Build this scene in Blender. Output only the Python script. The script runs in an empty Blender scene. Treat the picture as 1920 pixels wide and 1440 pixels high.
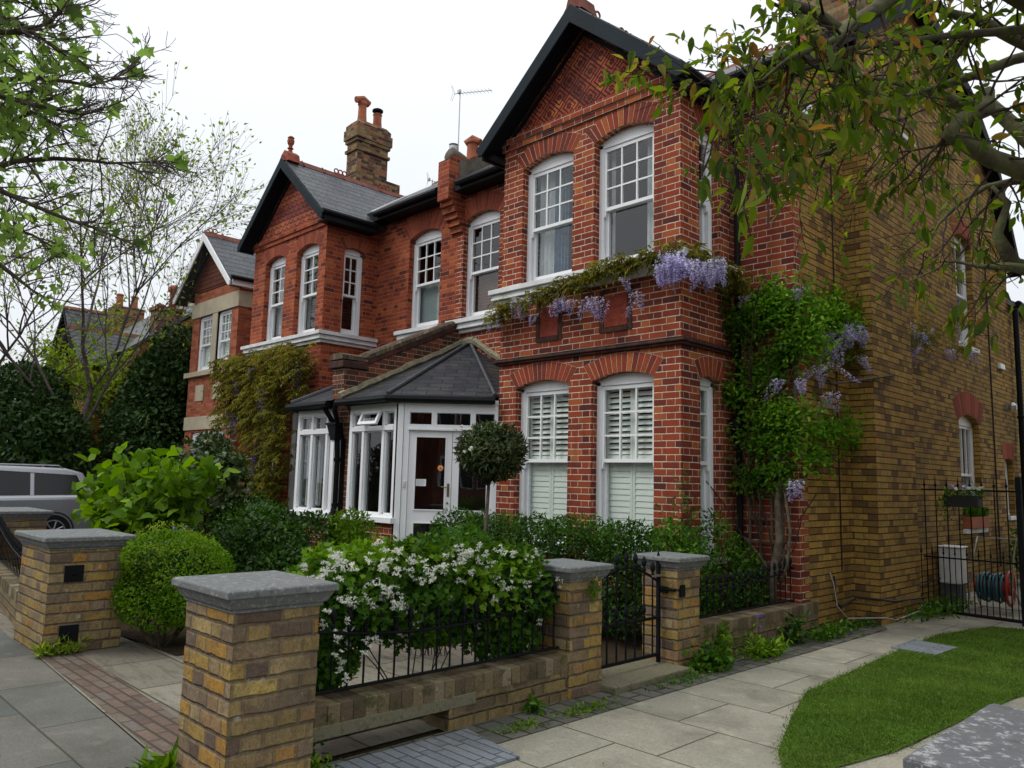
import bpy, math, random
import numpy as np
from mathutils import Vector, Matrix
random.seed(7); RNG = np.random.default_rng(7)
scene = bpy.context.scene
COL = scene.collection
R = math.radians
# ------------------------------------------------------------------ camera
H = 1.55
FPX, YAW, PIT, ROL = 1472.73, R(45.473), R(7.062), R(1.4326)
FW = Vector((-math.sin(YAW)*math.cos(PIT), math.cos(YAW)*math.cos(PIT), math.sin(PIT)))
RT0 = Vector((math.cos(YAW), math.sin(YAW), 0)); UP0 = RT0.cross(FW)
RT = RT0*math.cos(ROL)+UP0*math.sin(ROL); UP = -RT0*math.sin(ROL)+UP0*math.cos(ROL)
cam_d = bpy.data.cameras.new('camera'); cam = bpy.data.objects.new('camera', cam_d); COL.objects.link(cam)
cam_d.sensor_width = 36; cam_d.lens = FPX/1920*36; cam_d.clip_start = .05; cam_d.clip_end = 2000
cam.matrix_world = Matrix(((RT.x, UP.x, -FW.x, 0), (RT.y, UP.y, -FW.y, 0), (RT.z, UP.z, -FW.z, H), (0, 0, 0, 1)))
scene.camera = cam
def ray(x, y): return FW+RT*((x-960)/FPX)-UP*((y-720)/FPX)
def onz(x, y, z=0.):
    d = ray(x, y); t = (z-H)/d.z; return Vector((d.x*t, d.y*t, z))
def ony(x, y, Y):
    d = ray(x, y); t = Y/d.y; return Vector((d.x*t, Y, H+d.z*t))
def dep(x, y, D):
    d = ray(x, y); return Vector((d.x*D, d.y*D, H+d.z*D))
# ------------------------------------------------------------------ light
SUN_EL, SUN_AZ = 48, 215
w = bpy.data.worlds.new('World'); scene.world = w; w.use_nodes = True
nt = w.node_tree; bg = nt.nodes['Background']
sky = nt.nodes.new('ShaderNodeTexSky'); sky.sky_type = 'NISHITA'; sky.sun_disc = False
sky.sun_elevation = R(SUN_EL); sky.sun_rotation = R(SUN_AZ); sky.air_density = 1; sky.dust_density = 6; sky.ozone_density = 1
mx = nt.nodes.new('ShaderNodeMix'); mx.data_type = 'RGBA'; mx.inputs[0].default_value = .90
tc = nt.nodes.new('ShaderNodeTexCoord'); sp = nt.nodes.new('ShaderNodeSeparateXYZ'); nt.links.new(tc.outputs['Generated'], sp.inputs[0])
cr = nt.nodes.new('ShaderNodeValToRGB'); cr.color_ramp.elements[0].position = 0.0; cr.color_ramp.elements[0].color = (.77, .81, .85, 1)
cr.color_ramp.elements[1].position = 1.0; cr.color_ramp.elements[1].color = (1.26, 1.29, 1.33, 1)
cn = nt.nodes.new('ShaderNodeTexNoise'); cn.inputs['Scale'].default_value = 2.2; cn.inputs['Detail'].default_value = 4; nt.links.new(tc.outputs['Generated'], cn.inputs['Vector'])
ma = nt.nodes.new('ShaderNodeMath'); ma.operation = 'MULTIPLY_ADD'; ma.inputs[1].default_value = .5; ma.inputs[2].default_value = -.25; nt.links.new(cn.outputs[0], ma.inputs[0])
mb_ = nt.nodes.new('ShaderNodeMath'); mb_.operation = 'ADD'; nt.links.new(ma.outputs[0], mb_.inputs[0]); nt.links.new(sp.outputs['Z'], mb_.inputs[1]); nt.links.new(mb_.outputs[0], cr.inputs[0])
sc_ = nt.nodes.new('ShaderNodeVectorMath'); sc_.operation = 'SCALE'; sc_.inputs['Scale'].default_value = 10.0   # overcast veil, background strength is 0.1
nt.links.new(cr.outputs[0], sc_.inputs[0]); nt.links.new(sky.outputs[0], mx.inputs[6]); nt.links.new(sc_.outputs[0], mx.inputs[7])
nt.links.new(mx.outputs[2], bg.inputs[0]); bg.inputs[1].default_value = .1
sd = bpy.data.lights.new('sun', 'SUN'); sd.energy = 1.3; sd.angle = R(22); sd.color = (1, .97, .92)
so = bpy.data.objects.new('sun', sd); COL.objects.link(so)
az = R(SUN_AZ); el = R(SUN_EL)
sdir = Vector((math.sin(az)*math.cos(el), math.cos(az)*math.cos(el), math.sin(el)))   # towards the sun
so.rotation_euler = sdir.to_track_quat('Z', 'Y').to_euler()
vs = scene.view_settings; vs.view_transform = 'Standard'; vs.look = 'None'; vs.gamma = 1; vs.exposure = .12; vs.use_curve_mapping = False
scene.cycles.max_bounces = 6; scene.cycles.diffuse_bounces = 3; scene.cycles.glossy_bounces = 3
scene.cycles.transmission_bounces = 4; scene.cycles.transparent_max_bounces = 10
scene.cycles.caustics_reflective = False; scene.cycles.caustics_refractive = False
scene.cycles.use_denoising = True
# ------------------------------------------------------------------ objects
def tag(o, label=None, cat=None, group=None, kind=None):
    if label: o['label'] = label
    if cat: o['category'] = cat
    if group: o['group'] = group
    if kind: o['kind'] = kind
    return o
def empty(name, label, cat, loc=(0, 0, 0), group=None):
    o = bpy.data.objects.new(name, None); COL.objects.link(o); o.location = loc; o.empty_display_size = .2
    return tag(o, label, cat, group)
def adopt(o, parent):
    if parent is not None:
        o.parent = parent
        l = Vector((0, 0, 0)); p = parent
        while p is not None:
            l += p.location; p = p.parent
        o.location = -l
    return o
def copy_tree(o, parent=None, label=None):
    c = o.copy(); COL.objects.link(c)
    if parent: c.parent = parent
    if label: c['label'] = label
    for ch in list(o.children): copy_tree(ch, c)
    return c
def autouv(me):
    n = len(me.polygons); nl = len(me.loops)
    pn = np.empty(n*3, 'f'); me.polygons.foreach_get('normal', pn); pn = pn.reshape(-1, 3)
    lt = np.empty(n, 'i'); me.polygons.foreach_get('loop_total', lt)
    li = np.empty(nl, 'i'); me.loops.foreach_get('vertex_index', li)
    co = np.empty(len(me.vertices)*3, 'f'); me.vertices.foreach_get('co', co); co = co.reshape(-1, 3)
    flat = np.abs(pn[:, 2]) > .98
    t = np.stack([-pn[:, 1], pn[:, 0], np.zeros(n)], 1); ln = np.linalg.norm(t, axis=1); ln[ln == 0] = 1; t /= ln[:, None]
    t[flat] = (1, 0, 0); b = np.cross(pn, t); b[flat] = (0, 1, 0)
    P = co[li]; T = np.repeat(t, lt, 0); B = np.repeat(b, lt, 0)
    uv = np.stack([(P*T).sum(1), (P*B).sum(1)], 1).astype('f')
    l = me.uv_layers.new(name='UVMap'); l.data.foreach_set('uv', uv.ravel())
class MB:
    def __init__(s): s.v = []; s.f = []; s.r = []; s.m = []; s.cur = None; s.mi = 0
    def face(s, pts, rnd=None):
        i = len(s.v); s.v += [tuple(p) for p in pts]; s.f.append(tuple(range(i, i+len(pts))))
        s.r.append(s.cur if s.cur is not None else (rnd if rnd is not None else .5)); s.m.append(s.mi)
    def mesh(s, vs, fs):
        i = len(s.v); s.v += [tuple(p) for p in vs]
        for f in fs:
            s.f.append(tuple(i+k for k in f)); s.r.append(s.cur if s.cur is not None else .5); s.m.append(s.mi)
    def box(s, a, b, F=None):
        x0, y0, z0 = a; x1, y1, z1 = b
        vs = [(x0, y0, z0), (x1, y0, z0), (x1, y1, z0), (x0, y1, z0), (x0, y0, z1), (x1, y0, z1), (x1, y1, z1), (x0, y1, z1)]
        fs = [(3, 2, 1, 0), (4, 5, 6, 7), (0, 1, 5, 4), (1, 2, 6, 5), (2, 3, 7, 6), (3, 0, 4, 7)]
        if F is not None: vs = [F(*p) for p in vs]
        s.mesh(vs, fs)
    def frustum(s, cx, cy, z0, z1, a0, b0, a1, b1):
        vs = [(cx-a0, cy-b0, z0), (cx+a0, cy-b0, z0), (cx+a0, cy+b0, z0), (cx-a0, cy+b0, z0), (cx-a1, cy-b1, z1), (cx+a1, cy-b1, z1), (cx+a1, cy+b1, z1), (cx-a1, cy+b1, z1)]
        s.mesh(vs, [(3, 2, 1, 0), (4, 5, 6, 7), (0, 1, 5, 4), (1, 2, 6, 5), (2, 3, 7, 6), (3, 0, 4, 7)])
    def prism(s, poly, d0, d1, F):
        n = len(poly); vs = [F(u, d0, z) for u, z in poly]+[F(u, d1, z) for u, z in poly]
        fs = [tuple(range(n-1, -1, -1)), tuple(range(n, 2*n))]+[(i, (i+1) % n, n+(i+1) % n, n+i) for i in range(n)]
        s.mesh(vs, fs)
    def tube(s, pts, rad, seg=6, cap=True):
        pts = [Vector(p) for p in pts]; n = len(pts)
        if not hasattr(rad, '__len__'): rad = [rad]*n
        vs = []; ref = None
        for i, p in enumerate(pts):
            t = (pts[min(i+1, n-1)]-pts[max(i-1, 0)])
            t = t.normalized() if t.length > 1e-9 else Vector((0, 0, 1))
            if ref is None: ref = t.orthogonal().normalized()
            ref = (ref-t*ref.dot(t)); ref = ref.normalized() if ref.length > 1e-6 else t.orthogonal().normalized()
            b = t.cross(ref)
            for k in range(seg):
                a = 2*math.pi*k/seg; vs.append(p+(ref*math.cos(a)+b*math.sin(a))*rad[i])
        fs = [(i*seg+k, i*seg+(k+1) % seg, (i+1)*seg+(k+1) % seg, (i+1)*seg+k) for i in range(n-1) for k in range(seg)]
        if cap: fs += [tuple(range(seg-1, -1, -1)), tuple(range((n-1)*seg, n*seg))]
        s.mesh(vs, fs)
    def lathe(s, c, prof, seg=16, ax=None):
        c = Vector(c); vs = []
        for r, z in prof:
            for k in range(seg):
                a = 2*math.pi*k/seg; q = Vector((r*math.cos(a), r*math.sin(a), z))
                if ax is not None: q = ax @ q
                vs.append(c+q)
        n = len(prof)
        fs = [(i*seg+k, i*seg+(k+1) % seg, (i+1)*seg+(k+1) % seg, (i+1)*seg+k) for i in range(n-1) for k in range(seg)]
        fs += [tuple(range(seg-1, -1, -1)), tuple(range((n-1)*seg, n*seg))]
        s.mesh(vs, fs)
    def build(s, name, mat, parent=None, smooth=False, bevel=0, label=None, fixn=False):
        me = bpy.data.meshes.new(name); me.from_pydata(s.v, [], s.f)
        mats = mat if isinstance(mat, (list, tuple)) else [mat]
        for m in mats: me.materials.append(m)
        if len(mats) > 1: me.polygons.foreach_set('material_index', s.m)
        if fixn:
            import bmesh
            bm = bmesh.new(); bm.from_mesh(me); bmesh.ops.recalc_face_normals(bm, faces=bm.faces); bm.to_mesh(me); bm.free()
        at = me.attributes.new('rnd', 'FLOAT', 'FACE'); at.data.foreach_set('value', np.array(s.r, 'f'))
        me.update(); autouv(me)
        if smooth: me.polygons.foreach_set('use_smooth', [True]*len(me.polygons))
        o = bpy.data.objects.new(name, me); COL.objects.link(o)
        if bevel:
            b = o.modifiers.new('b', 'BEVEL'); b.width = bevel; b.segments = 2; b.limit_method = 'ANGLE'; b.angle_limit = R(40)
        if label: o['label'] = label
        return adopt(o, parent)
def frame(O, U):
    """local (u, d, z): u along the wall, d outwards, z up"""
    O = Vector(O); U = Vector(U).normalized(); N = U.cross(Vector((0, 0, 1)))
    return lambda u, d, z: O+U*u+N*d+Vector((0, 0, z))
def part(name, mat, parent, fn, **k):
    b = MB(); fn(b); return b.build(name, mat, parent, **k)
# ------------------------------------------------------------------ materials
class NT:
    def __init__(s, name):
        s.mat = bpy.data.materials.new(name); s.mat.use_nodes = True; s.t = s.mat.node_tree
        s.b = s.t.nodes['Principled BSDF']; s.out = s.t.nodes['Material Output']
    def n(s, ty, **k):
        x = s.t.nodes.new(ty)
        for a, v in k.items(): setattr(x, a, v)
        return x
    def put(s, sock, v):
        if isinstance(v, bpy.types.NodeSocket): s.t.links.new(v, sock)
        elif isinstance(v, (tuple, list)) and len(v) == 3 and sock.type == 'RGBA': sock.default_value = (*v, 1)
        else: sock.default_value = v
    def m(s, op, a, b=None, c=None, clamp=False):
        x = s.n('ShaderNodeMath', operation=op, use_clamp=clamp); s.put(x.inputs[0], a)
        if b is not None: s.put(x.inputs[1], b)
        if c is not None: s.put(x.inputs[2], c)
        return x.outputs[0]
    def mix(s, f, a, b, mode='MIX'):
        x = s.n('ShaderNodeMix', data_type='RGBA', blend_type=mode); s.put(x.inputs[0], f); s.put(x.inputs[6], a); s.put(x.inputs[7], b); return x.outputs[2]
    def noise(s, scale, detail=3, vec=None, rough=.55, dim='3D', out=0):
        x = s.n('ShaderNodeTexNoise', noise_dimensions=dim); s.put(x.inputs['Scale'], scale); x.inputs['Detail'].default_value = detail; x.inputs['Roughness'].default_value = rough
        if vec is not None: s.put(x.inputs['Vector'], vec)
        return x.outputs[out]
    def ramp(s, f, stops, interp='LINEAR'):
        x = s.n('ShaderNodeValToRGB'); r = x.color_ramp; r.interpolation = interp
        while len(r.elements) < len(stops): r.elements.new(1)
        for e, (p, c) in zip(r.elements, stops):
            e.position = p; e.color = (*c, 1) if len(c) == 3 else c
        s.put(x.inputs[0], f); return x.outputs[0]
    def mr(s, v, a, b, c=0., d=1., kind='SMOOTHSTEP'):
        x = s.n('ShaderNodeMapRange', interpolation_type=kind); s.put(x.inputs[0], v); s.put(x.inputs[1], a); s.put(x.inputs[2], b); s.put(x.inputs[3], c); s.put(x.inputs[4], d); return x.outputs[0]
    def comb(s, x, y, z=0.):
        c = s.n('ShaderNodeCombineXYZ'); s.put(c.inputs[0], x); s.put(c.inputs[1], y); s.put(c.inputs[2], z); return c.outputs[0]
    def uv(s):
        u = s.n('ShaderNodeUVMap'); u.uv_map = 'UVMap'; p = s.n('ShaderNodeSeparateXYZ'); s.put(p.inputs[0], u.outputs[0]); return p.outputs[0], p.outputs[1]
    def pos(s):
        g = s.n('ShaderNodeNewGeometry'); return g.outputs['Position']
    def attr(s, name='rnd'):
        a = s.n('ShaderNodeAttribute'); a.attribute_name = name; return a.outputs['Fac']
    def wn(s, vec, out=0):
        x = s.n('ShaderNodeTexWhiteNoise', noise_dimensions='3D'); s.put(x.inputs['Vector'], vec); return x.outputs[out]
    def bump(s, h, dist=.005, strength=1.):
        x = s.n('ShaderNodeBump'); x.inputs['Distance'].default_value = dist; x.inputs['Strength'].default_value = strength; s.put(x.inputs['Height'], h); s.t.links.new(x.outputs[0], s.b.inputs['Normal'])
    def set(s, color=None, rough=None, spec=None, metal=None, **k):
        if color is not None: s.put(s.b.inputs['Base Color'], color)
        if rough is not None: s.put(s.b.inputs['Roughness'], rough)
        if spec is not None: s.put(s.b.inputs['Specular IOR Level'], spec)
        if metal is not None: s.put(s.b.inputs['Metallic'], metal)
        for a, v in k.items(): s.put(s.b.inputs[a], v)
        return s.mat
def cells(N, S, Hd, h, shift=None, wob=.004, wsc=9., offv=0.):
    """running or Flemish bond. S stretcher, Hd header (0 = none), h course. returns edge distance, id vector, fv, row"""
    u, v = N.uv(); P = S+Hd; shift = P*.5 if shift is None else shift
    nz = N.n('ShaderNodeSeparateColor'); N.put(nz.inputs[0], N.noise(wsc, 2, N.comb(u, v), out=1))
    u = N.m('ADD', u, N.m('MULTIPLY', N.m('SUBTRACT', nz.outputs[0], .5), wob*2)); v = N.m('ADD', v, N.m('ADD', offv, N.m('MULTIPLY', N.m('SUBTRACT', nz.outputs[1], .5), wob*2)))
    row = N.m('FLOOR', N.m('DIVIDE', v, h)); fv = N.m('SUBTRACT', v, N.m('MULTIPLY', row, h))
    odd = N.m('ABSOLUTE', N.m('MODULO', row, 2.)); us = N.m('ADD', u, N.m('MULTIPLY', odd, shift))
    k = N.m('FLOOR', N.m('DIVIDE', us, P)); t = N.m('SUBTRACT', us, N.m('MULTIPLY', k, P))
    if Hd:
        ih = N.m('GREATER_THAN', t, S); t2 = N.m('SUBTRACT', t, N.m('MULTIPLY', ih, S)); wd = N.m('SUBTRACT', S, N.m('MULTIPLY', ih, S-Hd)); kid = N.m('ADD', N.m('MULTIPLY', k, 2.), ih)
    else: t2 = t; wd = S; kid = k
    d = N.m('MINIMUM', N.m('MINIMUM', t2, N.m('SUBTRACT', wd, t2)), N.m('MINIMUM', fv, N.m('SUBTRACT', h, fv)))
    return d, N.comb(kid, row, 3.3), fv, row, (u, v)
def brick_mat(name, pal, mortar, mw=.005, S=.225, Hd=.1125, h=.075, wob=.003, soft=.0025, stain=.35, staincol=(.05, .04, .03), bump=.006, inner=.35, stsc=.7, stlo=.5, eff=0., vj=.85, vs=.85):
    N = NT(name); d, idv, fv, row, (u, v) = cells(N, S, Hd, h, wob=wob)
    dh = N.m('MINIMUM', fv, N.m('SUBTRACT', h, fv)); mask = N.m('MULTIPLY', N.mr(dh, mw-soft, mw+soft), N.mr(d, (mw-soft)*vj, (mw+soft)*vj, 1-vs, 1.))
    r = N.wn(idv); col = N.ramp(r, pal, 'LINEAR')
    p = N.pos()
    n1 = N.noise(38, 4, p); n2 = N.noise(stsc, 4, p, .6); n3 = N.noise(140, 2, p)
    col = N.mix(N.m('MULTIPLY', N.mr(n1, .35, .75), inner), col, N.mix(.5, col, (.30, .22, .15), 'OVERLAY'))
    hs = N.n('ShaderNodeHueSaturation')
    hs.inputs['Saturation'].default_value = 1; N.put(hs.inputs['Value'], N.mr(N.noise(90, 3, p), .25, .75, .75, 1.25)); N.put(hs.inputs['Color'], col); col = hs.outputs[0]
    mcol = N.mix(N.mr(n1, .3, .7), mortar, tuple(c*.65 for c in mortar))
    col = N.mix(mask, mcol, col)
    col = N.mix(N.m('MULTIPLY', N.mr(n2, stlo, .85), stain), col, staincol)
    mpp = N.n('ShaderNodeMapping'); N.put(mpp.inputs['Vector'], p); mpp.inputs['Scale'].default_value = (4, 4, .45); col = N.mix(N.m('MULTIPLY', N.mr(N.noise(1., 5, mpp.outputs[0], .7), .50, .72), .35), col, tuple(c*.5 for c in pal[1][1]))
    if inner > .9:
        n4 = N.noise(17, 5, p, .7); col = N.mix(N.m('MULTIPLY', N.mr(n4, .50, .66), .55), col, (.13, .095, .07)); n5 = N.noise(70, 4, p, .7); col = N.mix(N.m('MULTIPLY', N.mr(n5, .60, .68), .5), col, (.045, .032, .024))
    if eff: col = N.mix(N.m('MULTIPLY', N.mr(N.noise(9, 6, p, .75), .62, .68), eff), col, (.38, .35, .31))
    hgt = N.m('ADD', mask, N.m('MULTIPLY', n3, .25)); hgt = N.m('ADD', hgt, N.m('MULTIPLY', r, .25))
    N.bump(hgt, bump); return N.set(col, .88, .25)
RED = [(0, (.085, .022, .020)), (.14, (.16, .032, .021)), (.36, (.24, .042, .020)), (.62, (.31, .055, .022)), (.84, (.28, .060, .024)), (.95, (.37, .095, .030)), (1, (.43, .125, .036))]
M = {}
M['red'] = brick_mat('red brick with pale pointing', RED, (.74, .61, .46), mw=.0052, stain=.6, staincol=(.075, .026, .020), stsc=.9, stlo=.45)
M['red_b'] = brick_mat('orange red brick with thin pointing', [(0, (.10, .022, .018)), (.3, (.26, .050, .024)), (.7, (.34, .072, .028)), (1, (.42, .11, .04))], (.46, .24, .15), mw=.0046, stain=.3, staincol=(.12, .04, .03))
M['red_c'] = brick_mat('soft orange brick', [(0, (.24, .065, .035)), (.5, (.35, .10, .05)), (1, (.44, .15, .08))], (.40, .20, .13), mw=.003, stain=.2)
M['stock'] = brick_mat('yellow stock brick', [(0, (.12, .07, .03)), (.18, (.26, .155, .042)), (.5, (.40, .255, .058)), (.85, (.47, .31, .075)), (1, (.42, .22, .05))], (.060, .036, .013), mw=.0055, stain=.6, staincol=(.085, .055, .026), inner=1., vs=.45, bump=.014, stsc=.8, stlo=.42)
M['garden'] = brick_mat('weathered yellow garden brick', [(0, (.13, .09, .075)), (.2, (.24, .18, .12)), (.45, (.33, .245, .11)), (.68, (.38, .265, .075)), (.82, (.42, .22, .04)), (.92, (.30, .235, .17)), (1, (.50, .38, .12))], (.235, .185, .115), mw=.0085, S=.235, Hd=.118, h=.084, wob=.011, soft=.006, stain=.9, staincol=(.10, .078, .05), bump=.009, inner=1., stsc=3.4, stlo=.38, eff=.9, vs=.75)
M['garden_low'] = brick_mat('mossy brown garden brick', [(0, (.12, .09, .06)), (.3, (.20, .15, .085)), (.6, (.26, .19, .085)), (.85, (.31, .23, .10)), (1, (.15, .11, .09))], (.19, .155, .09), mw=.008, S=.235, Hd=.118, h=.084, wob=.010, soft=.006, stain=.8, staincol=(.045, .050, .018), bump=.014, inner=1., stsc=2.6, stlo=.36, eff=.35)
M['edge_brick'] = brick_mat('mossy brick on edge', [(0, (.07, .05, .045)), (.5, (.12, .09, .06)), (1, (.20, .15, .10))], (.085, .075, .05), mw=.006, S=.083, Hd=0, h=.4, wob=.006, soft=.004, stain=.6, staincol=(.06, .07, .025), bump=.012, inner=.8, stsc=3)
M['fin'] = brick_mat('dark party wall brick with pale joints', [(0, (.05, .025, .02)), (.4, (.12, .045, .028)), (.8, (.22, .06, .03)), (1, (.28, .09, .04))], (.42, .36, .28), mw=.005, stain=.5, staincol=(.04, .025, .02))
M['chim'] = brick_mat('sooty mixed chimney brick', [(0, (.05, .025, .022)), (.3, (.13, .05, .035)), (.55, (.20, .13, .05)), (.8, (.28, .21, .10)), (1, (.33, .09, .05))], (.22, .19, .14), mw=.005, stain=.6, staincol=(.20, .18, .09), inner=.5, stsc=1.5)
def voussoir_mat(name, pal):
    N = NT(name); r = N.attr(); col = N.ramp(r, pal); p = N.pos()
    hs = N.n('ShaderNodeHueSaturation'); N.put(hs.inputs['Value'], N.mr(N.noise(60, 4, p), .25, .75, .75, 1.2)); N.put(hs.inputs['Color'], col)
    N.bump(N.noise(140, 2, p), .002); return N.set(hs.outputs[0], .88, .25)
M['vous'] = voussoir_mat('gauged arch brick', RED[1:]); M['vous_b'] = voussoir_mat('orange arch brick', [(0, (.2, .045, .028)), (.5, (.28, .062, .033)), (1, (.36, .09, .045))])
def flat(name, col, rough=.6, spec=.4, var=.25, sc=6., b=0., metal=0., bsc=60.):
    N = NT(name); p = N.pos(); c2 = tuple(c*(1-var) for c in col)
    c = N.mix(N.mr(N.noise(sc, 5, p), .3, .7), col, c2)
    if b: N.bump(N.noise(bsc, 3, p), b)
    return N.set(c, rough, spec, metal)
M['mortar'] = flat('pale lime mortar', (.58, .47, .35), .9, .2, .25, 30, .002); M['mortar_b'] = flat('pinkish mortar', (.36, .19, .12), .9, .2, .25, 30)
M['white'] = flat('white gloss paint', (.86, .88, .90), .42, .4, .05, 3.)
M['whitec'] = flat('cream shutter paint', (.84, .87, .83), .5, .4, .04, 3.)
M['stucco'] = flat('white painted sill moulding', (.74, .76, .77), .55, .35, .2, 5., .002)
M['black'] = flat('black gloss gutter paint', (.009, .010, .012), .5, .12, .3, 4.)
M['soffit'] = flat('black soffit paint', (.010, .012, .015), .7, .1, .3, 3.)
M['barge'] = flat('dark blue grey bargeboard paint', (.012, .021, .029), .6, .10, .25, 3., .002, bsc=25)
M['iron'] = flat('black wrought iron', (.008, .009, .012), .6, .12, .3, 8., .001)
M['terra'] = flat('red terracotta', (.33, .085, .045), .75, .3, .35, 9., .003)
M['terra_d'] = flat('weathered terracotta ridge', (.23, .075, .05), .8, .3, .5, 5., .004)
M['potmat'] = flat('orange clay pot', (.42, .13, .065), .75, .3, .35, 5., .002)
M['brass'] = flat('tarnished brass', (.32, .22, .09), .35, .5, .3, 20., 0, .8)
M['lead'] = flat('grey lead flashing', (.085, .09, .10), .6, .25, .3, 8., .003)
M['cream'] = flat('lichened cream mortar fillet', (.36, .33, .22), .9, .2, .45, 12., .012)
M['render'] = flat('stained grey brown render', (.17, .145, .115), .9, .2, .4, 5., .008)
M['stone'] = flat('pale cream stone', (.50, .44, .32), .8, .25, .2, 4., .003)
M['dark'] = flat('interior shade black', (.022, .016, .015), .9, .2, .2, 2.)  # near black colour stands in for shade inside rooms and porches
M['steel'] = flat('galvanised steel', (.45, .46, .47), .35, .5, .2, 9., 0, .8)
M['wire'] = flat('grey black cable', (.03, .025, .03), .6, .3, .3); M['wirew'] = flat('dirty white cable', (.5, .48, .44), .6, .3, .3)
M['wood'] = flat('weathered timber', (.16, .12, .08), .85, .2, .4, 12., .003); M['slatw'] = flat('brown stained timber blind', (.13, .055, .03), .6, .3, .3, 8.)
M['hang'] = flat('dark red brown hanging boards', (.13, .04, .025), .75, .25, .3, 5., .004)
N = NT('dark moulded string course'); p = N.pos(); N.bump(N.noise(50, 4, p), .006); M['string'] = N.set(N.mix(N.mr(N.noise(9, 4, p), .4, .7), (.045, .030, .026), (.12, .045, .035)), .9, .2)
# carved terracotta panel
N = NT('embossed terracotta panel'); u, v = N.uv()
vo = N.n('ShaderNodeTexVoronoi', feature='SMOOTH_F1'); vo.inputs['Scale'].default_value = 14; N.put(vo.inputs['Vector'], N.comb(u, v)); N.bump(N.m('ADD', vo.outputs[0], N.m('MULTIPLY', N.noise(30, 3, N.comb(u, v)), .6)), .03)
M['panel'] = N.set(N.mix(N.mr(N.noise(12, 4, N.pos()), .3, .7), (.30, .055, .03), (.22, .045, .03)), .8, .25)
# slate
def slate(name, c0, c1, h=.20, S=.30, rough=.42, lines=.006, hl=.020):
    N = NT(name); d, idv, fv, row, uvp = cells(N, S, 0, h, wob=.002)
    r = N.wn(idv); col = N.ramp(r, [(0, c0), (.5, tuple((a+b)/2 for a, b in zip(c0, c1))), (1, c1)])
    p = N.pos(); col = N.mix(N.m('MULTIPLY', N.mr(N.noise(3, 5, p), .4, .75), .4), col, (.10, .10, .075))
    gap = N.mr(d, lines*.4, lines); edge = N.mr(fv, hl*.4, hl)
    col = N.mix(N.m('MULTIPLY', gap, edge), (.008, .009, .012), col)
    hgt = N.m('ADD', N.m('MULTIPLY', N.m('MULTIPLY', gap, edge), .6), N.m('ADD', N.m('MULTIPLY', N.m('DIVIDE', fv, h), -1.), N.m('MULTIPLY', N.noise(70, 3, p), .15)))
    N.bump(hgt, .009); return N.set(col, N.mr(N.noise(20, 3, p), .3, .7, rough-.06, rough+.14), .35)
M['slate'] = slate('blue grey slate', (.036, .043, .054), (.070, .080, .096), h=.21, hl=.030); M['slate_d'] = slate('dark riven slate', (.014, .017, .024), (.034, .038, .050), S=.33, h=.155, rough=.5, lines=.008, hl=.018)
# fish scale tile hanging
N = NT('scalloped tile hanging'); u, v = N.uv(); hh, ww = .10, .16
row = N.m('FLOOR', N.m('DIVIDE', v, hh)); fv = N.m('DIVIDE', N.m('SUBTRACT', v, N.m('MULTIPLY', row, hh)), hh); us = N.m('ADD', u, N.m('MULTIPLY', N.m('ABSOLUTE', N.m('MODULO', row, 2.)), ww/2)); k = N.m('FLOOR', N.m('DIVIDE', us, ww)); fu = N.m('SUBTRACT', N.m('DIVIDE', us, ww), k)
arc = N.m('MULTIPLY', N.m('POWER', N.m('ABSOLUTE', N.m('MULTIPLY', N.m('SUBTRACT', fu, .5), 2.)), 2.), .55); dd = N.m('SUBTRACT', fv, arc)
band = N.m('GREATER_THAN', N.m('MODULO', N.m('ADD', N.m('ABSOLUTE', row), 1.), 5.), 2.5); r = N.wn(N.comb(k, row))
col = N.mix(band, N.ramp(r, [(0, (.12, .03, .025)), (1, (.24, .05, .03))]), N.ramp(r, [(0, (.24, .055, .03)), (1, (.42, .12, .05))]))
lin = N.m('MULTIPLY', N.mr(N.m('ABSOLUTE', dd), .03, .14), 1.); col = N.mix(lin, (.03, .01, .01), col); N.bump(N.m('ADD', lin, N.m('MULTIPLY', N.mr(dd, 0., 1.), -.6)), .012); M['scale'] = N.set(col, .8, .25)
# diamond patterned tiles
N = NT('diamond ribbed tiles'); u, v = N.uv(); W2, H2 = .34, .34
def tri(x, w_): return N.m('MULTIPLY', N.m('ABSOLUTE', N.m('SUBTRACT', N.m('FRACT', N.m('DIVIDE', x, w_)), .5)), 2.)
a = tri(u, W2); b = tri(v, H2); dm = N.m('MULTIPLY', N.m('ADD', a, b), .5); st = N.m('FRACT', N.m('MULTIPLY', dm, 5.)); gr = N.mr(N.m('ABSOLUTE', N.m('SUBTRACT', st, .5)),   .06, .22)
cx = N.m('ADD', N.m('DIVIDE', u, W2), N.m('DIVIDE', v, H2)); cy = N.m('SUBTRACT', N.m('DIVIDE', u, W2), N.m('DIVIDE', v, H2)); gx = tri(N.m('MULTIPLY', cx, W2), W2/2); gy = tri(N.m('MULTIPLY', cy, W2), W2/2)
r = N.wn(N.comb(N.m('FLOOR', N.m('MULTIPLY', cx, 2.)), N.m('FLOOR', N.m('MULTIPLY', cy, 2.)))); col = N.ramp(r, [(0, (.15, .035, .025)), (.4, (.28, .055, .03)), (.8, (.34, .075, .035)), (1, (.46, .13, .045))])
g2 = N.m('MULTIPLY', N.mr(N.m('SUBTRACT', 1., N.m('MAXIMUM', gx, gy)), .02, .09), gr)
col = N.mix(g2, (.035, .010, .008), col); col = N.mix(N.m('MULTIPLY', N.mr(N.noise(1.4, 3, N.pos()), .5, .7), .5), col, (.07, .02, .02)); N.bump(g2, .014); M['diamond'] = N.set(col, .82, .25)
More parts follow.
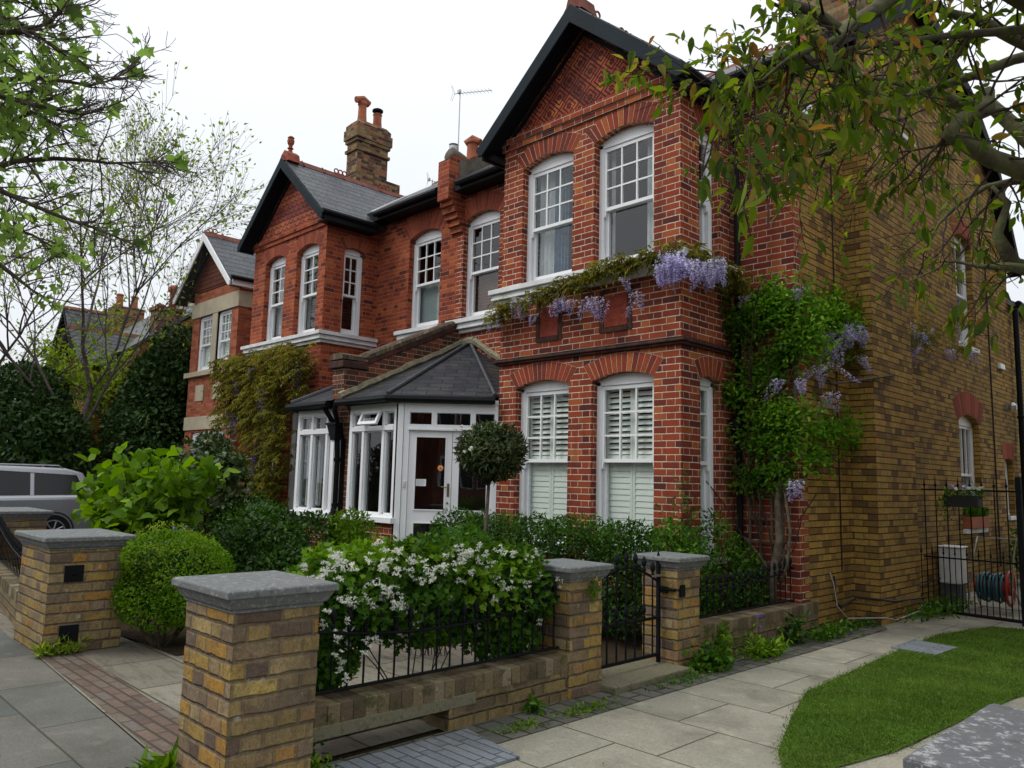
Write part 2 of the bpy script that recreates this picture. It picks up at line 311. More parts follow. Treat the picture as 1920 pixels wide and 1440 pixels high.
# glass
N = NT('window glass'); g = N.n('ShaderNodeBsdfGlossy'); g.inputs['Roughness'].default_value = .015; g.inputs['Color'].default_value = (.95, .97, 1, 1)
t = N.n('ShaderNodeBsdfTransparent'); t.inputs['Color'].default_value = (.90, .94, .92, 1); geo = N.n('ShaderNodeNewGeometry'); dt = N.n('ShaderNodeVectorMath', operation='DOT_PRODUCT'); N.put(dt.inputs[0], geo.outputs['Normal']); N.put(dt.inputs[1], geo.outputs['Incoming'])
fr_ = N.m('ADD', .05, N.m('MULTIPLY', .9, N.m('POWER', N.m('SUBTRACT', 1., N.m('ABSOLUTE', dt.outputs['Value'])), 5.)))
bp = N.n('ShaderNodeBump'); bp.inputs['Distance'].default_value = .004; N.put(bp.inputs['Height'], N.noise(1.6, 1, N.pos())); N.t.links.new(bp.outputs[0], g.inputs['Normal'])
ms = N.n('ShaderNodeMixShader'); N.put(ms.inputs[0], N.m('MULTIPLY', fr_, 1.5, clamp=True)); N.t.links.new(t.outputs[0], ms.inputs[1]); N.t.links.new(g.outputs[0], ms.inputs[2]); N.t.links.new(ms.outputs[0], N.out.inputs[0]); M['glass'] = N.mat
M['carglass'] = flat('tinted car glass', (.010, .012, .015), .12, .35, .1)
N = NT('silver car paint'); M['silver'] = N.set((.36, .38, .41), .28, .5, .6, **{'Coat Weight': .6, 'Coat Roughness': .05})
N = NT('blue grey car paint'); M['bluecar'] = N.set((.10, .13, .17), .3, .5, .4, **{'Coat Weight': .6, 'Coat Roughness': .05})
M['tyre'] = flat('tyre rubber', (.012, .012, .013), .85, .2)
M['curtain'] = flat('pale net curtain', (.62, .64, .66), .9, .1, .2, 8.); M['blue'] = flat('blue patterned curtain', (.14, .24, .36), .9, .1, .5, 14.); M['blind'] = flat('grey green roller blind', (.26, .33, .33), .9, .1, .1, 2.)
# paving
def paving(name, S, h, pal, joint, jw=.005, wob=.003, stain=.4, stcol=(.05, .05, .04), bsz=.006, shift=None, riven=0.):
    N = NT(name); d, idv, fv, row, uvp = cells(N, S, 0, h, wob=wob, wsc=3., shift=shift); p = N.pos(); r = N.wn(idv)
    col = N.ramp(r, pal); hs = N.n('ShaderNodeHueSaturation'); N.put(hs.inputs['Value'], N.mr(N.noise(55, 5, p, .7), .25, .75, .78, 1.22)); N.put(hs.inputs['Color'], col)
    col = N.mix(N.m('MULTIPLY', N.mr(N.noise(1.1, 6, p, .65), .42, .75), stain), hs.outputs[0], stcol)
    col = N.mix(N.m('MULTIPLY', N.mr(N.noise(5, 5, p, .65), .52, .7), .35), col, tuple(min(1, c*1.5) for c in pal[-1][1]))
    sc_ = N.n('ShaderNodeMapping'); N.put(sc_.inputs['Vector'], p); sc_.inputs['Scale'].default_value = (2.5, 14, 5); sc_.inputs['Rotation'].default_value = (0, 0, R(28)); rv = N.noise(1.0, 6, sc_.outputs[0], .7)
    if riven: col = N.mix(N.m('MULTIPLY', N.mr(rv, .5, .62), riven), col, (.06, .05, .035))
    mk = N.mr(d, jw*.5, jw*1.5); col = N.mix(mk, joint, col)
    col = N.mix(N.m('MULTIPLY', N.mr(N.noise(260, 2, p), .68, .74), .35), col, (.03, .028, .022))
    N.bump(N.m('ADD', mk, N.m('ADD', N.m('MULTIPLY', N.noise(120, 4, p), .35), N.m('MULTIPLY', rv, riven*2.5))), bsz); return N.set(col, .85, .3)
M['path'] = paving('concrete path slabs', .92, .66, [(0, (.26, .25, .195)), (.5, (.29, .28, .22)), (1, (.33, .31, .245))], (.10, .095, .06), jw=.0055, shift=.3, stain=.85, stcol=(.095, .092, .07))
M['pave'] = paving('grey street flagstones', 1.1, .74, [(0, (.105, .115, .105)), (.4, (.15, .145, .125)), (.7, (.12, .125, .115)), (1, (.165, .155, .13))], (.065, .065, .045), jw=.005, stain=.6, stcol=(.06, .058, .048), shift=.4)
M['sand'] = paving('riven sandstone flags', .86, .56, [(0, (.17, .15, .12)), (.35, (.22, .20, .155)), (.65, (.28, .26, .20)), (1, (.19, .155, .13))], (.085, .075, .05), riven=.4, bsz=.010, jw=.007)
M['border'] = paving('dark red brick paving strip', .23, .085, [(0, (.11, .075, .06)), (.5, (.17, .115, .085)), (1, (.15, .13, .11))], (.07, .06, .045), jw=.008, stain=.5)
M['sett'] = paving('small dark edging setts', .24, .16, [(0, (.09, .09, .08)), (1, (.15, .14, .12))], (.04, .045, .025), jw=.01, stain=.5, stcol=(.045, .06, .02))
M['steelcov'] = paving('grey metal inspection cover', .30, .075, [(0, (.15, .175, .20)), (1, (.20, .225, .25))], (.07, .075, .08), jw=.004, stain=.35, stcol=(.18, .16, .12), shift=.05)
N = NT('soil'); p = N.pos(); N.bump(N.noise(30, 6, p), .03); M['soil'] = N.set(N.mix(N.noise(12, 5, p), (.028, .02, .013), (.07, .05, .03)), .95, .1)
N = NT('asphalt'); p = N.pos(); N.bump(N.noise(150, 3, p), .004); M['road'] = N.set(N.mix(N.noise(60, 4, p), (.04, .04, .042), (.065, .065, .063)), .9, .2)
N = NT('artificial turf'); p = N.pos(); N.bump(N.noise(180, 3, p), .01); M['turf'] = N.set(N.mix(N.mr(N.noise(1.3, 4, p), .35, .7), (.065, .125, .015), (.10, .165, .025)), .9, .15)
# coping stone
def coping(name, c0, c1, lich, am):
    N = NT(name); p = N.pos(); col = N.mix(N.noise(8, 6, p, .65), c0, c1)
    col = N.mix(N.m('MULTIPLY', N.mr(N.noise(34, 6, p, .7), .52, .62), am), col, lich)
    col = N.mix(N.m('MULTIPLY', N.mr(N.noise(16, 5, p, .7), .55, .7), am*.8), col, (.035, .036, .032))
    N.bump(N.noise(60, 6, p, .7), .006); return N.set(col, .8, .3)
M['cope'] = coping('grey cast stone coping', (.12, .13, .132), (.20, .21, .21), (.36, .37, .35), .55); M['cope2'] = coping('lichen spotted stone coping', (.09, .095, .10), (.17, .175, .18), (.46, .47, .47), .75)
# foliage
def leafmat(name, pal, trans=.35, rough=.5, spec=.3, back=1.25):
    spec *= .55; rough = min(.9, rough*1.2)
    N = NT(name); r = N.attr(); col = N.ramp(r, pal)
    hs = N.n('ShaderNodeHueSaturation'); N.put(hs.inputs['Value'], N.mr(N.noise(2.2, 3, N.pos()), .3, .7, .8, 1.2)); N.put(hs.inputs['Color'], col); c = hs.outputs[0]
    N.set(c, rough, spec); tr = N.n('ShaderNodeBsdfTranslucent'); h2 = N.n('ShaderNodeHueSaturation'); h2.inputs['Value'].default_value = back; h2.inputs['Saturation'].default_value = 1.1; N.put(h2.inputs['Color'], c); N.put(tr.inputs['Color'], h2.outputs[0])
    ms = N.n('ShaderNodeMixShader'); ms.inputs[0].default_value = trans; N.t.links.new(N.b.outputs[0], ms.inputs[1]); N.t.links.new(tr.outputs[0], ms.inputs[2]); N.t.links.new(ms.outputs[0], N.out.inputs[0]); return N.mat
L = {}
L['fresh'] = leafmat('fresh yellow green leaf', [(0, (.06, .14, .008)), (.5, (.12, .235, .012)), (1, (.22, .37, .025))])
L['mid'] = leafmat('mid green leaf', [(0, (.028, .080, .008)), (.5, (.055, .145, .012)), (1, (.12, .24, .022))])
L['climb'] = leafmat('climber leaf', [(0, (.045, .12, .008)), (.5, (.085, .20, .012)), (1, (.16, .32, .025))], .5, .5, .3, 1.5)
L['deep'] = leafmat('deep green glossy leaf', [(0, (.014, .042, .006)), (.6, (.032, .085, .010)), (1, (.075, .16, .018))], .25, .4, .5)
L['dark'] = leafmat('dark evergreen leaf', [(0, (.016, .038, .008)), (.6, (.034, .075, .014)), (1, (.065, .125, .025))], .15, .4, .4)
L['laurel'] = leafmat('olive green shiny leaf', [(0, (.025, .045, .014)), (.6, (.06, .095, .025)), (.9, (.12, .16, .05)), (1, (.17, .10, .035))], .15, .32, .55)
L['globe'] = leafmat('bright box leaf', [(0, (.05, .135, .006)), (.5, (.12, .26, .010)), (1, (.26, .42, .025))], .4)
L['bronze'] = leafmat('bronze green young leaf', [(0, (.080, .080, .012)), (.5, (.155, .155, .022)), (.88, (.25, .255, .04)), (1, (.27, .16, .04))], .45, .5, .3, 1.4)
L['cherry'] = leafmat('cherry leaf', [(0, (.045, .075, .010)), (.45, (.085, .140, .014)), (.8, (.145, .185, .022)), (.92, (.20, .17, .03)), (1, (.26, .12, .035))], .55, .5, .3, 1.8)
L['plane'] = leafmat('street tree leaf', [(0, (.09, .15, .04)), (.5, (.15, .24, .055)), (1, (.24, .34, .09))], .6, .5, .3, 1.9)
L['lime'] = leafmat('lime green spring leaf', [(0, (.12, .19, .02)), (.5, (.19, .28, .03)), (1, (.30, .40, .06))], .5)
L['petal'] = leafmat('white petal', [(0, (.70, .72, .62)), (1, (.88, .89, .84))], .3, .6, .2, 1.); L['lilac'] = leafmat('lilac petal', [(0, (.30, .25, .48)), (.5, (.55, .51, .74)), (1, (.82, .81, .92))], .3, .6, .2, 1.1)
L['violet'] = leafmat('violet petal', [(0, (.08, .04, .20)), (.6, (.17, .10, .38)), (1, (.40, .32, .62))], .3, .6, .2, 1.1); L['yellow'] = leafmat('yellow petal', [(0, (.6, .42, .02)), (1, (.8, .65, .05))], .3, .6)
L['blade'] = leafmat('turf blade', [(0, (.065, .13, .012)), (.5, (.10, .185, .022)), (.93, (.15, .24, .04)), (1, (.28, .26, .11))], .25, .6, .2)
def bark(name, c0, c1, sc=12):
    N = NT(name); p = N.pos(); N.bump(N.noise(sc*4, 5, p), .01); return N.set(N.mix(N.mr(N.noise(sc, 5, p), .35, .65), c0, c1), .9, .2)
M['bark'] = bark('grey brown bark', (.07, .055, .04), (.13, .11, .08)); M['bark_g'] = bark('algae green cherry bark', (.075, .062, .045), (.13, .14, .06), 7); M['twig'] = bark('dark twig', (.035, .024, .02), (.06, .04, .03)); M['twig_p'] = bark('purple brown twig', (.085, .065, .065), (.14, .11, .10))
# ------------------------------------------------------------------ building helpers
Z = Vector((0, 0, 1))
def arcpts(u0, u1, zs, rise, n=10):
    if rise <= 0: return [(u0, zs), (u1, zs)]
    w_ = (u1-u0)/2; r = (w_*w_+rise*rise)/(2*rise); zc = zs+rise-r; a = math.asin(w_/r); c = (u0+u1)/2
    return [(c+r*math.sin(-a+2*a*i/n), zc+r*math.cos(-a+2*a*i/n)) for i in range(n+1)]
def wall(b, F, u0, u1, z0, z1, holes=(), rv=.12, dd=0.):
    u = u0
    for h in sorted(holes):
        a0, a1, b0, zs, rise = h
        b.face([F(u, dd, z0), F(a0, dd, z0), F(a0, dd, z1), F(u, dd, z1)])
        if b0 > z0: b.face([F(a0, dd, z0), F(a1, dd, z0), F(a1, dd, b0), F(a0, dd, b0)])
        arc = arcpts(a0, a1, zs, rise)
        for (p, q) in zip(arc[:-1], arc[1:]):
            b.face([F(p[0], dd, p[1]), F(q[0], dd, q[1]), F(q[0], dd, z1), F(p[0], dd, z1)])
        loop = [(a0, b0)]+arc+[(a1, b0)]
        for p, q in zip(loop, loop[1:]+loop[:1]):
            b.face([F(p[0], dd, p[1]), F(p[0], dd-rv, p[1]), F(q[0], dd-rv, q[1]), F(q[0], dd, q[1])])
        u = a1
    b.face([F(u, dd, z0), F(u1, dd, z0), F(u1, dd, z1), F(u, dd, z1)])
def arch(root, F, u0, u1, zs, rise, hgt, n, mats=('vous', 'mortar'), flare=.0):
    w_ = (u1-u0)/2; r = (w_*w_+rise*rise)/(2*rise); zc = zs+rise-r; a = math.asin(w_/r); c = (u0+u1)/2
    sk = math.atan2(w_*.28, hgt)*.9
    def pt(t, rr):   # t in -1..1
        ang = a*t; p0 = (c+r*math.sin(ang), zc+r*math.cos(ang)); dr = max(ang, 0)+0 if t > 0 else ang; dirn = ang+sk*t*.55
        return (p0[0]+math.sin(dirn)*rr, p0[1]+math.cos(dirn)*rr)
    m = MB(); m.prism([pt(-1+2*i/12, 0) for i in range(13)]+[pt(1-2*i/12, hgt) for i in range(13)], -.05, .0015, F)
    g = .0042; v = MB()
    for i in range(n):
        t0 = -1+2*i/n; t1 = -1+2*(i+1)/n; e = g/(a*r)
        v.cur = random.random()
        v.prism([pt(t0+e, .002), pt(t1-e, .002), pt(t1-e, hgt-.004), pt(t0+e, hgt-.004)], -.02, .0045, F)
    o = v.build('brick_arch', M[mats[0]], root, fixn=True); m.build('mortar_joint', M[mats[1]], o, fixn=True)
def sash(root, F, u0, u1, z0, zs, rise, cols=3, rows=3, split=.5, rec=.10, kind=None, sill=True, low_open=0., trim='white', back=None):
    """box sash window; frame is the part, sashes, panes and dressing its sub-parts"""
    f = MB(); fw = .055; d1 = -rec; d0 = -rec-.11; zt = zs-.015
    f.box((u0, d0, z0), (u0+fw, d1, zs), F); f.box((u1-fw, d0, z0), (u1, d1, zs), F)
    f.box((u0+fw, d0, z0), (u1-fw, d1+.02, z0+.05), F)
    f.prism([(u0, zt-.035), (u1, zt-.035)]+arcpts(u0, u1, zs, max(rise, .001))[::-1], d0, d1, F)
    for s, e in ((u0+fw, u0+fw+.012), (u1-fw-.012, u1-fw)): f.box((s, d1-.02, z0+.05), (e, d1-.004, zt-.03), F)
    w_ = f.build('window', M[trim], root, bevel=.004, fixn=True)
    a, c = u0+fw+.004, u1-fw-.004; top = zt-.038; bot = z0+.052; mid = bot+(top-bot)*(1-split)
    s = MB(); dA, dB = d1-.055, d1-.018; st = .042
    s.box((a, dA, mid-.02), (a+st, dB, top), F); s.box((c-st, dA, mid-.02), (c, dB, top), F); s.box((a+st, dA, top-.045), (c-st, dB, top), F); s.box((a+st, dA, mid-.02), (c-st, dB, mid+.022), F)
    for k in range(1, cols):
        x = a+st+(c-a-2*st)*k/cols; s.box((x-.010, dA+.004, mid+.022), (x+.010, dB-.002, top-.045), F)
    for k in range(1, rows):
        z = mid+.022+(top-.045-mid-.022)*k/rows; s.box((a+st, dA+.006, z-.010), (c-st, dB-.004, z+.010), F)
    for x0, x1 in ((a, a+.035), (c-.035, c)): s.prism([(x0, mid-.02), (x1, mid-.02), (x1-.008, mid-.075), ((x0+x1)/2, mid-.10), (x0+.008, mid-.075)], dA, dB, F)
    s.build('upper_sash', M[trim], w_, fixn=True)
    g = MB(); dg = (dA+dB)/2; g.face([F(a+st, dg, mid+.02), F(c-st, dg, mid+.02), F(c-st, dg, top-.04), F(a+st, dg, top-.04)]); g.build('pane', M['glass'], w_)
    s = MB(); dA, dB = d0+.006, d1-.06; lb = bot+low_open; lt = mid+.02+low_open; st = .048
    s.box((a, dA, lb), (a+st, dB, lt), F); s.box((c-st, dA, lb), (c, dB, lt), F); s.box((a+st, dA, lb), (c-st, dB, lb+.085), F); s.box((a+st, dA, lt-.04), (c-st, dB, lt), F)
    s.build('lower_sash', M[trim], w_, fixn=True)
    g = MB(); dg = (dA+dB)/2; g.face([F(a+st, dg, lb+.08), F(c-st, dg, lb+.08), F(c-st, dg, lt-.03), F(a+st, dg, lt-.03)]); g.build('pane', M['glass'], w_)
    if kind == 'shutter':
        s = MB(); ds = d0-.004
        for x0, x1 in ((a, (a+c)/2-.002), ((a+c)/2+.002, c)):
            for zz0, zz1, tilt in ((bot, mid, 8), (mid+.01, top+.05, 38)):
                s.box((x0, ds-.025, zz0), (x0+.035, ds, zz1), F); s.box((x1-.035, ds-.025, zz0), (x1, ds, zz1), F); s.box((x0+.035, ds-.025, zz0), (x1-.035, ds, zz0+.06), F); s.box((x0+.035, ds-.025, zz1-.05), (x1-.035, ds, zz1), F)
                n = int((zz1-zz0-.11)/.066)
                for k in range(n):
                    z = zz0+.06+.034+k*(zz1-zz0-.11)/n; hw = .034; ta = R(tilt)
                    y1, z1 = math.sin(ta)*hw, math.cos(ta)*hw
                    vs = [F(x, ds-.012+sy*y1+o, z-sy*z1) for x in (x0+.035, x1-.035) for sy in (-1, 1) for o in (-.003, .003)]
                    s.mesh(vs, [(0, 1, 3, 2), (4, 6, 7, 5), (0, 4, 5, 1), (2, 3, 7, 6), (1, 5, 7, 3), (0, 2, 6, 4)])
        s.build('shutter', M['whitec'], w_, fixn=True)
    if kind in ('curtain', 'curtain_r', 'blue'):
        s = MB(); dc = d0-.07; segs = [(a, a+(c-a)*(.34 if kind != 'curtain_r' else .05)), (c-(c-a)*(.3 if kind != 'blue' else .12), c)]
        for x0, x1 in segs:
            n = max(4, int((x1-x0)/.018)); pts = [(x0+(x1-x0)*i/n, dc+.022*math.sin(i*1.3)) for i in range(n+1)]
            for p, q in zip(pts[:-1], pts[1:]): s.face([F(p[0], p[1], bot), F(q[0], q[1], bot), F(q[0], q[1], top+.1), F(p[0], p[1], top+.1)])
        s.build('curtain', M['curtain'], w_, smooth=True)
        if kind == 'blue':
            s = MB(); x0, x1 = a+(c-a)*.32, a+(c-a)*.62; n = 16
            pts = [(x0+(x1-x0)*i/n, dc-.03+.022*math.sin(i*1.5)) for i in range(n+1)]
            for p, q in zip(pts[:-1], pts[1:]): s.face([F(p[0], p[1], bot), F(q[0], q[1], bot), F(q[0], q[1], top+.1), F(p[0], p[1], top+.1)])
            s.build('curtain', M['blue'], w_, smooth=True, label='blue patterned curtain')
    if kind == 'blind':
        part('blind', M['blind'], w_, lambda b: b.box((a, d0-.05, bot), (c, d0-.045, mid+.03), F))
    if kind == 'slats':
        def f_(b):
            n = int((mid-bot)/.05)
            for k in range(n): b.box((a, d0-.06, bot+k*.05), (c, d0-.045, bot+k*.05+.042), F)
            b.box(((a+c)/2-.03+.2, d0-.044, bot), ((a+c)/2+.03+.2, d0-.035, mid), F)
        part('blind', M['slatw'], w_, f_)
    if sill:
        part('sill', M['stucco'], w_, lambda b: b.prism([(u0-.02, z0-.07), (u1+.02, z0-.07), (u1+.02, z0), (u0-.02, z0)], -.16, .06, F), bevel=.006, fixn=True)
    return w_
def gable(root, cx, hw, ze, za, Y0, Y1, tri_mat, wallY, slate_m='slate', zb=6.2, barge='barge', bd=.19):
    sl = (za-ze)/hw; th = .07
    for s in (-1, 1):
        m = MB(); a = Vector((cx+s*hw, 0, ze)); c = Vector((cx, 0, za)); nrm = Vector((s*sl, 0, 1)).normalized()
        P = lambda p, y, d: Vector((p.x, y, p.z))+nrm*d
        vs = [P(a, Y0, 0), P(a, Y1, 0), P(c, Y1, 0), P(c, Y0, 0), P(a, Y0, -th), P(a, Y1, -th), P(c, Y1, -th), P(c, Y0, -th)]
        m.mesh(vs, [(0, 1, 2, 3), (7, 6, 5, 4), (0, 3, 7, 4), (1, 5, 6, 2), (0, 4, 5, 1), (3, 2, 6, 7)]); m.build('roof_slope', M[slate_m], root, fixn=True)
    F = frame((0, Y0, 0), (1, 0, 0)); 
    m = MB()
    m.prism([(cx-hw-.03, ze-.05), (cx-hw-.03, ze-.05-bd*.7), (cx-hw+.05, ze-bd), (cx, za-.02-bd*1.25), (cx+hw-.05, ze-bd), (cx+hw+.03, ze-.05-bd*.7), (cx+hw+.03, ze-.05), (cx, za-.015)], .0, .035, F)
    m.build('bargeboard', M[barge], root, fixn=True, bevel=.006)
    m = MB()
    for s in (-1, 1):   # soffit under the verge overhang, with a moulded edge
        m.prism([(cx+s*(hw-.02), ze-.12), (cx, za-.12), (cx, za-.17), (cx+s*(hw-.02), ze-.17)], -(wallY-Y0)-.02, .0, F)
        m.prism([(cx+s*(hw-.25), ze-.02), (cx, za-.26), (cx, za-.32), (cx+s*(hw-.25), ze-.09)], -(wallY-Y0)-.02, -(wallY-Y0)+.04, F)
    m.build('soffit', M['soffit'] if barge != 'white' else M['lead'], root, fixn=True)
    Ft = frame((0, wallY, 0), (1, 0, 0)); m = MB(); zi = za-.12; m.prism([(cx-(zi-zb)/sl, zb), (cx+(zi-zb)/sl, zb), (cx, zi)], -.03, .02, Ft); m.build('gable_panel', M[tri_mat], root, fixn=True)
    m = MB(); y = Y0-.02
    while y < Y1-.1:
        y2 = min(y+.44, Y1); m.cur = random.random()
        m.mesh([(cx-.11, y, za-.085), (cx, y, za+.045), (cx+.11, y, za-.085), (cx-.11, y2, za-.085), (cx, y2, za+.045), (cx+.11, y2, za-.085)], [(0, 1, 4, 3), (1, 2, 5, 4), (0, 2, 1), (3, 4, 5)])
        m.tube([(cx-.12, y2-.012, za-.08), (cx, y2-.012, za+.055), (cx+.12, y2-.012, za-.08)], .012, 5); y = y2+.006
    rt = m.build('ridge_tiles', M['terra_d'], root, fixn=True)
    return sl, rt
def crest(root, pts, n=3, r=.046):
    b = MB()
    for (x, y, z, dx, dy) in pts:
        for k in range(n):
            c = Vector((x+dx*k*2.1*r, y+dy*k*2.1*r, z)); t = Vector((dx, dy, 0))
            ring = [c+t*(r*math.cos(a))+Z*(r+r*math.sin(a)) for a in [i*math.pi/6 for i in range(13)]]; b.tube(ring, .014, 5, cap=False)
    b.build('ridge_crest', M['terra'], root, smooth=True)
def lean(b, p0, p1, y0, z0, y1, z1, th=.08):
    """roof slab between x=p0..p1 from (y0,z0) to (y1,z1)"""
    v = Vector((0, y1-y0, z1-z0)).normalized(); n = Vector((0, -v.z, v.y)); n = n if n.z > 0 else -n
    q = [Vector((p0, y0, z0)), Vector((p1, y0, z0)), Vector((p1, y1, z1)), Vector((p0, y1, z1))]
    vs = q+[p-n*th for p in q]; b.mesh(vs, [(0, 1, 2, 3), (7, 6, 5, 4), (0, 4, 5, 1), (1, 5, 6, 2), (2, 6, 7, 3), (3, 7, 4, 0)])
def gutter(b, p, q, r=.055, drop=0):
    b.tube([p, q], r, 8)
def downpipe(root, pts, r=.036):
    b = MB(); b.tube(pts, r, 10)
    for p in pts[1:-1]: b.lathe((p[0], p[1], p[2]-.03), [(r, 0), (r*1.35, .01), (r*1.35, .05), (r, .06)], 10)
    return b.build('drainpipe', M['black'], root, smooth=False, fixn=True)
FRONT = 7.1; MAIN = 8.2
def bay(root, x0, x1, upw, loww, brick, arches, dr_up, dr_low, sidew=(7.47, 7.90), zt=6.2, lower=True):
    Ff = frame((0, FRONT, 0), (1, 0, 0)); Fs = frame((x1, 0, 0), (0, 1, 0)); Fl = frame((x0, 0, 0), (0, -1, 0))
    b = MB(); up = [(a, c, 4.08, 5.67, .10) for a, c in upw]; lw = [(a, c, .78, 2.74, .08) for a, c in loww]
    wall(b, Ff, x0, x1, 0, 3.3, lw); wall(b, Ff, x0, x1, 3.3, zt, up)
    sw = (sidew[0], sidew[1], .78, 2.72, .05); su = (sidew[0], sidew[1], 4.08, 5.64, .06)
    wall(b, Fs, FRONT, MAIN+.02, 0, 3.3, [sw]); wall(b, Fs, FRONT, MAIN+.02, 3.3, zt, [su]); wall(b, Fl, -(MAIN+.02), -FRONT, 0, zt)
    for k, (o, z0, z1) in enumerate(((.030, 6.0, 6.08), (.055, 6.08, 6.15), (.03, 6.15, 6.2))):   # corbelled courses under the gable
        b.box((x0-o, FRONT-o, z0), (x1+o, MAIN, z1))
    b.build('bay_wall', M[brick], root)
    for i, (a, c, z0, zs, r) in enumerate(up):
        sash(root, Ff, a, c, z0, zs, r, kind=dr_up[i], sill=False, split=.52, cols=3 if c-a > .85 else 2); arch(root, Ff, a, c, zs, r, .235, 14 if c-a > .85 else 12, arches)
    for i, (a, c, z0, zs, r) in enumerate(lw):
        if lower: sash(root, Ff, a, c, z0, zs, r, kind=dr_low[i], split=.47); arch(root, Ff, a, c, zs, r, .225, 14, arches)
    for q, kd, sp_, rr in ((sw, dr_low[-1], .47, 3), (su, dr_up[-1], .52, 3)):
        sash(root, Fs, *q, cols=2 if x1 < -11 else 1, rows=rr, kind=kd, sill=q is sw, split=sp_); arch(root, Fs, q[0], q[1], q[3], q[4], .225, 7, arches)
    m = MB()   # moulded sill band round the bay
    for o, z0, z1 in ((.13, 4.01, 4.075), (.09, 3.965, 4.01), (.10, 3.93, 3.965), (.05, 3.875, 3.93)):
        m.box((x0-o, FRONT-o, z0), (x1+o, FRONT, z1)); m.box((x1-.05, FRONT, z0), (x1+o, MAIN+.0, z1)); m.box((x0-o, FRONT, z0), (x0+.05, MAIN, z1))
    m.build('moulded_sill', M['stucco'], root, bevel=.006)
# ================================================================== HOUSE A (right semi)
A = empty('brick_house', 'red brick house with pale pointing, diamond tiled gable and a yellow brick side wall', 'house')
UPA = [(-7.10, -6.22), (-5.88, -5.01)]; LWA = [(-7.14, -6.24), (-5.88, -5.00)]
bay(A, -7.46, -4.65, UPA, LWA, 'red', ('vous', 'mortar'), ['blue', 'curtain_r', None], ['shutter', 'shutter', 'shutter'])
Ff = frame((0, FRONT, 0), (1, 0, 0)); Fm = frame((0, MAIN, 0), (1, 0, 0)); FsA = frame((-4.65, 0, 0), (0, 1, 0)); Fy = frame((-3.9, 0, 0), (0, 1, 0))
def f(b):
    for o, z0, z1 in ((.045, 3.055, 3.085), (.075, 3.085, 3.115), (.055, 3.115, 3.14)): b.box((-7.46-o, FRONT-o, z0), (-4.65+o, MAIN, z1))
part('string_course', M['string'], A, f, bevel=.012)
for a, c in ((-6.80, -6.36), (-5.77, -5.30)):
    fr = part('panel_frame', M['string'], A, lambda b: [b.box((a, -.0, 3.30), (a+.06, .012, 3.80), Ff), b.box((c-.06, 0, 3.30), (c, .012, 3.80), Ff), b.box((a+.06, 0, 3.30), (c-.06, .02, 3.35), Ff)])
    part('terracotta_panel', M['panel'], fr, lambda b: b.box((a+.07, 0, 3.36), (c-.07, .008, 3.72), Ff))
# main front walls
def f(b):
    wall(b, Fm, -4.66, -3.9, 0, 6.3); wall(b, Fm, -9.7, -7.45, 0, 3.4, []); wall(b, Fm, -9.7, -7.45, 3.4, 6.3, [(-9.56, -8.70, 4.13, 5.76, .12)])
part('front_wall', M['red'], A, f)
sash(A, Fm, -9.56, -8.70, 4.13, 5.76, .12, kind='slats', sill=False, split=.52); arch(A, Fm, -9.56, -8.70, 5.76, .12, .30, 14, ('vous_b', 'mortar_b'))
def f(b):
    for o, z0, z1 in ((.14, 4.05, 4.12), (.10, 3.99, 4.05), (.11, 3.96, 3.99), (.05, 3.90, 3.96)): b.box((-9.80+(.14-o), -.0, z0), (-7.47, o, z1), Fm)
part('moulded_sill', M['stucco'], A, f, bevel=.006)
# yellow side wall
def f(b):
    wall(b, Fy, MAIN, 17.2, 0, 3.4, [(13.86, 14.95, .98, 2.70, .12), (16.42, 17.0, 1.15, 2.15, .04)]); wall(b, Fy, MAIN, 17.2, 3.4, 6.0, [(14.05, 14.98, 3.98, 5.80, .1)])
    pl = [(MAIN, 6.0), (17.2, 6.0), (17.15, 6.1), (16.1, 7.55), (14.6, 8.4), (12.3, 9.1), (MAIN-.05, 6.5)]
    b.face([Fy(u, 0, z) for u, z in pl])
    b.face([Vector((-9.7, 17.2, 0)), Vector((-3.9, 17.2, 0)), Vector((-3.9, 17.2, 6)), Vector((-9.7, 17.2, 6))])
part('side_wall', M['stock'], A, f)
sash(A, Fy, 13.86, 14.95, .98, 2.70, .12, cols=4, rows=1, kind='curtain', split=.5); sash(A, Fy, 14.05, 14.98, 3.98, 5.80, .1, cols=2, rows=2, kind='curtain', split=.5); sash(A, Fy, 16.42, 17.0, 1.15, 2.15, .04, cols=1, rows=1, split=.5)
arch(A, Fy, 13.80, 15.05, 2.70, .13, .38, 18, ('vous_b', 'mortar_b')); arch(A, Fy, 14.0, 15.03, 5.80, .10, .3, 15, ('vous_b', 'mortar_b')); arch(A, Fy, 16.38, 17.04, 2.15, .04, .3, 9, ('vous_b', 'mortar_b'))
def f(b):   # toothed red corner
    k = 0; z = 0.
    while z < 6.2: wd = .115 if k % 2 else .225; b.box((MAIN-.001, -.0, z), (MAIN+wd, .003, z+.075), Fy); z += .075; k += 1
part('quoin', M['red'], A, f)
def f(b):   # chimney breast on the side wall with weathered shoulder
    b.box((9.60, -.02, 0), (10.92, .30, 5.75), Fy); b.prism([(9.60, 5.75), (10.92, 5.75), (10.92, 5.76), (9.60, 5.76)], -.02, .30, Fy)
    vs = [Fy(9.60, 0, 5.75), Fy(10.92, 0, 5.75), Fy(10.92, .30, 5.75), Fy(9.60, .30, 5.75), Fy(9.75, 0, 6.05), Fy(10.77, 0, 6.05), Fy(10.77, .16, 6.05), Fy(9.75, .16, 6.05)]
    b.mesh(vs, [(0, 3, 7, 4), (3, 2, 6, 7), (2, 1, 5, 6), (4, 7, 6, 5)]); b.box((9.75, -.02, 6.05), (10.77, .16, 7.4), Fy)
part('chimney_breast', M['stock'], A, f)
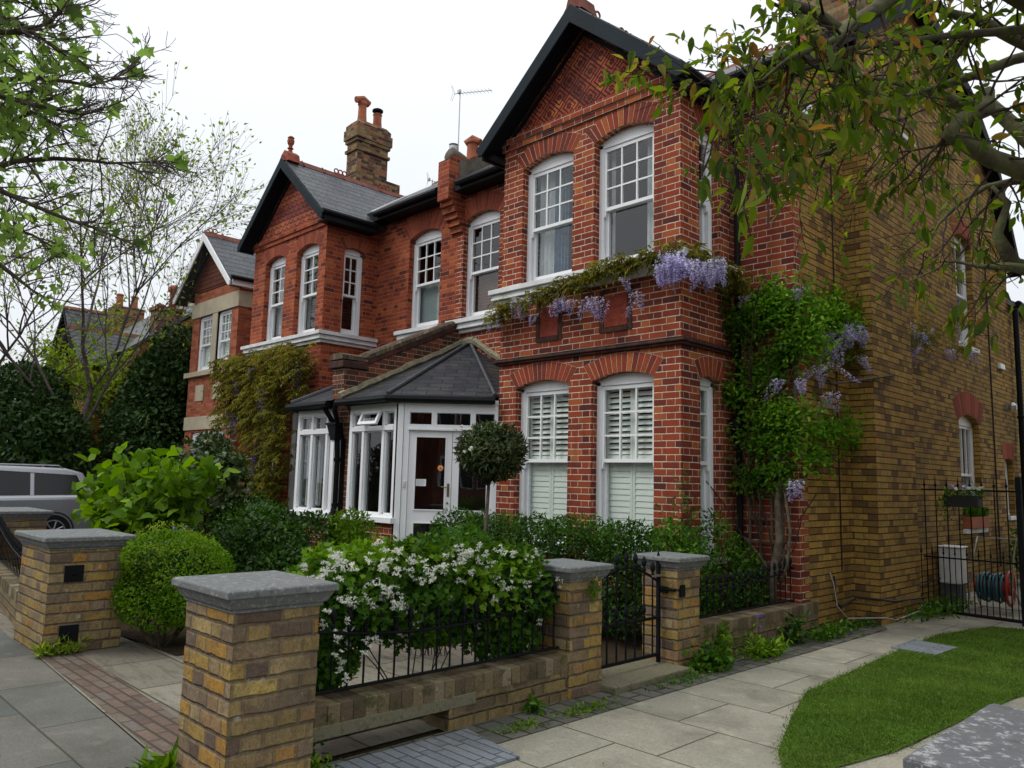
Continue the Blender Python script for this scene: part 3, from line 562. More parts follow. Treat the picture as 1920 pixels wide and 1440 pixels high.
ch = part('chimney', M['chim'], A, lambda b: [b.box((-4.5, 9.75, 7.2), (-3.76, 10.77, 9.9)), b.box((-4.55, 9.70, 9.6), (-3.71, 10.82, 9.75)), b.box((-4.52, 9.73, 9.9), (-3.74, 10.79, 10.0))])
for y in (9.98, 10.5): part('chimney_pot', M['potmat'], ch, lambda b: b.lathe((-4.12, y, 9.98), [(.15, 0), (.13, .3), (.12, .42), (.15, .46), (.14, .5), (.11, .5)], 14), smooth=True)
# roofs
def f(b):
    lean(b, -9.7, -3.72, 7.93, 6.42, 12.3, 9.2)
    for (ya, za_), (yb, zb_) in (((12.3, 9.2), (14.7, 8.48)), ((14.7, 8.48), (16.2, 7.6)), ((16.2, 7.6), (17.35, 5.95))):
        b.mesh([(-9.7, ya, za_), (-3.72, ya, za_), (-3.72, yb, zb_), (-9.7, yb, zb_), (-9.7, ya, za_-.1), (-3.72, ya, za_-.1), (-3.72, yb, zb_-.1), (-9.7, yb, zb_-.1)], [(0, 1, 2, 3), (7, 6, 5, 4), (0, 4, 5, 1), (1, 5, 6, 2), (2, 6, 7, 3), (3, 7, 4, 0)])
part('main_roof', M['slate'], A, f, fixn=True)
def f(b):
    vp = [(7.93, 6.40), (12.3, 9.18), (14.7, 8.46), (16.2, 7.58), (17.4, 5.9)]
    F2 = frame((-3.71, 0, 0), (0, 1, 0))
    for (ya, za_), (yb, zb_) in zip(vp[:-1], vp[1:]): b.prism([(ya, za_+.03), (yb, zb_+.03), (yb, zb_-.22), (ya, za_-.22)], -.0, .03, F2); b.prism([(ya, za_-.10), (yb, zb_-.10), (yb, zb_-.16), (ya, za_-.16)], -.2, .0, F2)
part('verge_board', M['soffit'], A, f, fixn=True)
def f(b):
    x = -9.7
    while x < -3.72: x2 = min(x+.44, -3.72); b.mesh([(x, 12.18, 9.12), (x, 12.3, 9.25), (x, 12.42, 9.12), (x2, 12.18, 9.12), (x2, 12.3, 9.25), (x2, 12.42, 9.12)], [(0, 3, 4, 1), (1, 4, 5, 2)]); x = x2+.01
rt = part('ridge_tiles', M['terra_d'], A, f)
sl, rt2 = gable(A, -6.06, 1.60, 6.11, 7.46, 6.83, 9.75, 'diamond', FRONT)
crest(rt2, [(-6.06, y, 7.50, 0, 1) for y in (7.15, 7.85, 8.6)])
crest(rt, [(x, 12.3, 9.24, 1, 0) for x in (-6.4, -5.6, -4.8)])
part('ridge_block', M['terra_d'], A, lambda b: b.prism([(-6.2, 7.38), (-5.92, 7.38), (-5.97, 7.56), (-6.06, 7.62), (-6.15, 7.56)], -.30, .0, frame((0, 6.86, 0), (1, 0, 0))), fixn=True)
for xs in ((-4.44, -4.50, -4.46, -4.66, -4.48), (-7.68, -7.66, -7.62, -7.64, -7.46)):
    part('gutter', M['black'], A, lambda b: [b.tube([(xs[0], 6.80, 6.02), (xs[0], 7.9, 6.02)], .05, 8), b.box((xs[1], 6.85, 5.88), (xs[2], 8.0, 6.06)), b.box((xs[3], 6.9, 5.90), (xs[4], 8.0, 5.93))])
for x0_, x1_ in ((-4.65, -3.72), (-9.5, -7.5)):
    part('gutter', M['black'], A, lambda b: [b.tube([(x0_+.1, 7.87, 6.32), (x1_, 7.87, 6.32)], .05, 8), b.box((x0_, 7.92, 6.22), (x1_+.03, 7.95, 6.36)), b.box((x0_, 7.95, 6.22), (x1_+.03, 8.2, 6.25))])
downpipe(A, [(-4.55, 7.80, 6.30), (-4.55, 8.02, 6.05), (-4.55, 8.12, 5.9), (-4.55, 8.12, 4.0), (-4.55, 8.12, 2.3), (-4.55, 8.12, 0.)])
part('hopper', M['black'], A, lambda b: b.lathe((-4.55, 8.10, 2.05), [(.045, 0), (.05, .06), (.095, .16), (.10, .26), (.085, .27)], 12), fixn=True)
# party wall parapet and its kneeler
def f(b):
    b.prism([(7.84, 6.1), (7.84, 6.78), (8.0, 6.88), (8.2, 6.86), (12.0, 9.28), (12.0, 8.9), (8.2, 6.1)], -.14, .14, frame((-9.70, 0, 0), (0, 1, 0)))
    for k in range(6): b.box((-9.86+.0, MAIN-.06-.055*k, 5.62+.10*k), (-9.55, MAIN+.02, 5.73+.10*k))
part('party_parapet', M['red_b'], A, f, fixn=True)
part('parapet_render', M['render'], A, lambda b: b.prism([(8.05, 6.45), (8.05, 6.80), (8.2, 6.84), (12.0, 9.26), (12.0, 8.9), (8.3, 6.5)], .0, .012, frame((-9.56, 0, 0), (0, 1, 0))), fixn=True)
def f(b):
    pts = [(-9.7, 7.95, 6.92), (-9.7, 8.2, 6.86), (-9.7, 8.35, 6.80), (-9.7, 8.6, 6.98), (-9.7, 9.4, 7.60), (-9.7, 12.0, 9.3)]; b.tube(pts, .13, 10)
part('coping', M['render'], A, f, smooth=True)
part('chimney_pot', M['potmat'], A, lambda b: [b.lathe((-9.75, 8.50, 6.85), [(.115, 0), (.10, .2), (.095, .42), (.12, .44), (.12, .48), (.10, .5)], 14), b.tube([(-9.87, 8.44, 7.31), (-9.75, 8.50, 7.39), (-9.63, 8.56, 7.31)], [.06, .065, .06], 8)])
part('flue_cowl', M['steel'], A, lambda b: b.lathe((-9.72, 8.05, 6.93), [(.06, 0), (.075, .02), (.075, .16), (.06, .17), (.08, .19), (.05, .2)], 12))
def aerial(root, base, h, n, dirv, bl=.9):
    b = MB(); x, y, z = base; b.tube([base, (x, y, z+h)], .010, 5); d = Vector(dirv).normalized(); t = d.cross(Z).normalized(); top = Vector((x, y, z+h-.03))
    b.tube([top-d*.12, top+d*bl], .007, 5)
    for k in range(n): q = top+d*(bl*(k+.5)/n); b.tube([q-t*.08, q+t*.08], .003, 4)
    for s in (-1, 1): q = top-d*.1; b.tube([q, q-d*.05+Z*.14*s+t*.02], .004, 4); b.tube([q+t*.06, q-d*.05+Z*.14*s+t*.06], .003, 4)
    b.box((q.x-.03+d.x*.12, q.y-.02, q.z-.03), (q.x+.03+d.x*.12, q.y+.02, q.z+.03)); return b.build('tv_aerial', M['steel'], root)
aerial(A, (-9.72, 8.15, 7.05), 1.05, 9, (1, .35, -.12), .62)
# roof valley lead
def valley(root, cx, hw, ze, za, s, Y0=7.93, z0=6.42, k=.636):
    sl = (za-ze)/hw; b = MB(); p = []
    for z in (z0+.02, za-.03):
        y = Y0+(z-z0)/k; x = cx+s*(za-z)/sl; p.append(Vector((x, y, z+.02)))
    b.mesh([p[0]+Vector((s*.03, .10, .05)), p[0]+Vector((s*.10, -.03, -.01)), p[1]+Vector((s*.09, -.02, .01)), p[1]+Vector((s*.02, .10, .06))], [(0, 1, 2, 3)]); b.build('valley_lead', M['whitelead'], root)
M['whitelead'] = flat('bright lead valley', (.55, .56, .57), .4, .5, .2, 5.)
valley(A, -6.06, 1.60, 6.11, 7.46, 1)
# interior shell
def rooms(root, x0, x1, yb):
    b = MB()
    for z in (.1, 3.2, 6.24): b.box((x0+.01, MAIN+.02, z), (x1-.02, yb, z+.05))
    b.box((x0+.02, 10.6, .1), (x1-.02, 10.65, 6.2)); b.build('interior_shade_panel', M['dark'], root)
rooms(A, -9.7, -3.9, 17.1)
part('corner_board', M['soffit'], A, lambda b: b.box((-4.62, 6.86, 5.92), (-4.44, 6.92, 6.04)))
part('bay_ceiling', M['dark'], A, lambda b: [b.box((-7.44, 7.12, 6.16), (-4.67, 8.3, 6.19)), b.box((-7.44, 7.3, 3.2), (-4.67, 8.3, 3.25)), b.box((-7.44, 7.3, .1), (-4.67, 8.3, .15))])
# alarm box, attic window, pipes and cables on the side wall
part('alarm_box', M['white'], A, lambda b: b.box((8.38, 0, 5.86), (8.62, .07, 6.06), Fy), bevel=.012)
sash(A, Fy, 11.5, 12.15, 6.75, 7.55, .02, cols=1, rows=1, split=.5, rec=.02)
part('cable', M['wire'], A, lambda b: b.tube([Fy(9.22, .012, 6.2), Fy(9.23, .012, 4), Fy(9.24, .012, 2.2), Fy(9.25, .012, .62)], .008, 5))
part('cable', M['wire'], A, lambda b: b.tube([Fy(15.75, .012, 5.8), Fy(15.78, .012, 2.9), Fy(15.8, .012, .3)], .012, 5))
part('cable', M['wire'], A, lambda b: [b.tube([Fy(8.98, .03, .58), Fy(8.97, .05, .30), Fy(9.1, .05, .22), Fy(9.55, .05, .30), Fy(9.60, .33, .30), Fy(9.9, .34, .26), Fy(10.92, .34, .22), Fy(11.4, .05, .25), Fy(12.6, .05, .33)], .013, 6)])
part('cable', M['wirew'], A, lambda b: [b.tube([Fy(8.88, .03, .62), Fy(8.92, .05, .5), Fy(8.98, .06, .25), Fy(9.2, .08, .10), Fy(9.62, .36, .10), Fy(9.9, .36, .05), Fy(10.7, .36, .08), Fy(11.3, .1, .1)], .007, 6)], label='pale cable drooping along the foot of the side wall')
part('security_lamp', M['steel'], A, lambda b: [b.box((16.62, 0, 3.1), (16.70, .10, 3.2), Fy), b.lathe(Fy(16.66, .12, 3.08), [(.07, 0), (.075, .08), (.03, .14)], 12)])
part('vent_box', M['white'], A, lambda b: b.box((16.3, 0, 3.82), (16.6, .05, 3.92), Fy), bevel=.006)
def f(b):
    b.box((-9.5, 17.2, 0), (-3.9, 22.5, 5.2)); b.box((-4.15, 17.22, .3), (-3.86, 22.4, .5))
part('rear_wing', M['stock'], A, f)
part('rear_roof', M['slate'], A, lambda b: b.mesh([(-3.75, 17.2, 5.2), (-3.75, 22.6, 5.2), (-6.7, 22.6, 7.0), (-6.7, 17.2, 7.0)], [(0, 1, 2, 3)]))
downpipe(A, [(-3.80, 17.32, 5.15), (-3.80, 17.32, 3.0), (-3.80, 17.32, 0)], .05)
part('gutter', M['black'], A, lambda b: b.tube([(-3.72, 17.2, 5.17), (-3.72, 22.6, 5.17)], .06, 8))
# ------------------------------------------------------------------ porches
def glazed(root, F, L_, z0, zt, ztr, muls, post=.09, depth=.09, open_light=None, kindsill=True, label=None):
    """white timber screen: posts, mullions, transom, fanlights; one part with its panes"""
    b = MB(); top = zt-.10
    b.box((0, -depth, z0), (post*.8, 0, zt), F); b.box((L_-post, -depth, z0), (L_, 0, zt), F); b.box((post*.8, -depth, top), (L_-post, 0, zt), F)
    b.box((post*.8, -depth, ztr-.035), (L_-post, .012, ztr+.03), F); b.box((post*.8, -depth, z0), (L_-post, 0, z0+.05), F)
    for a, c in muls: b.box((a, -depth, z0+.05), (c, .004, ztr-.035), F); b.box((a, -depth, ztr+.03), (c, .004, top), F)
    if kindsill: b.box((-.02, -.02, z0-.06), (L_+.02, .07, z0+.012), F)
    w_ = b.build('porch_window', M['white'], root, bevel=.004, fixn=True, label=label)
    ed = [post*.8]+[x for m in muls for x in m]+[L_-post]
    for k in range(0, len(ed), 2):
        a, c = ed[k], ed[k+1]
        for q0, q1, up in ((z0+.05, ztr-.035, 0), (ztr+.03, top, 1)):
            if up and open_light == k//2:
                s = MB(); tl = R(24); hh = q1-q0
                Fo = lambda u, d, z, F=F, q1=q1, tl=tl: F(u, .01+(q1-z)*math.sin(tl)+d*math.cos(tl), q1-(q1-z)*math.cos(tl)+d*math.sin(tl))
                e = .035; s.box((a-.01, 0, q0-.01), (a+e, .035, q1), Fo); s.box((c-e, 0, q0-.01), (c+.01, .035, q1), Fo); s.box((a+e, 0, q0-.01), (c-e, .035, q0+e), Fo); s.box((a+e, 0, q1-e), (c-e, .035, q1), Fo)
                cs = s.build('casement', M['white'], w_, fixn=True, label='open top hung white casement')
                part('pane', M['glass'], w_, lambda b: b.face([Fo(a+e, .015, q0+e), Fo(c-e, .015, q0+e), Fo(c-e, .015, q1-e), Fo(a+e, .015, q1-e)]))
            else:
                s = MB()
                for (x0, x1, y0, y1) in ((a, a+.018, q0, q1), (c-.018, c, q0, q1), (a, c, q0, q0+.018), (a, c, q1-.018, q1)): s.box((x0, -.05, y0), (x1, -.022, y1), F)
                s.build('bead', M['white'], w_); part('pane', M['glass'], w_, lambda b: b.face([F(a, -.055, q0), F(c, -.055, q0), F(c, -.055, q1), F(a, -.055, q1)]))
    return w_
F1 = frame((-9.53, 6.17, 0), (1, 0, 0)); F2 = frame((-8.39, 6.17, 0), (1, 1, 0))
part('porch_wall', M['red'], A, lambda b: b.box((0, -.12, 0), (1.14, 0, .98), F1))
glazed(A, F1, 1.14, 1.03, 2.54, 2.22, [(.32, .375), (.79, .845)], open_light=1)
DL = 1.315
def f(b):
    b.box((0, -.11, 0), (.075, .012, 2.54), F2); b.box((.08, -.11, 0), (.155, 0, 2.54), F2); b.box((DL-.05, -.11, 0), (DL, .0, 2.54), F2)
    b.box((.155, -.11, 2.42), (DL-.05, 0, 2.54), F2); b.box((.155, -.11, 2.205), (DL-.05, .0, 2.265), F2); b.box((.14, -.02, 2.185), (DL-.03, .03, 2.212), F2)
    for a, c in ((.44, .51), (.95, 1.02)): b.box((a, -.11, 2.265), (c, 0, 2.42), F2)
    b.box((-.02, -.12, 2.54), (DL+.0, .01, 2.60), F2); b.box((0, -.12, -.02), (DL, .02, .10), F2)
fr = part('door_frame', M['white'], A, f, bevel=.003)
for a, c in ((.155, .44), (.51, .95), (1.02, DL-.05)):
    part('fanlight', M['glass'], fr, lambda b: b.face([F2(a, -.06, 2.265), F2(c, -.06, 2.265), F2(c, -.06, 2.42), F2(a, -.06, 2.42)]))
part('porch_corner', M['white'], A, lambda b: b.box((1.10, -.1, 0), (1.145, -.0, 2.54), F1), bevel=.003)
part('cornice', M['white'], A, lambda b: b.box((0, -.12, 2.54), (1.145, .01, 2.60), F1))
for nm, a, c, pa, pc in (('left', .158, .722, .248, .640), ('right', .728, DL-.052, .815, 1.185)):
    def f(b):
        for (x0, x1, z0, z1) in ((a, pa, .10, 2.20), (pc, c, .10, 2.20), (pa, pc, 2.10, 2.20), (pa, pc, .985, 1.155), (pa, pc, .10, .30)): b.box((x0, -.065, z0), (x1, -.02, z1), F2)
        for z0, z1 in ((.30, .985), (1.155, 2.10)):
            for q in ((pa-.012, pa+.006, z0-.012, z1+.012), (pc-.006, pc+.012, z0-.012, z1+.012), (pa+.006, pc-.006, z0-.012, z0+.006), (pa+.006, pc-.006, z1-.006, z1+.012)): b.box((q[0], -.02, q[2]), (q[1], -.010, q[3]), F2)
    d = part('door', M['white'], A, f, bevel=.003, label='left leaf of the white glazed porch door with notice' if nm == 'left' else 'right leaf of the white glazed porch door with brass letter plate')
    for z0, z1 in ((.30, .985), (1.155, 2.10)): part('pane', M['glass'], d, lambda b: b.face([F2(pa, -.045, z0), F2(pc, -.045, z0), F2(pc, -.045, z1), F2(pa, -.045, z1)]))
    if nm == 'left':
        part('handle', M['brass'], d, lambda b: [b.box((.672, -.02, 1.33), (.702, -.012, 1.50), F2), b.tube([F2(.687, -.015, 1.45), F2(.687, .03, 1.45), F2(.60, .035, 1.455)], .007, 6), b.lathe(F2(.687, -.012, 1.25), [(.014, 0), (.014, .012)], 10, Matrix.Rotation(R(90), 3, 'X'))], bevel=.002)
        nt_ = part('notice', M['white'], d, lambda b: b.box((pa+.01, -.044, 1.46), (pa+.145, -.041, 1.55), F2))
        N = NT('notice print'); M['print'] = N.set((.25, .36, .42), .7, .2)
        part('printing', M['print'], nt_, lambda b: [b.box((pa+.022, -.041, 1.475+.013*k), (pa+.02+.10+.012*(k % 2), -.0405, 1.478+.013*k), F2) for k in range(5)])
        N = NT('sticker red'); M['sred'] = N.set((.45, .05, .04), .5, .3); N = NT('sticker yellow'); M['syel'] = N.set((.75, .55, .15), .5, .3)
        Rx = Matrix(((.7071, .7071, 0), (.7071, -.7071, 0), (0, 0, 1)))
        disc = lambda b, r, dd: b.face([F2(.575+r*math.cos(i*math.pi/10), dd, 1.70+r*math.sin(i*math.pi/10)) for i in range(20)])
        stk = part('sticker', M['sred'], d, lambda b: disc(b, .042, -.0425)); part('emblem', M['syel'], stk, lambda b: [disc(b, .032, -.0415), ])
        part('emblem', M['sred'], stk, lambda b: [b.face([F2(.575+x, -.0408, 1.70+z) for x, z in ((-.02, -.018), (.02, -.018), (.022, .0), (.010, -.006), (0, .02), (-.010, -.006), (-.022, 0))])])
    else:
        part('letter_plate', M['brass'], d, lambda b: [b.box((.93, -.02, 1.035), (1.15, -.012, 1.10), F2), b.box((.955, -.012, 1.05), (1.125, -.008, 1.085), F2)], bevel=.003)
part('doorbell', M['stucco'], A, lambda b: [b.box((.095, 0, 1.44), (.135, .015, 1.52), F2), b.box((.107, .015, 1.46), (.123, .02, 1.49), F2)], bevel=.003)
EZ = 2.64
def f(b):
    e0, e1, e2 = Vector((-9.62, 6.02, EZ)), Vector((-8.45, 6.02, EZ)), Vector((-7.42, 7.05, EZ)); t = Vector((-9.36, 8.21, 3.71)); t0 = Vector((-9.62, 8.21, 3.71)); r0 = Vector((-7.46, 8.21, 2.70)); e3 = Vector((-7.46, 7.02, EZ))
    b.mesh([e0, e1, t, t0], [(0, 1, 2, 3)]); b.mesh([e1, e3, t], [(0, 1, 2)]); b.mesh([e3, r0, t], [(0, 1, 2)])
part('porch_roof', M['slate_d'], A, f)
part('hip_tiles', M['lead'], A, lambda b: b.tube([(-8.45, 6.03, EZ+.02), (-9.36, 8.2, 3.73)], .028, 6))
part('hip_flashing', M['lead'], A, lambda b: [b.tube([(-7.47, 7.04, EZ+.03), (-9.30, 8.2, 3.72)], .026, 6), b.mesh([(-7.47, 7.02, EZ+.02), (-7.60, 7.0, EZ+.03), (-7.62, 7.12, EZ+.07), (-7.47, 7.16, EZ+.08)], [(0, 1, 2, 3)])])
def f(b):
    random.seed(3)
    for p, q in (((-9.56, 6.0, EZ+.04), (-9.56, 8.2, 3.74)), ((-9.56, 8.19, 3.74), (-9.2, 8.19, 3.75)), ((-9.2, 8.19, 3.74), (-7.46, 8.19, 2.76))):
        p, q = Vector(p), Vector(q); n = max(2, int((q-p).length/.16)); pts = [p.lerp(q, i/n)+Vector((random.uniform(-.008, .008), 0, random.uniform(-.01, .012))) for i in range(n+1)]
        b.tube(pts, [random.uniform(.05, .066) for _ in pts], 6)
part('mortar_fillet', M['cream'], A, f)
def f(b):
    e0, e1, e2 = Vector((-9.62, 6.0, EZ-.05)), Vector((-8.44, 6.0, EZ-.05)), Vector((-7.43, 7.01, EZ-.05)); b.tube([e0, e1, e2], .050, 8)
    b.box((-9.5, 6.06, EZ-.10), (-8.42, 6.1, EZ+.0)); F = frame((-8.42, 6.06, 0), (1, 1, 0)); b.box((0, -.04, EZ-.10), (1.34, 0, EZ), F)
part('porch_gutter', M['black'], A, f)
# fin wall between the two porches
def f(b):
    Ff_ = frame((-9.70, 0, 0), (0, 1, 0))
    pro = [(6.33, 0), (6.33, 2.05), (6.27, 2.20), (6.20, 2.38), (6.13, 2.52), (6.08, 2.66), (6.05, 2.9), (6.05, 3.12), (8.2, 4.02), (8.2, 0)]
    b.prism(pro, -.15, .15, Ff_)
part('fin_wall', M['fin'], A, f, fixn=True)
def f(b):
    Ff_ = frame((-9.70, 0, 0), (0, 1, 0)); b.prism([(6.0, 3.10), (6.0, 3.20), (6.42, 3.20), (6.42, 3.10)], -.19, .19, Ff_); b.prism([(6.25, 3.10), (6.25, 3.22), (8.2, 4.08), (8.2, 3.98)], -.165, .165, Ff_)
part('corbel_course', M['string'], A, f, fixn=True, bevel=.008)
def f(b):
    y = 6.0
    while y < 8.15:
        z = 3.22 if y < 6.38 else 3.24+(y-6.38)*.46; b.cur = random.random(); tl = 0 if y < 6.38 else .46
        prof = [(-.17, 0), (-.16, .06), (-.10, .09), (.10, .09), (.16, .06), (.17, 0)]
        b.mesh([(-9.7+a, y, z+h) for a, h in prof]+[(-9.7+a, y+.068, z+h+tl*.068) for a, h in prof], [(0, 1, 2, 3, 4, 5), (11, 10, 9, 8, 7, 6)]+[(i, i+6, (i+1) % 6+6, (i+1) % 6) for i in range(6)]); y += .075
part('coping', M['edge_brick'], A, f, fixn=True)
part('hopper', M['black'], A, lambda b: [b.frustum(-9.93, 6.20, 2.08, 2.30, .06, .05, .115, .085), b.box((-10.06, 6.10, 2.30), (-9.80, 6.30, 2.33)), b.tube([(-9.62, 5.99, EZ-.06), (-9.72, 6.03, 2.5), (-9.84, 6.16, 2.33)], .036, 8), b.tube([(-9.98, 6.0, EZ-.06), (-9.98, 6.05, 2.5), (-9.95, 6.16, 2.33)], .036, 8)])
downpipe(A, [(-9.93, 6.22, 2.1), (-9.93, 6.24, 1.8), (-9.93, 6.24, 1.15), (-9.90, 6.20, 1.02), (-9.78, 6.10, .95)], .045)
# ================================================================== HOUSE B
B = empty('brick_house', 'adjoining orange red brick house with scalloped tile gable and a tall two pot chimney', 'house')
bay(B, -14.70, -12.0, [(-14.22, -13.44), (-13.02, -12.24)], [(-14.22, -13.44), (-13.02, -12.24)], 'red_b', ('vous_b', 'mortar_b'), ['curtain', 'curtain_r', None], [None, 'curtain', None], sidew=(7.48, 7.93))
def f(b):
    wall(b, Fm, -15.45, -14.69, 0, 6.3); wall(b, Fm, -12.01, -9.7, 0, 3.4); wall(b, Fm, -12.01, -9.7, 3.4, 6.3, [(-11.02, -10.14, 4.13, 5.76, .12)])
    b.face([Vector((-15.45, 8.2, 0)), Vector((-15.45, 17, 0)), Vector((-15.45, 17, 6)), Vector((-15.45, 12.3, 9)), Vector((-15.45, 8.2, 6.3))])
part('front_wall', M['red_b'], B, f)
sash(B, Fm, -11.02, -10.14, 4.13, 5.76, .12, kind='blind', sill=False, split=.5); arch(B, Fm, -11.02, -10.14, 5.76, .12, .30, 14, ('vous_b', 'mortar_b'))
part('moulded_sill', M['stucco'], B, lambda b: [b.box((-11.22, 0, 4.05), (-10.0, .13, 4.12), Fm), b.box((-11.18, 0, 3.97), (-10.0, .09, 4.05), Fm)], bevel=.006)
part('main_roof', M['slate'], B, lambda b: [lean(b, -15.6, -9.7, 7.93, 6.42, 12.3, 9.2), lean(b, -15.6, -9.7, 17.0, 6.2, 12.3, 9.2)], fixn=True)
rt = part('ridge_tiles', M['terra_d'], B, lambda b: b.mesh([(-15.6, 12.18, 9.12), (-15.6, 12.3, 9.26), (-15.6, 12.42, 9.12), (-9.8, 12.18, 9.12), (-9.8, 12.3, 9.26), (-9.8, 12.42, 9.12)], [(0, 3, 4, 1), (1, 4, 5, 2)]))
sl, rt2 = gable(B, -13.30, 1.57, 6.16, 7.54, 6.83, 9.75, 'scale', FRONT, bd=.16)
crest(rt2, [(-13.30, y, 7.58, 0, 1) for y in (8.0, 9.05)], 3)
valley(B, -13.3, 1.57, 6.16, 7.54, 1); valley(B, -13.3, 1.57, 6.16, 7.54, -1)
part('finial', M['terra'], B, lambda b: [b.prism([(-.17, 7.46), (.17, 7.46), (.12, 7.62), (0, 7.70), (-.12, 7.62)], -.25, .0, frame((-13.30, 6.86, 0), (1, 0, 0))), b.lathe((-13.30, 6.98, 7.66), [(.06, 0), (.045, .03), (.035, .08), (.062, .10), (.035, .12), (.04, .16), (.062, .20), (.07, .26), (.05, .29), (.068, .31), (.04, .34), (.01, .355)], 12)], fixn=True)
def f(b):
    b.tube([(-11.69, 6.80, 6.12), (-11.69, 7.86, 6.12)], .05, 8); b.box((-11.75, 6.85, 5.98), (-11.70, 8.0, 6.16)); b.box((-12.0, 6.9, 6.0), (-11.72, 8.0, 6.03))
    b.tube([(-11.69, 7.87, 6.32), (-9.9, 7.87, 6.32)], .05, 8); b.box((-11.9, 7.92, 6.22), (-9.84, 7.95, 6.36)); b.box((-11.9, 7.95, 6.22), (-9.84, 8.2, 6.25))
part('gutter', M['black'], B, f)
part('roof_window', M['lead'], B, lambda b: b.mesh([Vector((x, y, 6.42+(y-7.93)*.636+.06)) for x, y in ((-12.2, 9.2), (-11.2, 9.2), (-11.2, 10.0), (-12.2, 10.0))], [(0, 1, 2, 3)]))
# chimney
def f(b):
    b.box((-15.36, 9.5, 6.5), (-14.93, 10.35, 9.05)); b.box((-15.40, 9.46, 9.05), (-14.89, 10.39, 9.12)); b.box((-15.36, 9.5, 9.12), (-14.93, 10.35, 9.28)); b.box((-15.40, 9.46, 9.28), (-14.89, 10.39, 9.36)); b.box((-15.43, 9.43, 9.36), (-14.86, 10.42, 9.6)); b.box((-15.40, 9.46, 9.6), (-14.89, 10.39, 9.72)); b.frustum(-15.145, 9.925, 9.72, 9.82, .25, .46, .18, .38)
    b.box((-15.36, 10.35, 6.5), (-14.95, 10.75, 8.55))
ch = part('chimney', M['chim'], B, f)
part('chimney_pot', M['potmat'], ch, lambda b: [b.lathe((-15.145, 9.72, 9.78), [(.12, 0), (.10, .25), (.095, .46), (.115, .5), (.11, .54), (.1, .58)], 14), b.tube([(-15.145, 9.54, 10.35), (-15.145, 9.72, 10.42), (-15.145, 9.90, 10.35)], [.08, .09, .08], 8)])
part('chimney_pot', M['potmat'], ch, lambda b: b.lathe((-15.145, 10.15, 9.78), [(.12, 0), (.10, .25), (.10, .36), (.115, .4), (.10, .42)], 14))
part('cowl', M['black'], ch, lambda b: [b.lathe((-15.145, 10.15, 10.24), [(.03, 0), (.13, .02), (.13, .06), (.08, .09), (.0, .10)], 14)]+[b.box((-15.145+dx-.006, 10.15+dy-.006, 10.16), (-15.145+dx+.006, 10.15+dy+.006, 10.26)) for dx, dy in ((.08, 0), (-.08, 0), (0, .08), (0, -.08))])
aerial(B, (-13.0, 10.2, 7.4), .62, 4, (.2, 1, .0), .75)
rooms(B, -15.45, -9.72, 16.9)
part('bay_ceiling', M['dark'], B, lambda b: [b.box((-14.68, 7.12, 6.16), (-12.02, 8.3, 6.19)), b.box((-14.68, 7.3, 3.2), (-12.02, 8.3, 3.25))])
# porch of B
G1 = frame((-10.97, 6.17, 0), (1, 0, 0)); G2 = frame((-11.95, 7.15, 0), (1, -1, 0))
part('porch_wall', M['red'], B, lambda b: [b.box((0, -.12, 0), (1.05, 0, .98), G1), b.box((0, -.12, 0), (1.38, 0, .98), G2)])
glazed(B, G1, 1.05, 1.02, 2.54, 2.21, [(.40, .46), (.82, .87)]); glazed(B, G2, 1.38, 1.02, 2.54, 2.21, [(.66, .72)])
def f(b):
    e0, e1, e3 = Vector((-9.80, 6.02, EZ)), Vector((-10.97, 6.02, EZ)), Vector((-11.98, 7.02, EZ)); t = Vector((-10.06, 8.21, 3.71)); t0 = Vector((-9.80, 8.21, 3.71)); r0 = Vector((-11.98, 8.21, 2.70))
    b.mesh([e0, e1, t, t0], [(3, 2, 1, 0)]); b.mesh([e1, e3, t], [(2, 1, 0)]); b.mesh([e3, r0, t], [(2, 1, 0)])
part('porch_roof', M['slate_d'], B, f); part('hip_tiles', M['lead'], B, lambda b: b.tube([(-10.97, 6.03, EZ+.02), (-10.06, 8.2, 3.73)], .035, 6))
part('porch_gutter', M['black'], B, lambda b: [b.tube([(-9.86, 6.0, EZ-.05), (-11.0, 6.0, EZ-.05), (-12.0, 7.0, EZ-.05)], .05, 8), b.box((-11.0, 6.06, EZ-.1), (-9.9, 6.1, EZ))])
part('interior_shade_panel', M['dark'], A, lambda b: [b.box((-9.53, 7.5, .0), (-7.47, 7.55, 2.55)), b.box((-9.54, 6.3, 0), (-9.52, 7.5, 2.55)), b.mesh([(-9.53, 6.1, 2.56), (-8.42, 6.1, 2.56), (-7.47, 7.05, 2.56), (-7.47, 7.6, 2.56), (-9.53, 7.6, 2.56)], [(0, 1, 2, 3, 4)])])  # dark screen, side panel and ceiling added to keep the porch in shade
part('interior_shade_panel', M['dark'], B, lambda b: [b.box((-11.9, 7.5, .0), (-9.86, 7.55, 2.55)), b.mesh([(-9.87, 6.1, 2.56), (-10.98, 6.1, 2.56), (-11.95, 7.05, 2.56), (-11.95, 7.6, 2.56), (-9.87, 7.6, 2.56)], [(0, 1, 2, 3, 4)])])  # same added dark screen and ceiling inside the other porch
part('curtain', M['curtain'], B, lambda b: [b.face([(x, 6.45+.02*math.sin(k*1.7), 1.05), (x+.05, 6.45+.02*math.sin((k+1)*1.7), 1.05), (x+.05, 6.45+.02*math.sin((k+1)*1.7), 2.5), (x, 6.45+.02*math.sin(k*1.7), 2.5)]) for k, x in enumerate([-10.45+.05*i for i in range(5)]+[-10.05+.05*i for i in range(3)])])
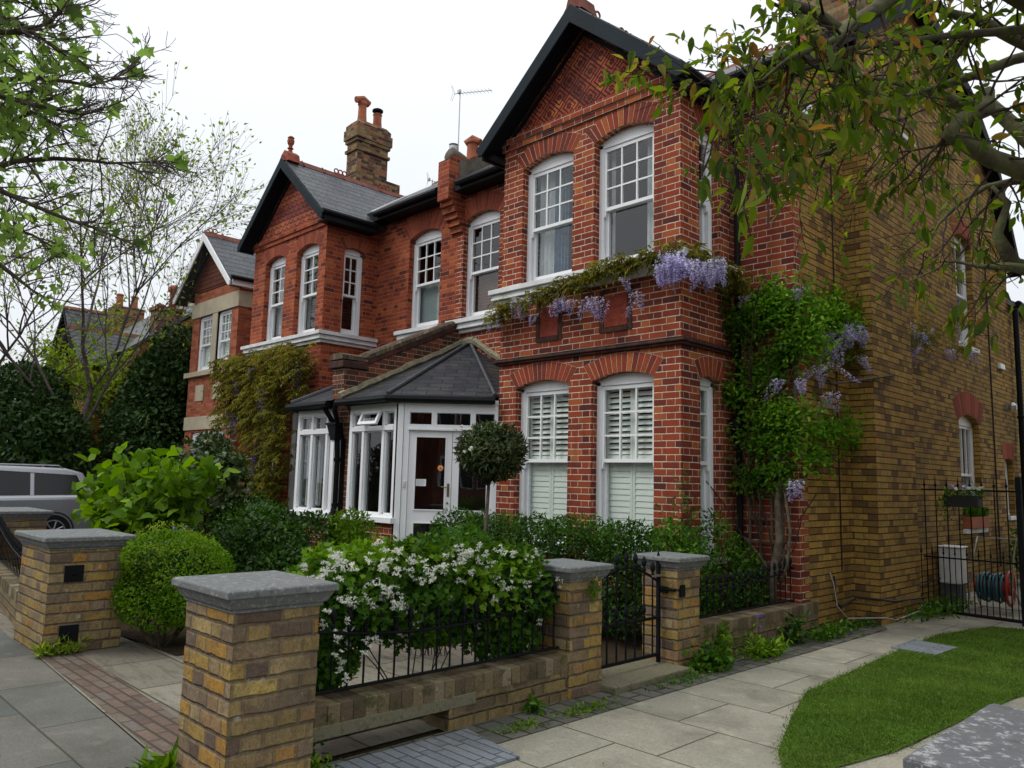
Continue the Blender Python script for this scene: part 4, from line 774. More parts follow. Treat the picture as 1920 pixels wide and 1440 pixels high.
# ================================================================== HOUSE C
C_ = empty('brick_house', 'narrow orange brick house with cream stone bands, white bargeboards and boarded brown gable', 'house')
CY = 7.6; Fc = frame((0, CY, 0), (1, 0, 0)); Fcs = frame((-16.38, 0, 0), (0, 1, 0)); cw = [(-18.42, -17.66, 3.92, 5.24, .0), (-17.40, -16.70, 3.92, 5.24, .0)]; cl = [(-18.42, -17.66, .9, 2.5, .0), (-17.40, -16.70, .9, 2.5, .0)]
def f(b):
    wall(b, Fc, -18.8, -16.38, 0, 3.0, cl); wall(b, Fc, -18.8, -16.38, 3.0, 5.9, cw); wall(b, Fcs, CY, 8.8, 0, 5.9); wall(b, frame((0, 8.75, 0), (1, 0, 0)), -19.2, -15.6, 0, 5.6)
part('bay_wall', M['red_c'], C_, f)
for q in cw: sash(C_, Fc, *q, cols=3, rows=3, kind='shutter', sill=False, split=.52, rec=.04, low_open=.16 if q[0] > -17.5 else 0)
for q in cl: sash(C_, Fc, *q, cols=3, rows=3, kind=None, sill=False, split=.52, rec=.04)
def f(b):
    for z0, z1, o in ((5.24, 5.60, .03), (2.55, 2.86, .03)): b.box((-18.8-o, CY-o, z0), (-16.38+o, 8.75, z1))
    b.box((-18.9, CY-.09, 3.80), (-16.30, 8.75, 3.92))
    for z0, z1 in ((3.92, 5.24), (.9, 2.5)): b.box((-17.66, -.05, z0), (-17.40, .02, z1), Fc)
    for x in (-18.33, -17.40): b.box((x, 0, 3.22), (x+.44, .02, 3.60), Fc)
    b.box((-18.9, CY-.06, .75), (-16.3, 8.7, .9))
part('stone_band', M['stone'], C_, f, bevel=.008)
gable(C_, -17.80, 1.52, 5.80, 7.14, 7.32, 10.4, 'hang', CY, zb=5.85, barge='white', bd=.15)
def f(b):
    for k in range(11): z = 5.9+k*.11; wd = max(.02, (7.0-z)/.88); b.prism([(-17.8-wd, z), (-17.8+wd, z), (-17.8+wd-.1, z+.10), (-17.8-wd+.1, z+.10)], .02, .032, Fc)
part('gable_boards', M['hang'], C_, f, fixn=True)
crest(C_, [(-17.8, 7.45, 7.18, 0, 1)], 2, .05)
part('gutter', M['black'], C_, lambda b: [b.tube([(-16.20, 7.3, 5.82), (-16.20, 10.0, 5.82)], .05, 8)]); part('eaves_board', M['white'], C_, lambda b: b.box((-16.38, 7.36, 5.66), (-16.24, 8.7, 5.80)))
part('main_roof', M['slate'], C_, lambda b: lean(b, -21.0, -15.6, 8.5, 5.8, 12.3, 8.0), fixn=True)
part('side_wall', M['stock'], C_, lambda b: [b.face([Vector((-15.6, 8.75, 0)), Vector((-15.6, 16, 0)), Vector((-15.6, 16, 5.6)), Vector((-15.6, 12.3, 7.9)), Vector((-15.6, 8.75, 5.6))]), b.box((-21, 8.8, 0), (-18.6, 9.0, 5.7))])
# ================================================================== HOUSE D and beyond
D = empty('brick_house', 'distant slate roofed house half hidden by trees, with a tall round topped chimney pot', 'house')
def f(b):
    F = frame((-25, 0, 0), (0, 1, 0)); pl = [(8.3, 0), (17, 0), (17, 5.4), (13, 8.6), (8.3, 5.3)]; b.face([F(u, 0, z) for u, z in pl]); b.box((-33, 8.3, 0), (-25.01, 8.5, 5.3)); b.box((-28.2, 7.3, 0), (-25.6, 8.3, 4.65))
part('wall', M['stock'], D, f)
part('quoin', M['red_c'], D, lambda b: [b.box((-25.35, 8.27, 0), (-24.98, 8.75, 5.3))])
part('main_roof', M['slate'], D, lambda b: lean(b, -33.2, -24.8, 8.0, 5.15, 13, 9.0), fixn=True)
gable(D, -26.9, 1.55, 4.7, 6.0, 7.0, 9.2, 'scale', 7.3, zb=4.6, barge='soffit')
c = part('chimney', M['chim'], D, lambda b: [b.box((-25.5, 8.95, 5.6), (-24.9, 9.75, 6.6)), b.box((-25.55, 8.9, 6.6), (-24.85, 9.8, 6.72))])
part('chimney_pot', M['potmat'], c, lambda b: [b.lathe((-25.2, 9.5, 6.7), [(.12, 0), (.11, .4), (.11, .55), (.17, .60), (.17, .72), (.09, .8)], 12)], smooth=True); part('chimney_pot', M['potmat'], c, lambda b: b.lathe((-25.2, 9.12, 6.7), [(.11, 0), (.14, .10), (.12, .12)], 12))
part('cream_dormer', M['stone'], D, lambda b: b.box((-30.5, 11.0, 6.6), (-26.4, 13.0, 7.6)))
E_ = empty('brick_house', 'farthest red brick house, its orange gable and chimney glimpsed through spring branches', 'house')
part('wall', M['red_c'], E_, lambda b: [b.box((-44, 9.5, 0), (-35, 17, 5.6)), b.box((-38.6, 9.6, 0), (-34.4, 10.5, 5.4))])
gable(E_, -36.5, 2.2, 5.6, 8.4, 9.3, 12.5, 'scale', 9.6, zb=5.4, barge='soffit')
part('main_roof', M['slate'], E_, lambda b: lean(b, -44.3, -34.8, 9.2, 5.6, 14, 8.8), fixn=True)
c = part('chimney', M['chim'], E_, lambda b: b.box((-35.8, 10.8, 6), (-34.9, 12.0, 8.5)))
for y in (11.1, 11.7): part('chimney_pot', M['potmat'], c, lambda b: b.lathe((-35.35, y, 8.5), [(.15, 0), (.13, .5), (.17, .55), (.12, .6)], 10))

# ------------------------------------------------------------------ houses out of frame: across the street and beyond the side path
def plain_house(label, cat, x0, x1, y0, y1, face, group=None, mat='red'):
    r_ = empty('terraced_house', label, cat, ((x0+x1)/2, (y0+y1)/2, 0), group); yf = y1 if face > 0 else y0; s = face
    part('wall', M[mat], r_, lambda b: [b.box((x0, y0, 0), (x1, y1, 6.2)), b.box((x0+.8, min(yf, yf+s*.9), 0), (x0+3.6, max(yf, yf+s*.9), 6.2))])
    xm = (y0+y1)/2; F = frame((0, 0, 0), (0, 1, 0)); part('roof', M['slate'], r_, lambda b: b.prism([(y0-.3, 6.1), (y1+.3, 6.1), (xm, 9.3)], -x1, -x0, lambda u, d, z: Vector((-d, u, z))), fixn=True)
    part('gable', M['white'], r_, lambda b: b.prism([(x0+.6, 6.2), (x0+3.8, 6.2), (x0+2.2, 8.2)], min(yf, yf+s*.95), max(yf, yf+s*.95), lambda u, d, z: Vector((u, d, z))), fixn=True)
    for zz in (1.0, 4.1):
        for xx in (x0+1.1, x0+2.4, x0+4.8):
            yy = yf+s*(.92 if xx < x0+3.6 else .02); w_ = part('window', M['white'], r_, lambda b: b.box((xx-.05, min(yy, yy+s*.04), zz-.1), (xx+.95, max(yy, yy+s*.04), zz+1.75)))
            part('pane', M['carglass'], w_, lambda b: b.box((xx+.05, min(yy, yy+s*.06), zz), (xx+.85, max(yy, yy+s*.06), zz+1.6)))
for k in range(12): plain_house('brick house across the street, visible in the photo only as a reflection in the panes', 'house', -40+k*7.2, -34+k*7.2, -26, -18, 1, 'houses across the street')
plain_house('neighbouring brick house beyond the side path, unseen, added to shade the yellow wall', 'house', .3, 6.5, 8.2, 17, -1, mat='stock')  # house out of view, added to keep sky light off the side wall
# ------------------------------------------------------------------ ground
def sheet(name, mat, poly, z, kind='structure'):
    b = MB(); b.face([(x, y, z) for x, y in poly]); o = b.build(name, mat); o['kind'] = kind; return o
sheet('ground', M['soil'], [(-300, -300), (300, -300), (300, 300), (-300, 300)], -.012)
sheet('road', M['road'], [(-300, -14), (300, -14), (300, -3.2), (-300, -3.2)], -.006)
def sl_(x): return 1.78-(x+3.9)*.055 if x < -3.9 else 1.78   # street boundary line
sheet('pavement', M['pave'], [(-80, -3.2), (80, -3.2), (80, 1.78), (-3.9, 1.78), (-12, sl_(-12)), (-80, sl_(-12)+1)], 0)
part_kerb = MB(); part_kerb.box((-80, -3.35, -.1), (80, -3.2, .004)); k_ = part_kerb.build('kerb', M['cope']); k_['kind'] = 'structure'
sheet('driveway', M['sand'], [(-8.6, 2.0), (-12, sl_(-12)), (-14, sl_(-12)+.2), (-14, 7.2), (-3.95, 7.2), (-3.95, 1.79), (-7.5, 1.98)], .004)
sheet('border_strip', M['border'], [(-3.9, 1.80), (-7.5, 2.0), (-7.5, 2.28), (-4.15, 2.14)], .008)
sheet('path', M['path'], [(-3.52, 1.78), (.6, 1.78), (.6, 24), (-3.9, 24), (-3.9, 8.9), (-3.52, 6)], .003)
sheet('edging_strip', M['sett'], [(-3.86, 1.9), (-3.50, 1.9), (-3.50, 6), (-3.46, 9.4), (-3.56, 9.6), (-3.9, 9.6)], .009)
LAWN = [(-1.99, 4.0), (-1.99, 4.58), (-2.30, 4.75), (-2.60, 5.3), (-2.83, 6.02), (-2.88, 7.0), (-2.95, 8.3), (-2.98, 9.5), (-2.75, 10.7), (-1.9, 11.0), (-1.2, 10.0), (-1.55, 8.0), (-1.71, 7.1), (-1.82, 6.0), (-1.85, 5.1)]
LAWN = [(-2.10, 4.20), (-2.32, 4.55), (-2.60, 5.3), (-2.83, 6.02), (-2.88, 7.0), (-2.95, 8.3), (-2.98, 9.5), (-2.75, 10.6), (-1.9, 11.0), (-1.2, 10.0), (-1.55, 8.0), (-1.71, 7.1), (-1.80, 6.0), (-1.86, 5.1), (-1.98, 4.55)]
sheet('lawn', M['turf'], LAWN, .013)
sheet('garden_bed', M['soil'], [(-4.2, 2.2), (-4.2, 7.0), (-6.2, 7.0), (-7.4, 7.0), (-7.4, 6.3), (-5.0, 5.6), (-4.7, 2.4)], .016)
sheet('garden_bed', M['soil'], [(-8.7, 2.75), (-6.9, 2.85), (-6.7, 3.5), (-8.6, 6.0), (-13.6, 6.0), (-13.6, 2.7)], .016)
def inpoly(x, y, P):
    c = np.zeros(len(x), bool); n = len(P)
    for i in range(n):
        (x0, y0), (x1, y1) = P[i], P[(i+1) % n]
        k = ((y0 > y) != (y1 > y)) & (x < (x1-x0)*(y-y0)/((y1-y0) if y1 != y0 else 1e-9)+x0); c ^= k
    return c
# covers
def cover(name, poly, lab):
    b = MB(); b.prism(poly, -.012, .020, lambda u, d, z: Vector((u, z, d))); o = b.build(name, M['steelcov'], fixn=True); tag(o, lab, 'manhole cover'); return o
cover('inspection_cover', [(-3.80, 2.3), (-3.24, 2.3), (-3.24, 3.32), (-3.80, 3.42)], 'blue grey metal inspection cover beside the opening under the low wall')
cover('manhole_cover', [(-3.05, 8.35), (-2.62, 8.30), (-2.60, 8.88), (-3.02, 8.95)], 'square metal manhole cover set in the path at the lawn edge')
# ------------------------------------------------------------------ pillars
def pillar(x0, x1, y0, y1, zt, label, mat='garden', cap='cope', over=.065, plinth=False, jit=.0045):
    root = empty('gate_pillar', label, 'pillar', ((x0+x1)/2, (y0+y1)/2, 0), 'brick gate pillars with grey stone caps')
    b = MB(); n = max(3, int(round((zt-.16)/.084))); rs = random.Random(int(abs(x0*100+y0*10)))
    zb = zt-.115; prev = None
    for k in range(n+2):   # slightly uneven courses
        z0, z1 = .084*k, min(.084*(k+1), zb); j = [rs.uniform(-jit, jit) for _ in range(4)]
        if z0 >= zb-.005: break
        b.box((x0+j[0], y0+j[1], z0), (x1+j[2], y1+j[3], z1))
    b.build('shaft', M[mat], root, bevel=.0025)
    b = MB(); cx, cy, a, c = (x0+x1)/2, (y0+y1)/2, (x1-x0)/2, (y1-y0)/2
    b.box((cx-a-.012, cy-c-.012, zt-.115), (cx+a+.012, cy+c+.012, zt-.095)); b.frustum(cx, cy, zt-.095, zt-.040, a+.024, c+.024, a+over-.012, c+over-.012)
    b.box((cx-a-over, cy-c-over, zt-.040), (cx+a+over, cy+c+over, zt-.008)); b.frustum(cx, cy, zt-.008, zt, a+over, c+over, a+over-.014, c+over-.014)
    b.build('cap', M[cap], root, bevel=.004); return root
P1 = pillar(-4.13, -3.60, 1.75, 2.21, 1.015, 'nearest and largest brick pillar at the driveway mouth with patchy ochre bricks')
P2 = pillar(-4.24, -3.85, 4.43, 4.80, .945, 'brick pillar left of the small iron gate, yellow flowers sprouting from its side')
P3 = pillar(-4.20, -3.84, 5.80, 6.15, .945, 'brick pillar right of the small iron gate, carrying its black hinge')
PL = pillar(-8.45, -7.55, 2.0, 2.62, .985, 'wide brick pillar across the driveway with two black metal plates')
P5 = pillar(-13.6, -12.4, 2.58, 3.2, .985, 'partly hidden brick pillar at the left edge of the photo')
P6 = pillar(-.60, .02, 1.93, 2.45, .985, 'pillar at the bottom right corner with lichen spotted cap', 'garden', 'cope2')
for z in (.60, .10):
    part('iron_plate', M['iron'], PL, lambda b: [b.box((-7.552, 2.12, z), (-7.535, 2.27, z+.14)), b.lathe((-7.535, 2.195, z+.07), [(.018, 0), (.014, .012), (0, .016)], 10, Matrix.Rotation(R(90), 3, 'Y'))], bevel=.003)
# ------------------------------------------------------------------ low walls
def low_wall(label, poly, zt, gap=None):
    """poly: front line p->q in plan, thickness to the left"""
    p, q = Vector((*poly[0], 0)), Vector((*poly[1], 0)); F = frame(p, q-p); Lw = (q-p).length; T = .23
    root = empty('garden_wall', label, 'wall', p)
    b = MB()
    if gap: g0, g1 = gap; b.box((0, -T, 0), (g0, 0, zt-.11), F); b.box((g1, -T, 0), (Lw, 0, zt-.11), F); b.box((g0, -T, .21), (g1, -.004, zt-.11), F)
    else: b.box((0, -T, 0), (Lw, 0, zt-.11), F)
    b.build('brickwork', M['garden_low'], root)
    if gap: part('lintel', M['stone_g'], root, lambda b: b.box((g0-.28, -T+.01, .135), (g1+.22, .006, .21), F), bevel=.006)
    b = MB(); u = 0.; rs = random.Random(5)
    while u < Lw-.01:
        j = rs.uniform(-.004, .004); b.cur = rs.random(); b.box((u+.001, -T-.005+j*.6, zt-.115), (min(u+.082, Lw), .004+j*.6, zt+rs.uniform(-.004, .004)), F); u += .083
    b.build('coping', M['edge_brick2'], root, bevel=.005)
    return root
M['stone_g'] = coping('mossy concrete lintel', (.15, .135, .09), (.23, .21, .14), (.09, .10, .035), .75)
N = NT('mossy coping brick'); r = N.attr(); p = N.pos(); col = N.ramp(r, [(0, (.10, .075, .05)), (.45, (.15, .115, .07)), (.9, (.19, .15, .085)), (1, (.27, .23, .17))]); col = N.mix(N.m('MULTIPLY', N.mr(N.noise(9, 6, p, .7), .5, .65), .75), col, (.05, .06, .02)); col = N.mix(N.m('MULTIPLY', N.mr(N.noise(26, 5, p, .7), .62, .70), .6), col, (.42, .40, .36)); N.bump(N.noise(50, 5, p), .01); M['edge_brick2'] = N.set(col, .9, .2)
low_wall('low mossy brick wall with a drain opening, under the white flowering shrub', [(-3.86, 2.2), (-3.86, 4.44)], .315, (.12, 1.12))
low_wall('low brick wall with tall weeds at its foot, between gate and house corner', [(-3.84, 6.14), (-3.84, 8.5)], .34)
low_wall('low brick wall with ivy green stain running from the wide pillar to the photo left edge', [(-12.4, 2.52), (-8.42, 2.08)], .34)
tag(part('doorstep', M['stone_g'], None, lambda b: b.box((-4.25, 4.8, 0), (-3.72, 5.82, .06)), bevel=.012), 'worn stone step beneath the small iron garden gate', 'step')
# ------------------------------------------------------------------ iron railings
def bar_mesh(name, h, r, finial='bud'):
    b = MB(); b.tube([(0, 0, 0), (0, 0, h-.10)], r, 6)
    if finial == 'bud': b.lathe((0, 0, h-.13), [(r, 0), (r*2.3, .012), (r*2.3, .03), (r*1.1, .04), (r*2.8, .065), (r*3.0, .085), (r*1.8, .115), (.001, .135)], 8)
    else: b.mesh([(0, -.034, h-.085), (0, .034, h-.085), (0, 0, h), (-.008, 0, h-.06), (.008, 0, h-.06), (0, 0, h-.10)], [(0, 2, 3), (3, 2, 1), (1, 2, 4), (4, 2, 0), (0, 3, 5), (3, 1, 5), (1, 4, 5), (4, 0, 5)]); b.lathe((0, 0, h-.13), [(r, 0), (r*2, .01), (r*2, .03), (r, .04)], 6)
    return b
_bars = {}
def bar(root, loc, h, r=.0065, fin='bud'):
    key = (round(h, 2), r, fin)
    if key not in _bars: o = bar_mesh('bar', h, r, fin).build('bar', M['iron']); _bars[key] = o.data; bpy.data.objects.remove(o)
    o = bpy.data.objects.new('bar', _bars[key]); COL.objects.link(o); o.parent = root; o.location = Vector(loc)-root.location; return o
def railing(label, p, q, zb, h0, h1, sp, sag, n=None):
    p, q = Vector(p), Vector(q); root = empty('railing', label, 'railing', p, 'black iron railings on the garden walls'); Lr = (q-p).length; n = n or int(Lr/sp)
    top = lambda t: zb+h0*(1-t)+h1*t-sag*4*t*(1-t)
    part('rail', M['iron'], root, lambda b: b.tube([p.lerp(q, 0)+Z*zb, q+Z*zb], .010, 6)); part('rail', M['iron'], root, lambda b: b.tube([p.lerp(q, k/16)+Z*top(k/16) for k in range(17)], .010, 6))
    for k in range(n):
        t = (k+.5)/n; c = p.lerp(q, t); h = top(t)-zb+.14+(0 if k % 1 == 0 else 0); bar(root, (c.x, c.y, zb-.0), h)
    return root
railing('black railing with bud finials buried in the white flowering shrub', (-3.945, 2.24, 0), (-3.945, 4.42, 0), .36, .36, .36, .105, .10)
railing('sagging black railing between the gate pillar and the yellow brick wall', (-3.97, 6.18, 0), (-3.97, 8.9, 0), .37, .24, .46, .115, .09)
railing('black railing curving down to the wide pillar on the far side of the driveway', (-12.3, 2.62, 0), (-8.45, 2.2, 0), .38, .42, .22, .125, .10)
# pedestrian gate
G = empty('garden_gate', 'small black iron garden gate with arched top between two brick pillars', 'gate', (-4.0, 5.3, 0))
part('frame', M['iron'], G, lambda b: [b.box((-4.02, 4.84, .10), (-3.985, 4.865, .80)), b.box((-4.02, 5.745, .06), (-3.99, 5.775, .93)), b.frustum(-4.005, 5.76, .93, .99, .014, .014, .003, .003), b.box((-4.015, 4.82, .115), (-3.99, 5.75, .14)), b.box((-4.015, 4.82, .42), (-3.99, 5.75, .442)), b.tube([(-4.0, 4.85+.88*k/14, .74+.13*math.sin(math.pi*k/14)) for k in range(15)], .012, 6)], bevel=.003)
for k in range(7): t = (k+.5)/7; bar(G, (-4.0, 4.87+.86*t, .12), .74+.13*math.sin(math.pi*t)-.12+.13, .0075)
for k in range(6): bar(G, (-4.0, 4.93+.86*k/7, .12), .44, .0065)
part('hinge', M['iron'], G, lambda b: [b.box((-4.0, 5.76, .64), (-3.93, 5.80, .69)), b.box((-3.845, 5.83, .61), (-3.825, 5.90, .71)), b.tube([(-3.98, 5.76, .67), (-3.86, 5.79, .67), (-3.83, 5.85, .67)], .014, 6)])
part('latch', M['steel'], G, lambda b: b.box((-4.02, 5.64, .775), (-3.97, 5.76, .79)))
# tall side gate
S = empty('side_gate', 'tall black iron side gate with arrow head spikes beside the yellow brick wall', 'gate', (-3.0, 11.1, 0))
gy = lambda x: 11.15+(x+3.6)*-.10
def f(b):
    for z, r in ((.05, .022), (.72, .010), (1.58, .010)): b.tube([(-3.62, gy(-3.62), z), (-1.0, gy(-1.0), z)], r, 6)
    b.box((-2.52, gy(-2.5)-.03, .0), (-2.46, gy(-2.5)+.03, 1.75)); b.box((-1.05, 10.86, 0), (-.98, 10.93, 1.8))
part('frame', M['iron'], S, f)
for k in range(19): x = -3.58+k*.137; bar(S, (x, gy(x), .05), 1.70, .0078, 'arrow')
for k in range(19): x = -3.65+k*.137; bar(S, (x, gy(x), .05), .84, .006, 'arrow')
# ------------------------------------------------------------------ things behind the gate
HR = empty('hose_reel', 'blue green hose wound on a red cart style reel behind the side gate', 'hose reel', (-3.05, 12.0, 0))
def f(b):
    for k in range(7): b.mesh(*torus((-3.20+k*.045, 12.0, .32), .16+.012*(k % 3), .017, 'X'))
def torus(c, R_, r, ax, n=22, m=6):
    vs = []; fs = []
    for i in range(n):
        a = 2*math.pi*i/n
        for j in range(m):
            t = 2*math.pi*j/m; rr = R_+r*math.cos(t); h = r*math.sin(t)
            if ax == 'X': vs.append((c[0]+h, c[1]+rr*math.cos(a), c[2]+rr*math.sin(a)))
            elif ax == 'Y': vs.append((c[0]+rr*math.cos(a), c[1]+h, c[2]+rr*math.sin(a)))
            else: vs.append((c[0]+rr*math.cos(a), c[1]+rr*math.sin(a), c[2]+h))
    for i in range(n):
        for j in range(m): fs.append((i*m+j, ((i+1) % n)*m+j, ((i+1) % n)*m+(j+1) % m, i*m+(j+1) % m))
    return vs, fs
N = NT('teal hose'); M['teal'] = N.set((.02, .10, .13), .45); N = NT('red plastic'); M['redp'] = N.set((.35, .03, .02), .4); N = NT('black plastic'); M['blackp'] = N.set((.015, .016, .018), .5)
part('hose', M['teal'], HR, f, smooth=True)
part('drum', M['redp'], HR, lambda b: [b.mesh(*torus((-2.86, 12.0, .32), .21, .02, 'X')), b.lathe((-3.26, 12, .32), [(.09, 0), (.09, .42)], 14, Matrix.Rotation(R(90), 3, 'Y'))], smooth=False)
part('stand', M['steel'], HR, lambda b: [b.tube([(-3.30, 11.75, 0), (-3.28, 12.05, .70), (-3.28, 12.25, .95), (-2.82, 12.25, .95), (-2.82, 12.05, .70), (-2.80, 11.75, 0)], .011, 6), b.tube([(-3.3, 12.35, 0), (-3.28, 12.0, .32)], .011, 6), b.tube([(-2.8, 12.35, 0), (-2.82, 12.0, .32)], .011, 6), b.tube([(-3.3, 12.35, .02), (-2.8, 12.35, .02)], .011, 6)])
bx = empty('utility_box', 'pale grey box standing against the yellow wall under the side window', 'box', (-3.65, 12.7, 0))
part('body', M['stucco'], bx, lambda b: b.box((-3.86, 12.5, .26), (-3.58, 12.82, .76)), bevel=.015); part('lid', M['white'], bx, lambda b: b.box((-3.87, 12.48, .765), (-3.56, 12.84, .785)), bevel=.01); part('plinth', M['lead'], bx, lambda b: b.box((-3.84, 12.52, 0), (-3.6, 12.80, .255)))
tag(part('bucket', M['lead'], None, lambda b: b.lathe((-2.3, 13.5, 0), [(.12, 0), (.15, .28), (.16, .30), (.14, .30)], 14)), 'grey bucket on the ground far behind the side gate', 'bucket')
def planter(name, label, F, a, c, z0, z1, d0, d1, mat):
    r_ = empty(name, label, 'planter', F(a, d0, z0)); part('trough', mat, r_, lambda b: b.box((a, d0, z0), (c, d1, z1), F), bevel=.008); return r_
Fg = frame((-3.30, gy(-3.3)-.02, 0), (1, -.1, 0)); PL1 = planter('flower_box', 'black flower box of blue and white pansies hung on the side gate', Fg, .02, .42, 1.37, 1.52, .0, .15, M['blackp'])
PL2 = planter('window_box', 'terracotta window box with green shoots on the lower side window sill', Fy, 13.95, 14.9, .985, 1.17, -.06, .10, M['potmat'])
# plaque / nest box, trellis by the corner
TR = empty('trellis', 'weathered wooden trellis on the red wall beside the house corner', 'trellis', (-4.25, 8.15, 1.2))
part('slats', M['wood'], TR, lambda b: [b.box((x, 8.13, .6), (x+.025, 8.15, 2.3)) for x in (-4.45, -4.32, -4.19, -4.06)]+[b.box((-4.48, 8.115, z), (-4.0, 8.13, z+.025)) for z in (.7, .95, 1.2, 1.45, 1.7, 1.95, 2.2)])
tag(part('nest_box', M['stone'], None, lambda b: [b.box((-4.16, 8.02, 1.86), (-4.02, 8.12, 2.02)), b.box((-4.18, 8.0, 2.02), (-4.0, 8.13, 2.04))], bevel=.004), 'small pale wooden box on the trellis among the climbing leaves', 'box')
# ------------------------------------------------------------------ cars
def car(label, cat, loc, rz, paint, Lc=4.75, Wc=1.84, Hc=1.62):
    root = empty('parked_car', label, cat, loc); root.rotation_euler.z = rz; kids = []
    def add(nm, mat, fn, parent=None, **k):
        b = MB(); fn(b); o = b.build(nm, mat, **k); o.parent = parent or root; return o
    F = lambda u, d, z: Vector((u, d, z)); hl = Lc/2; hw = Wc/2
    prof = [(-hl, .42), (-hl+.03, .75), (-hl+.05, .98), (-hl+.10, 1.04), (hl-1.25, .98), (hl-.35, .80), (hl-.05, .66), (hl, .40), (hl-.08, .25), (-hl+.1, .25)]
    def body(b):
        st = []
        for s, sh in ((-hw, .0), (-hw+.06, .05), (hw-.06, .05), (hw, .0)): st.append([(u, s, z+(.02 if sh else -.02*(z > .6))) for u, z in prof])
        n = len(prof); vs = [p for r_ in st for p in r_]; fs = [(k*n+i, k*n+(i+1) % n, (k+1)*n+(i+1) % n, (k+1)*n+i) for k in range(3) for i in range(n)]+[tuple(range(n)), tuple(range(3*n, 4*n))[::-1]]
        b.mesh(vs, fs)
    bd = add('body', M[paint], body, bevel=.05, fixn=True)
    gh = [(-hl+.12, 1.0), (-hl+.42, Hc-.12), (-hl+.75, Hc-.03), (-.1, Hc), (.55, Hc-.05), (hl-1.35, .97)]
    def green(b):
        n = len(gh); vs = []
        for s in (-1, 1):
            for u, z in gh: t = (z-.97)/(Hc-.97); vs.append((u, s*(hw-.05-.20*t), z))
        b.mesh(vs, [tuple(range(n)), tuple(range(2*n-1, n-1, -1))]+[(i, (i+1) % n, n+(i+1) % n, n+i) for i in range(n)])
    add('roof', M[paint], green, bevel=.04, fixn=True)
    for s in (-1, 1):
        sh = lambda u, z, o: (u, s*(hw-.05-.20*((z-.97)/(Hc-.97))+o), z)
        for q in ([(-hl+.35, 1.04), (-hl+.55, Hc-.18), (-1.05, Hc-.12), (-1.05, 1.03)], [(-.98, 1.03), (-.98, Hc-.12), (-.15, Hc-.10), (-.15, 1.02)], [(-.07, 1.02), (-.07, Hc-.10), (.45, Hc-.16), (hl-1.62, 1.02)]): add('window', M['carglass'], lambda b: b.face([sh(u, z, .006) for u, z in q]))
        add('trim', M['steel'], lambda b: b.tube([sh(-hl+.30, 1.015, .012), sh(hl-1.5, .995, .012)], .011, 5)); add('trim', M['steel'], lambda b: b.tube([sh(-hl+.33, 1.03, .012), sh(-hl+.55, Hc-.165, .012), sh(-.1, Hc-.085, .012), sh(.5, Hc-.15, .012), sh(hl-1.5, 1.0, .012)], .010, 5))
        add('roof_rail', M['steel'], lambda b: b.tube([(-1.6, s*(hw-.27), Hc-.06), (-1.5, s*(hw-.27), Hc+.02), (.3, s*(hw-.27), Hc+.02), (.45, s*(hw-.27), Hc-.04)], .014, 6))
        for u in (-hl+.95, hl-.9):
            ax = Matrix.Rotation(R(-90*s), 3, 'X'); c = (u, s*(hw-.20), .33); wh = add('wheel', M['tyre'], lambda b: b.lathe(c, [(.22, .0), (.33, .01), (.34, .05), (.34, .17), (.32, .21), (.24, .215)], 24, ax)); add('rim', M['steel'], lambda b: [b.lathe((u, s*(hw-.20), .33), [(.05, .20), (.06, .225), (.02, .23)], 10, ax)]+[b.tube([(u, s*(hw+.015), .33), (u+.2*math.cos(a), s*(hw+.008), .33+.2*math.sin(a))], .018, 5) for a in [i*2*math.pi/7 for i in range(7)]]+[b.mesh(*torus((u, s*(hw+.005), .33), .215, .018, 'Y'))], wh)
            add('wheel_arch', M['blackp'], lambda b: b.tube([(u+.37*math.cos(a), s*(hw-.012), .33+.37*math.sin(a)) for a in [math.pi*i/12 for i in range(13)]], .025, 5))
        add('tail_light', M['redp'], lambda b: b.box((-hl+.0, s*(hw-.1)-.06, .78), (-hl+.16, s*(hw-.1)+.09, .95)))
        add('wing_mirror', M[paint], lambda b: b.box((.72, s*(hw+.02)-.08, .98), (.84, s*(hw+.02)+.08, 1.10)), bevel=.03)
    return root
car('silver estate car with roof rails parked beyond the garden wall at the left edge', 'car', (-18.75, 3.30, 0), R(-90), 'silver')
car('blue grey car on the middle driveway, mostly hidden behind the shrubs and hedge', 'car', (-14.9, 6.0, 0), R(0), 'bluecar', 3.9, 1.7, 1.36)
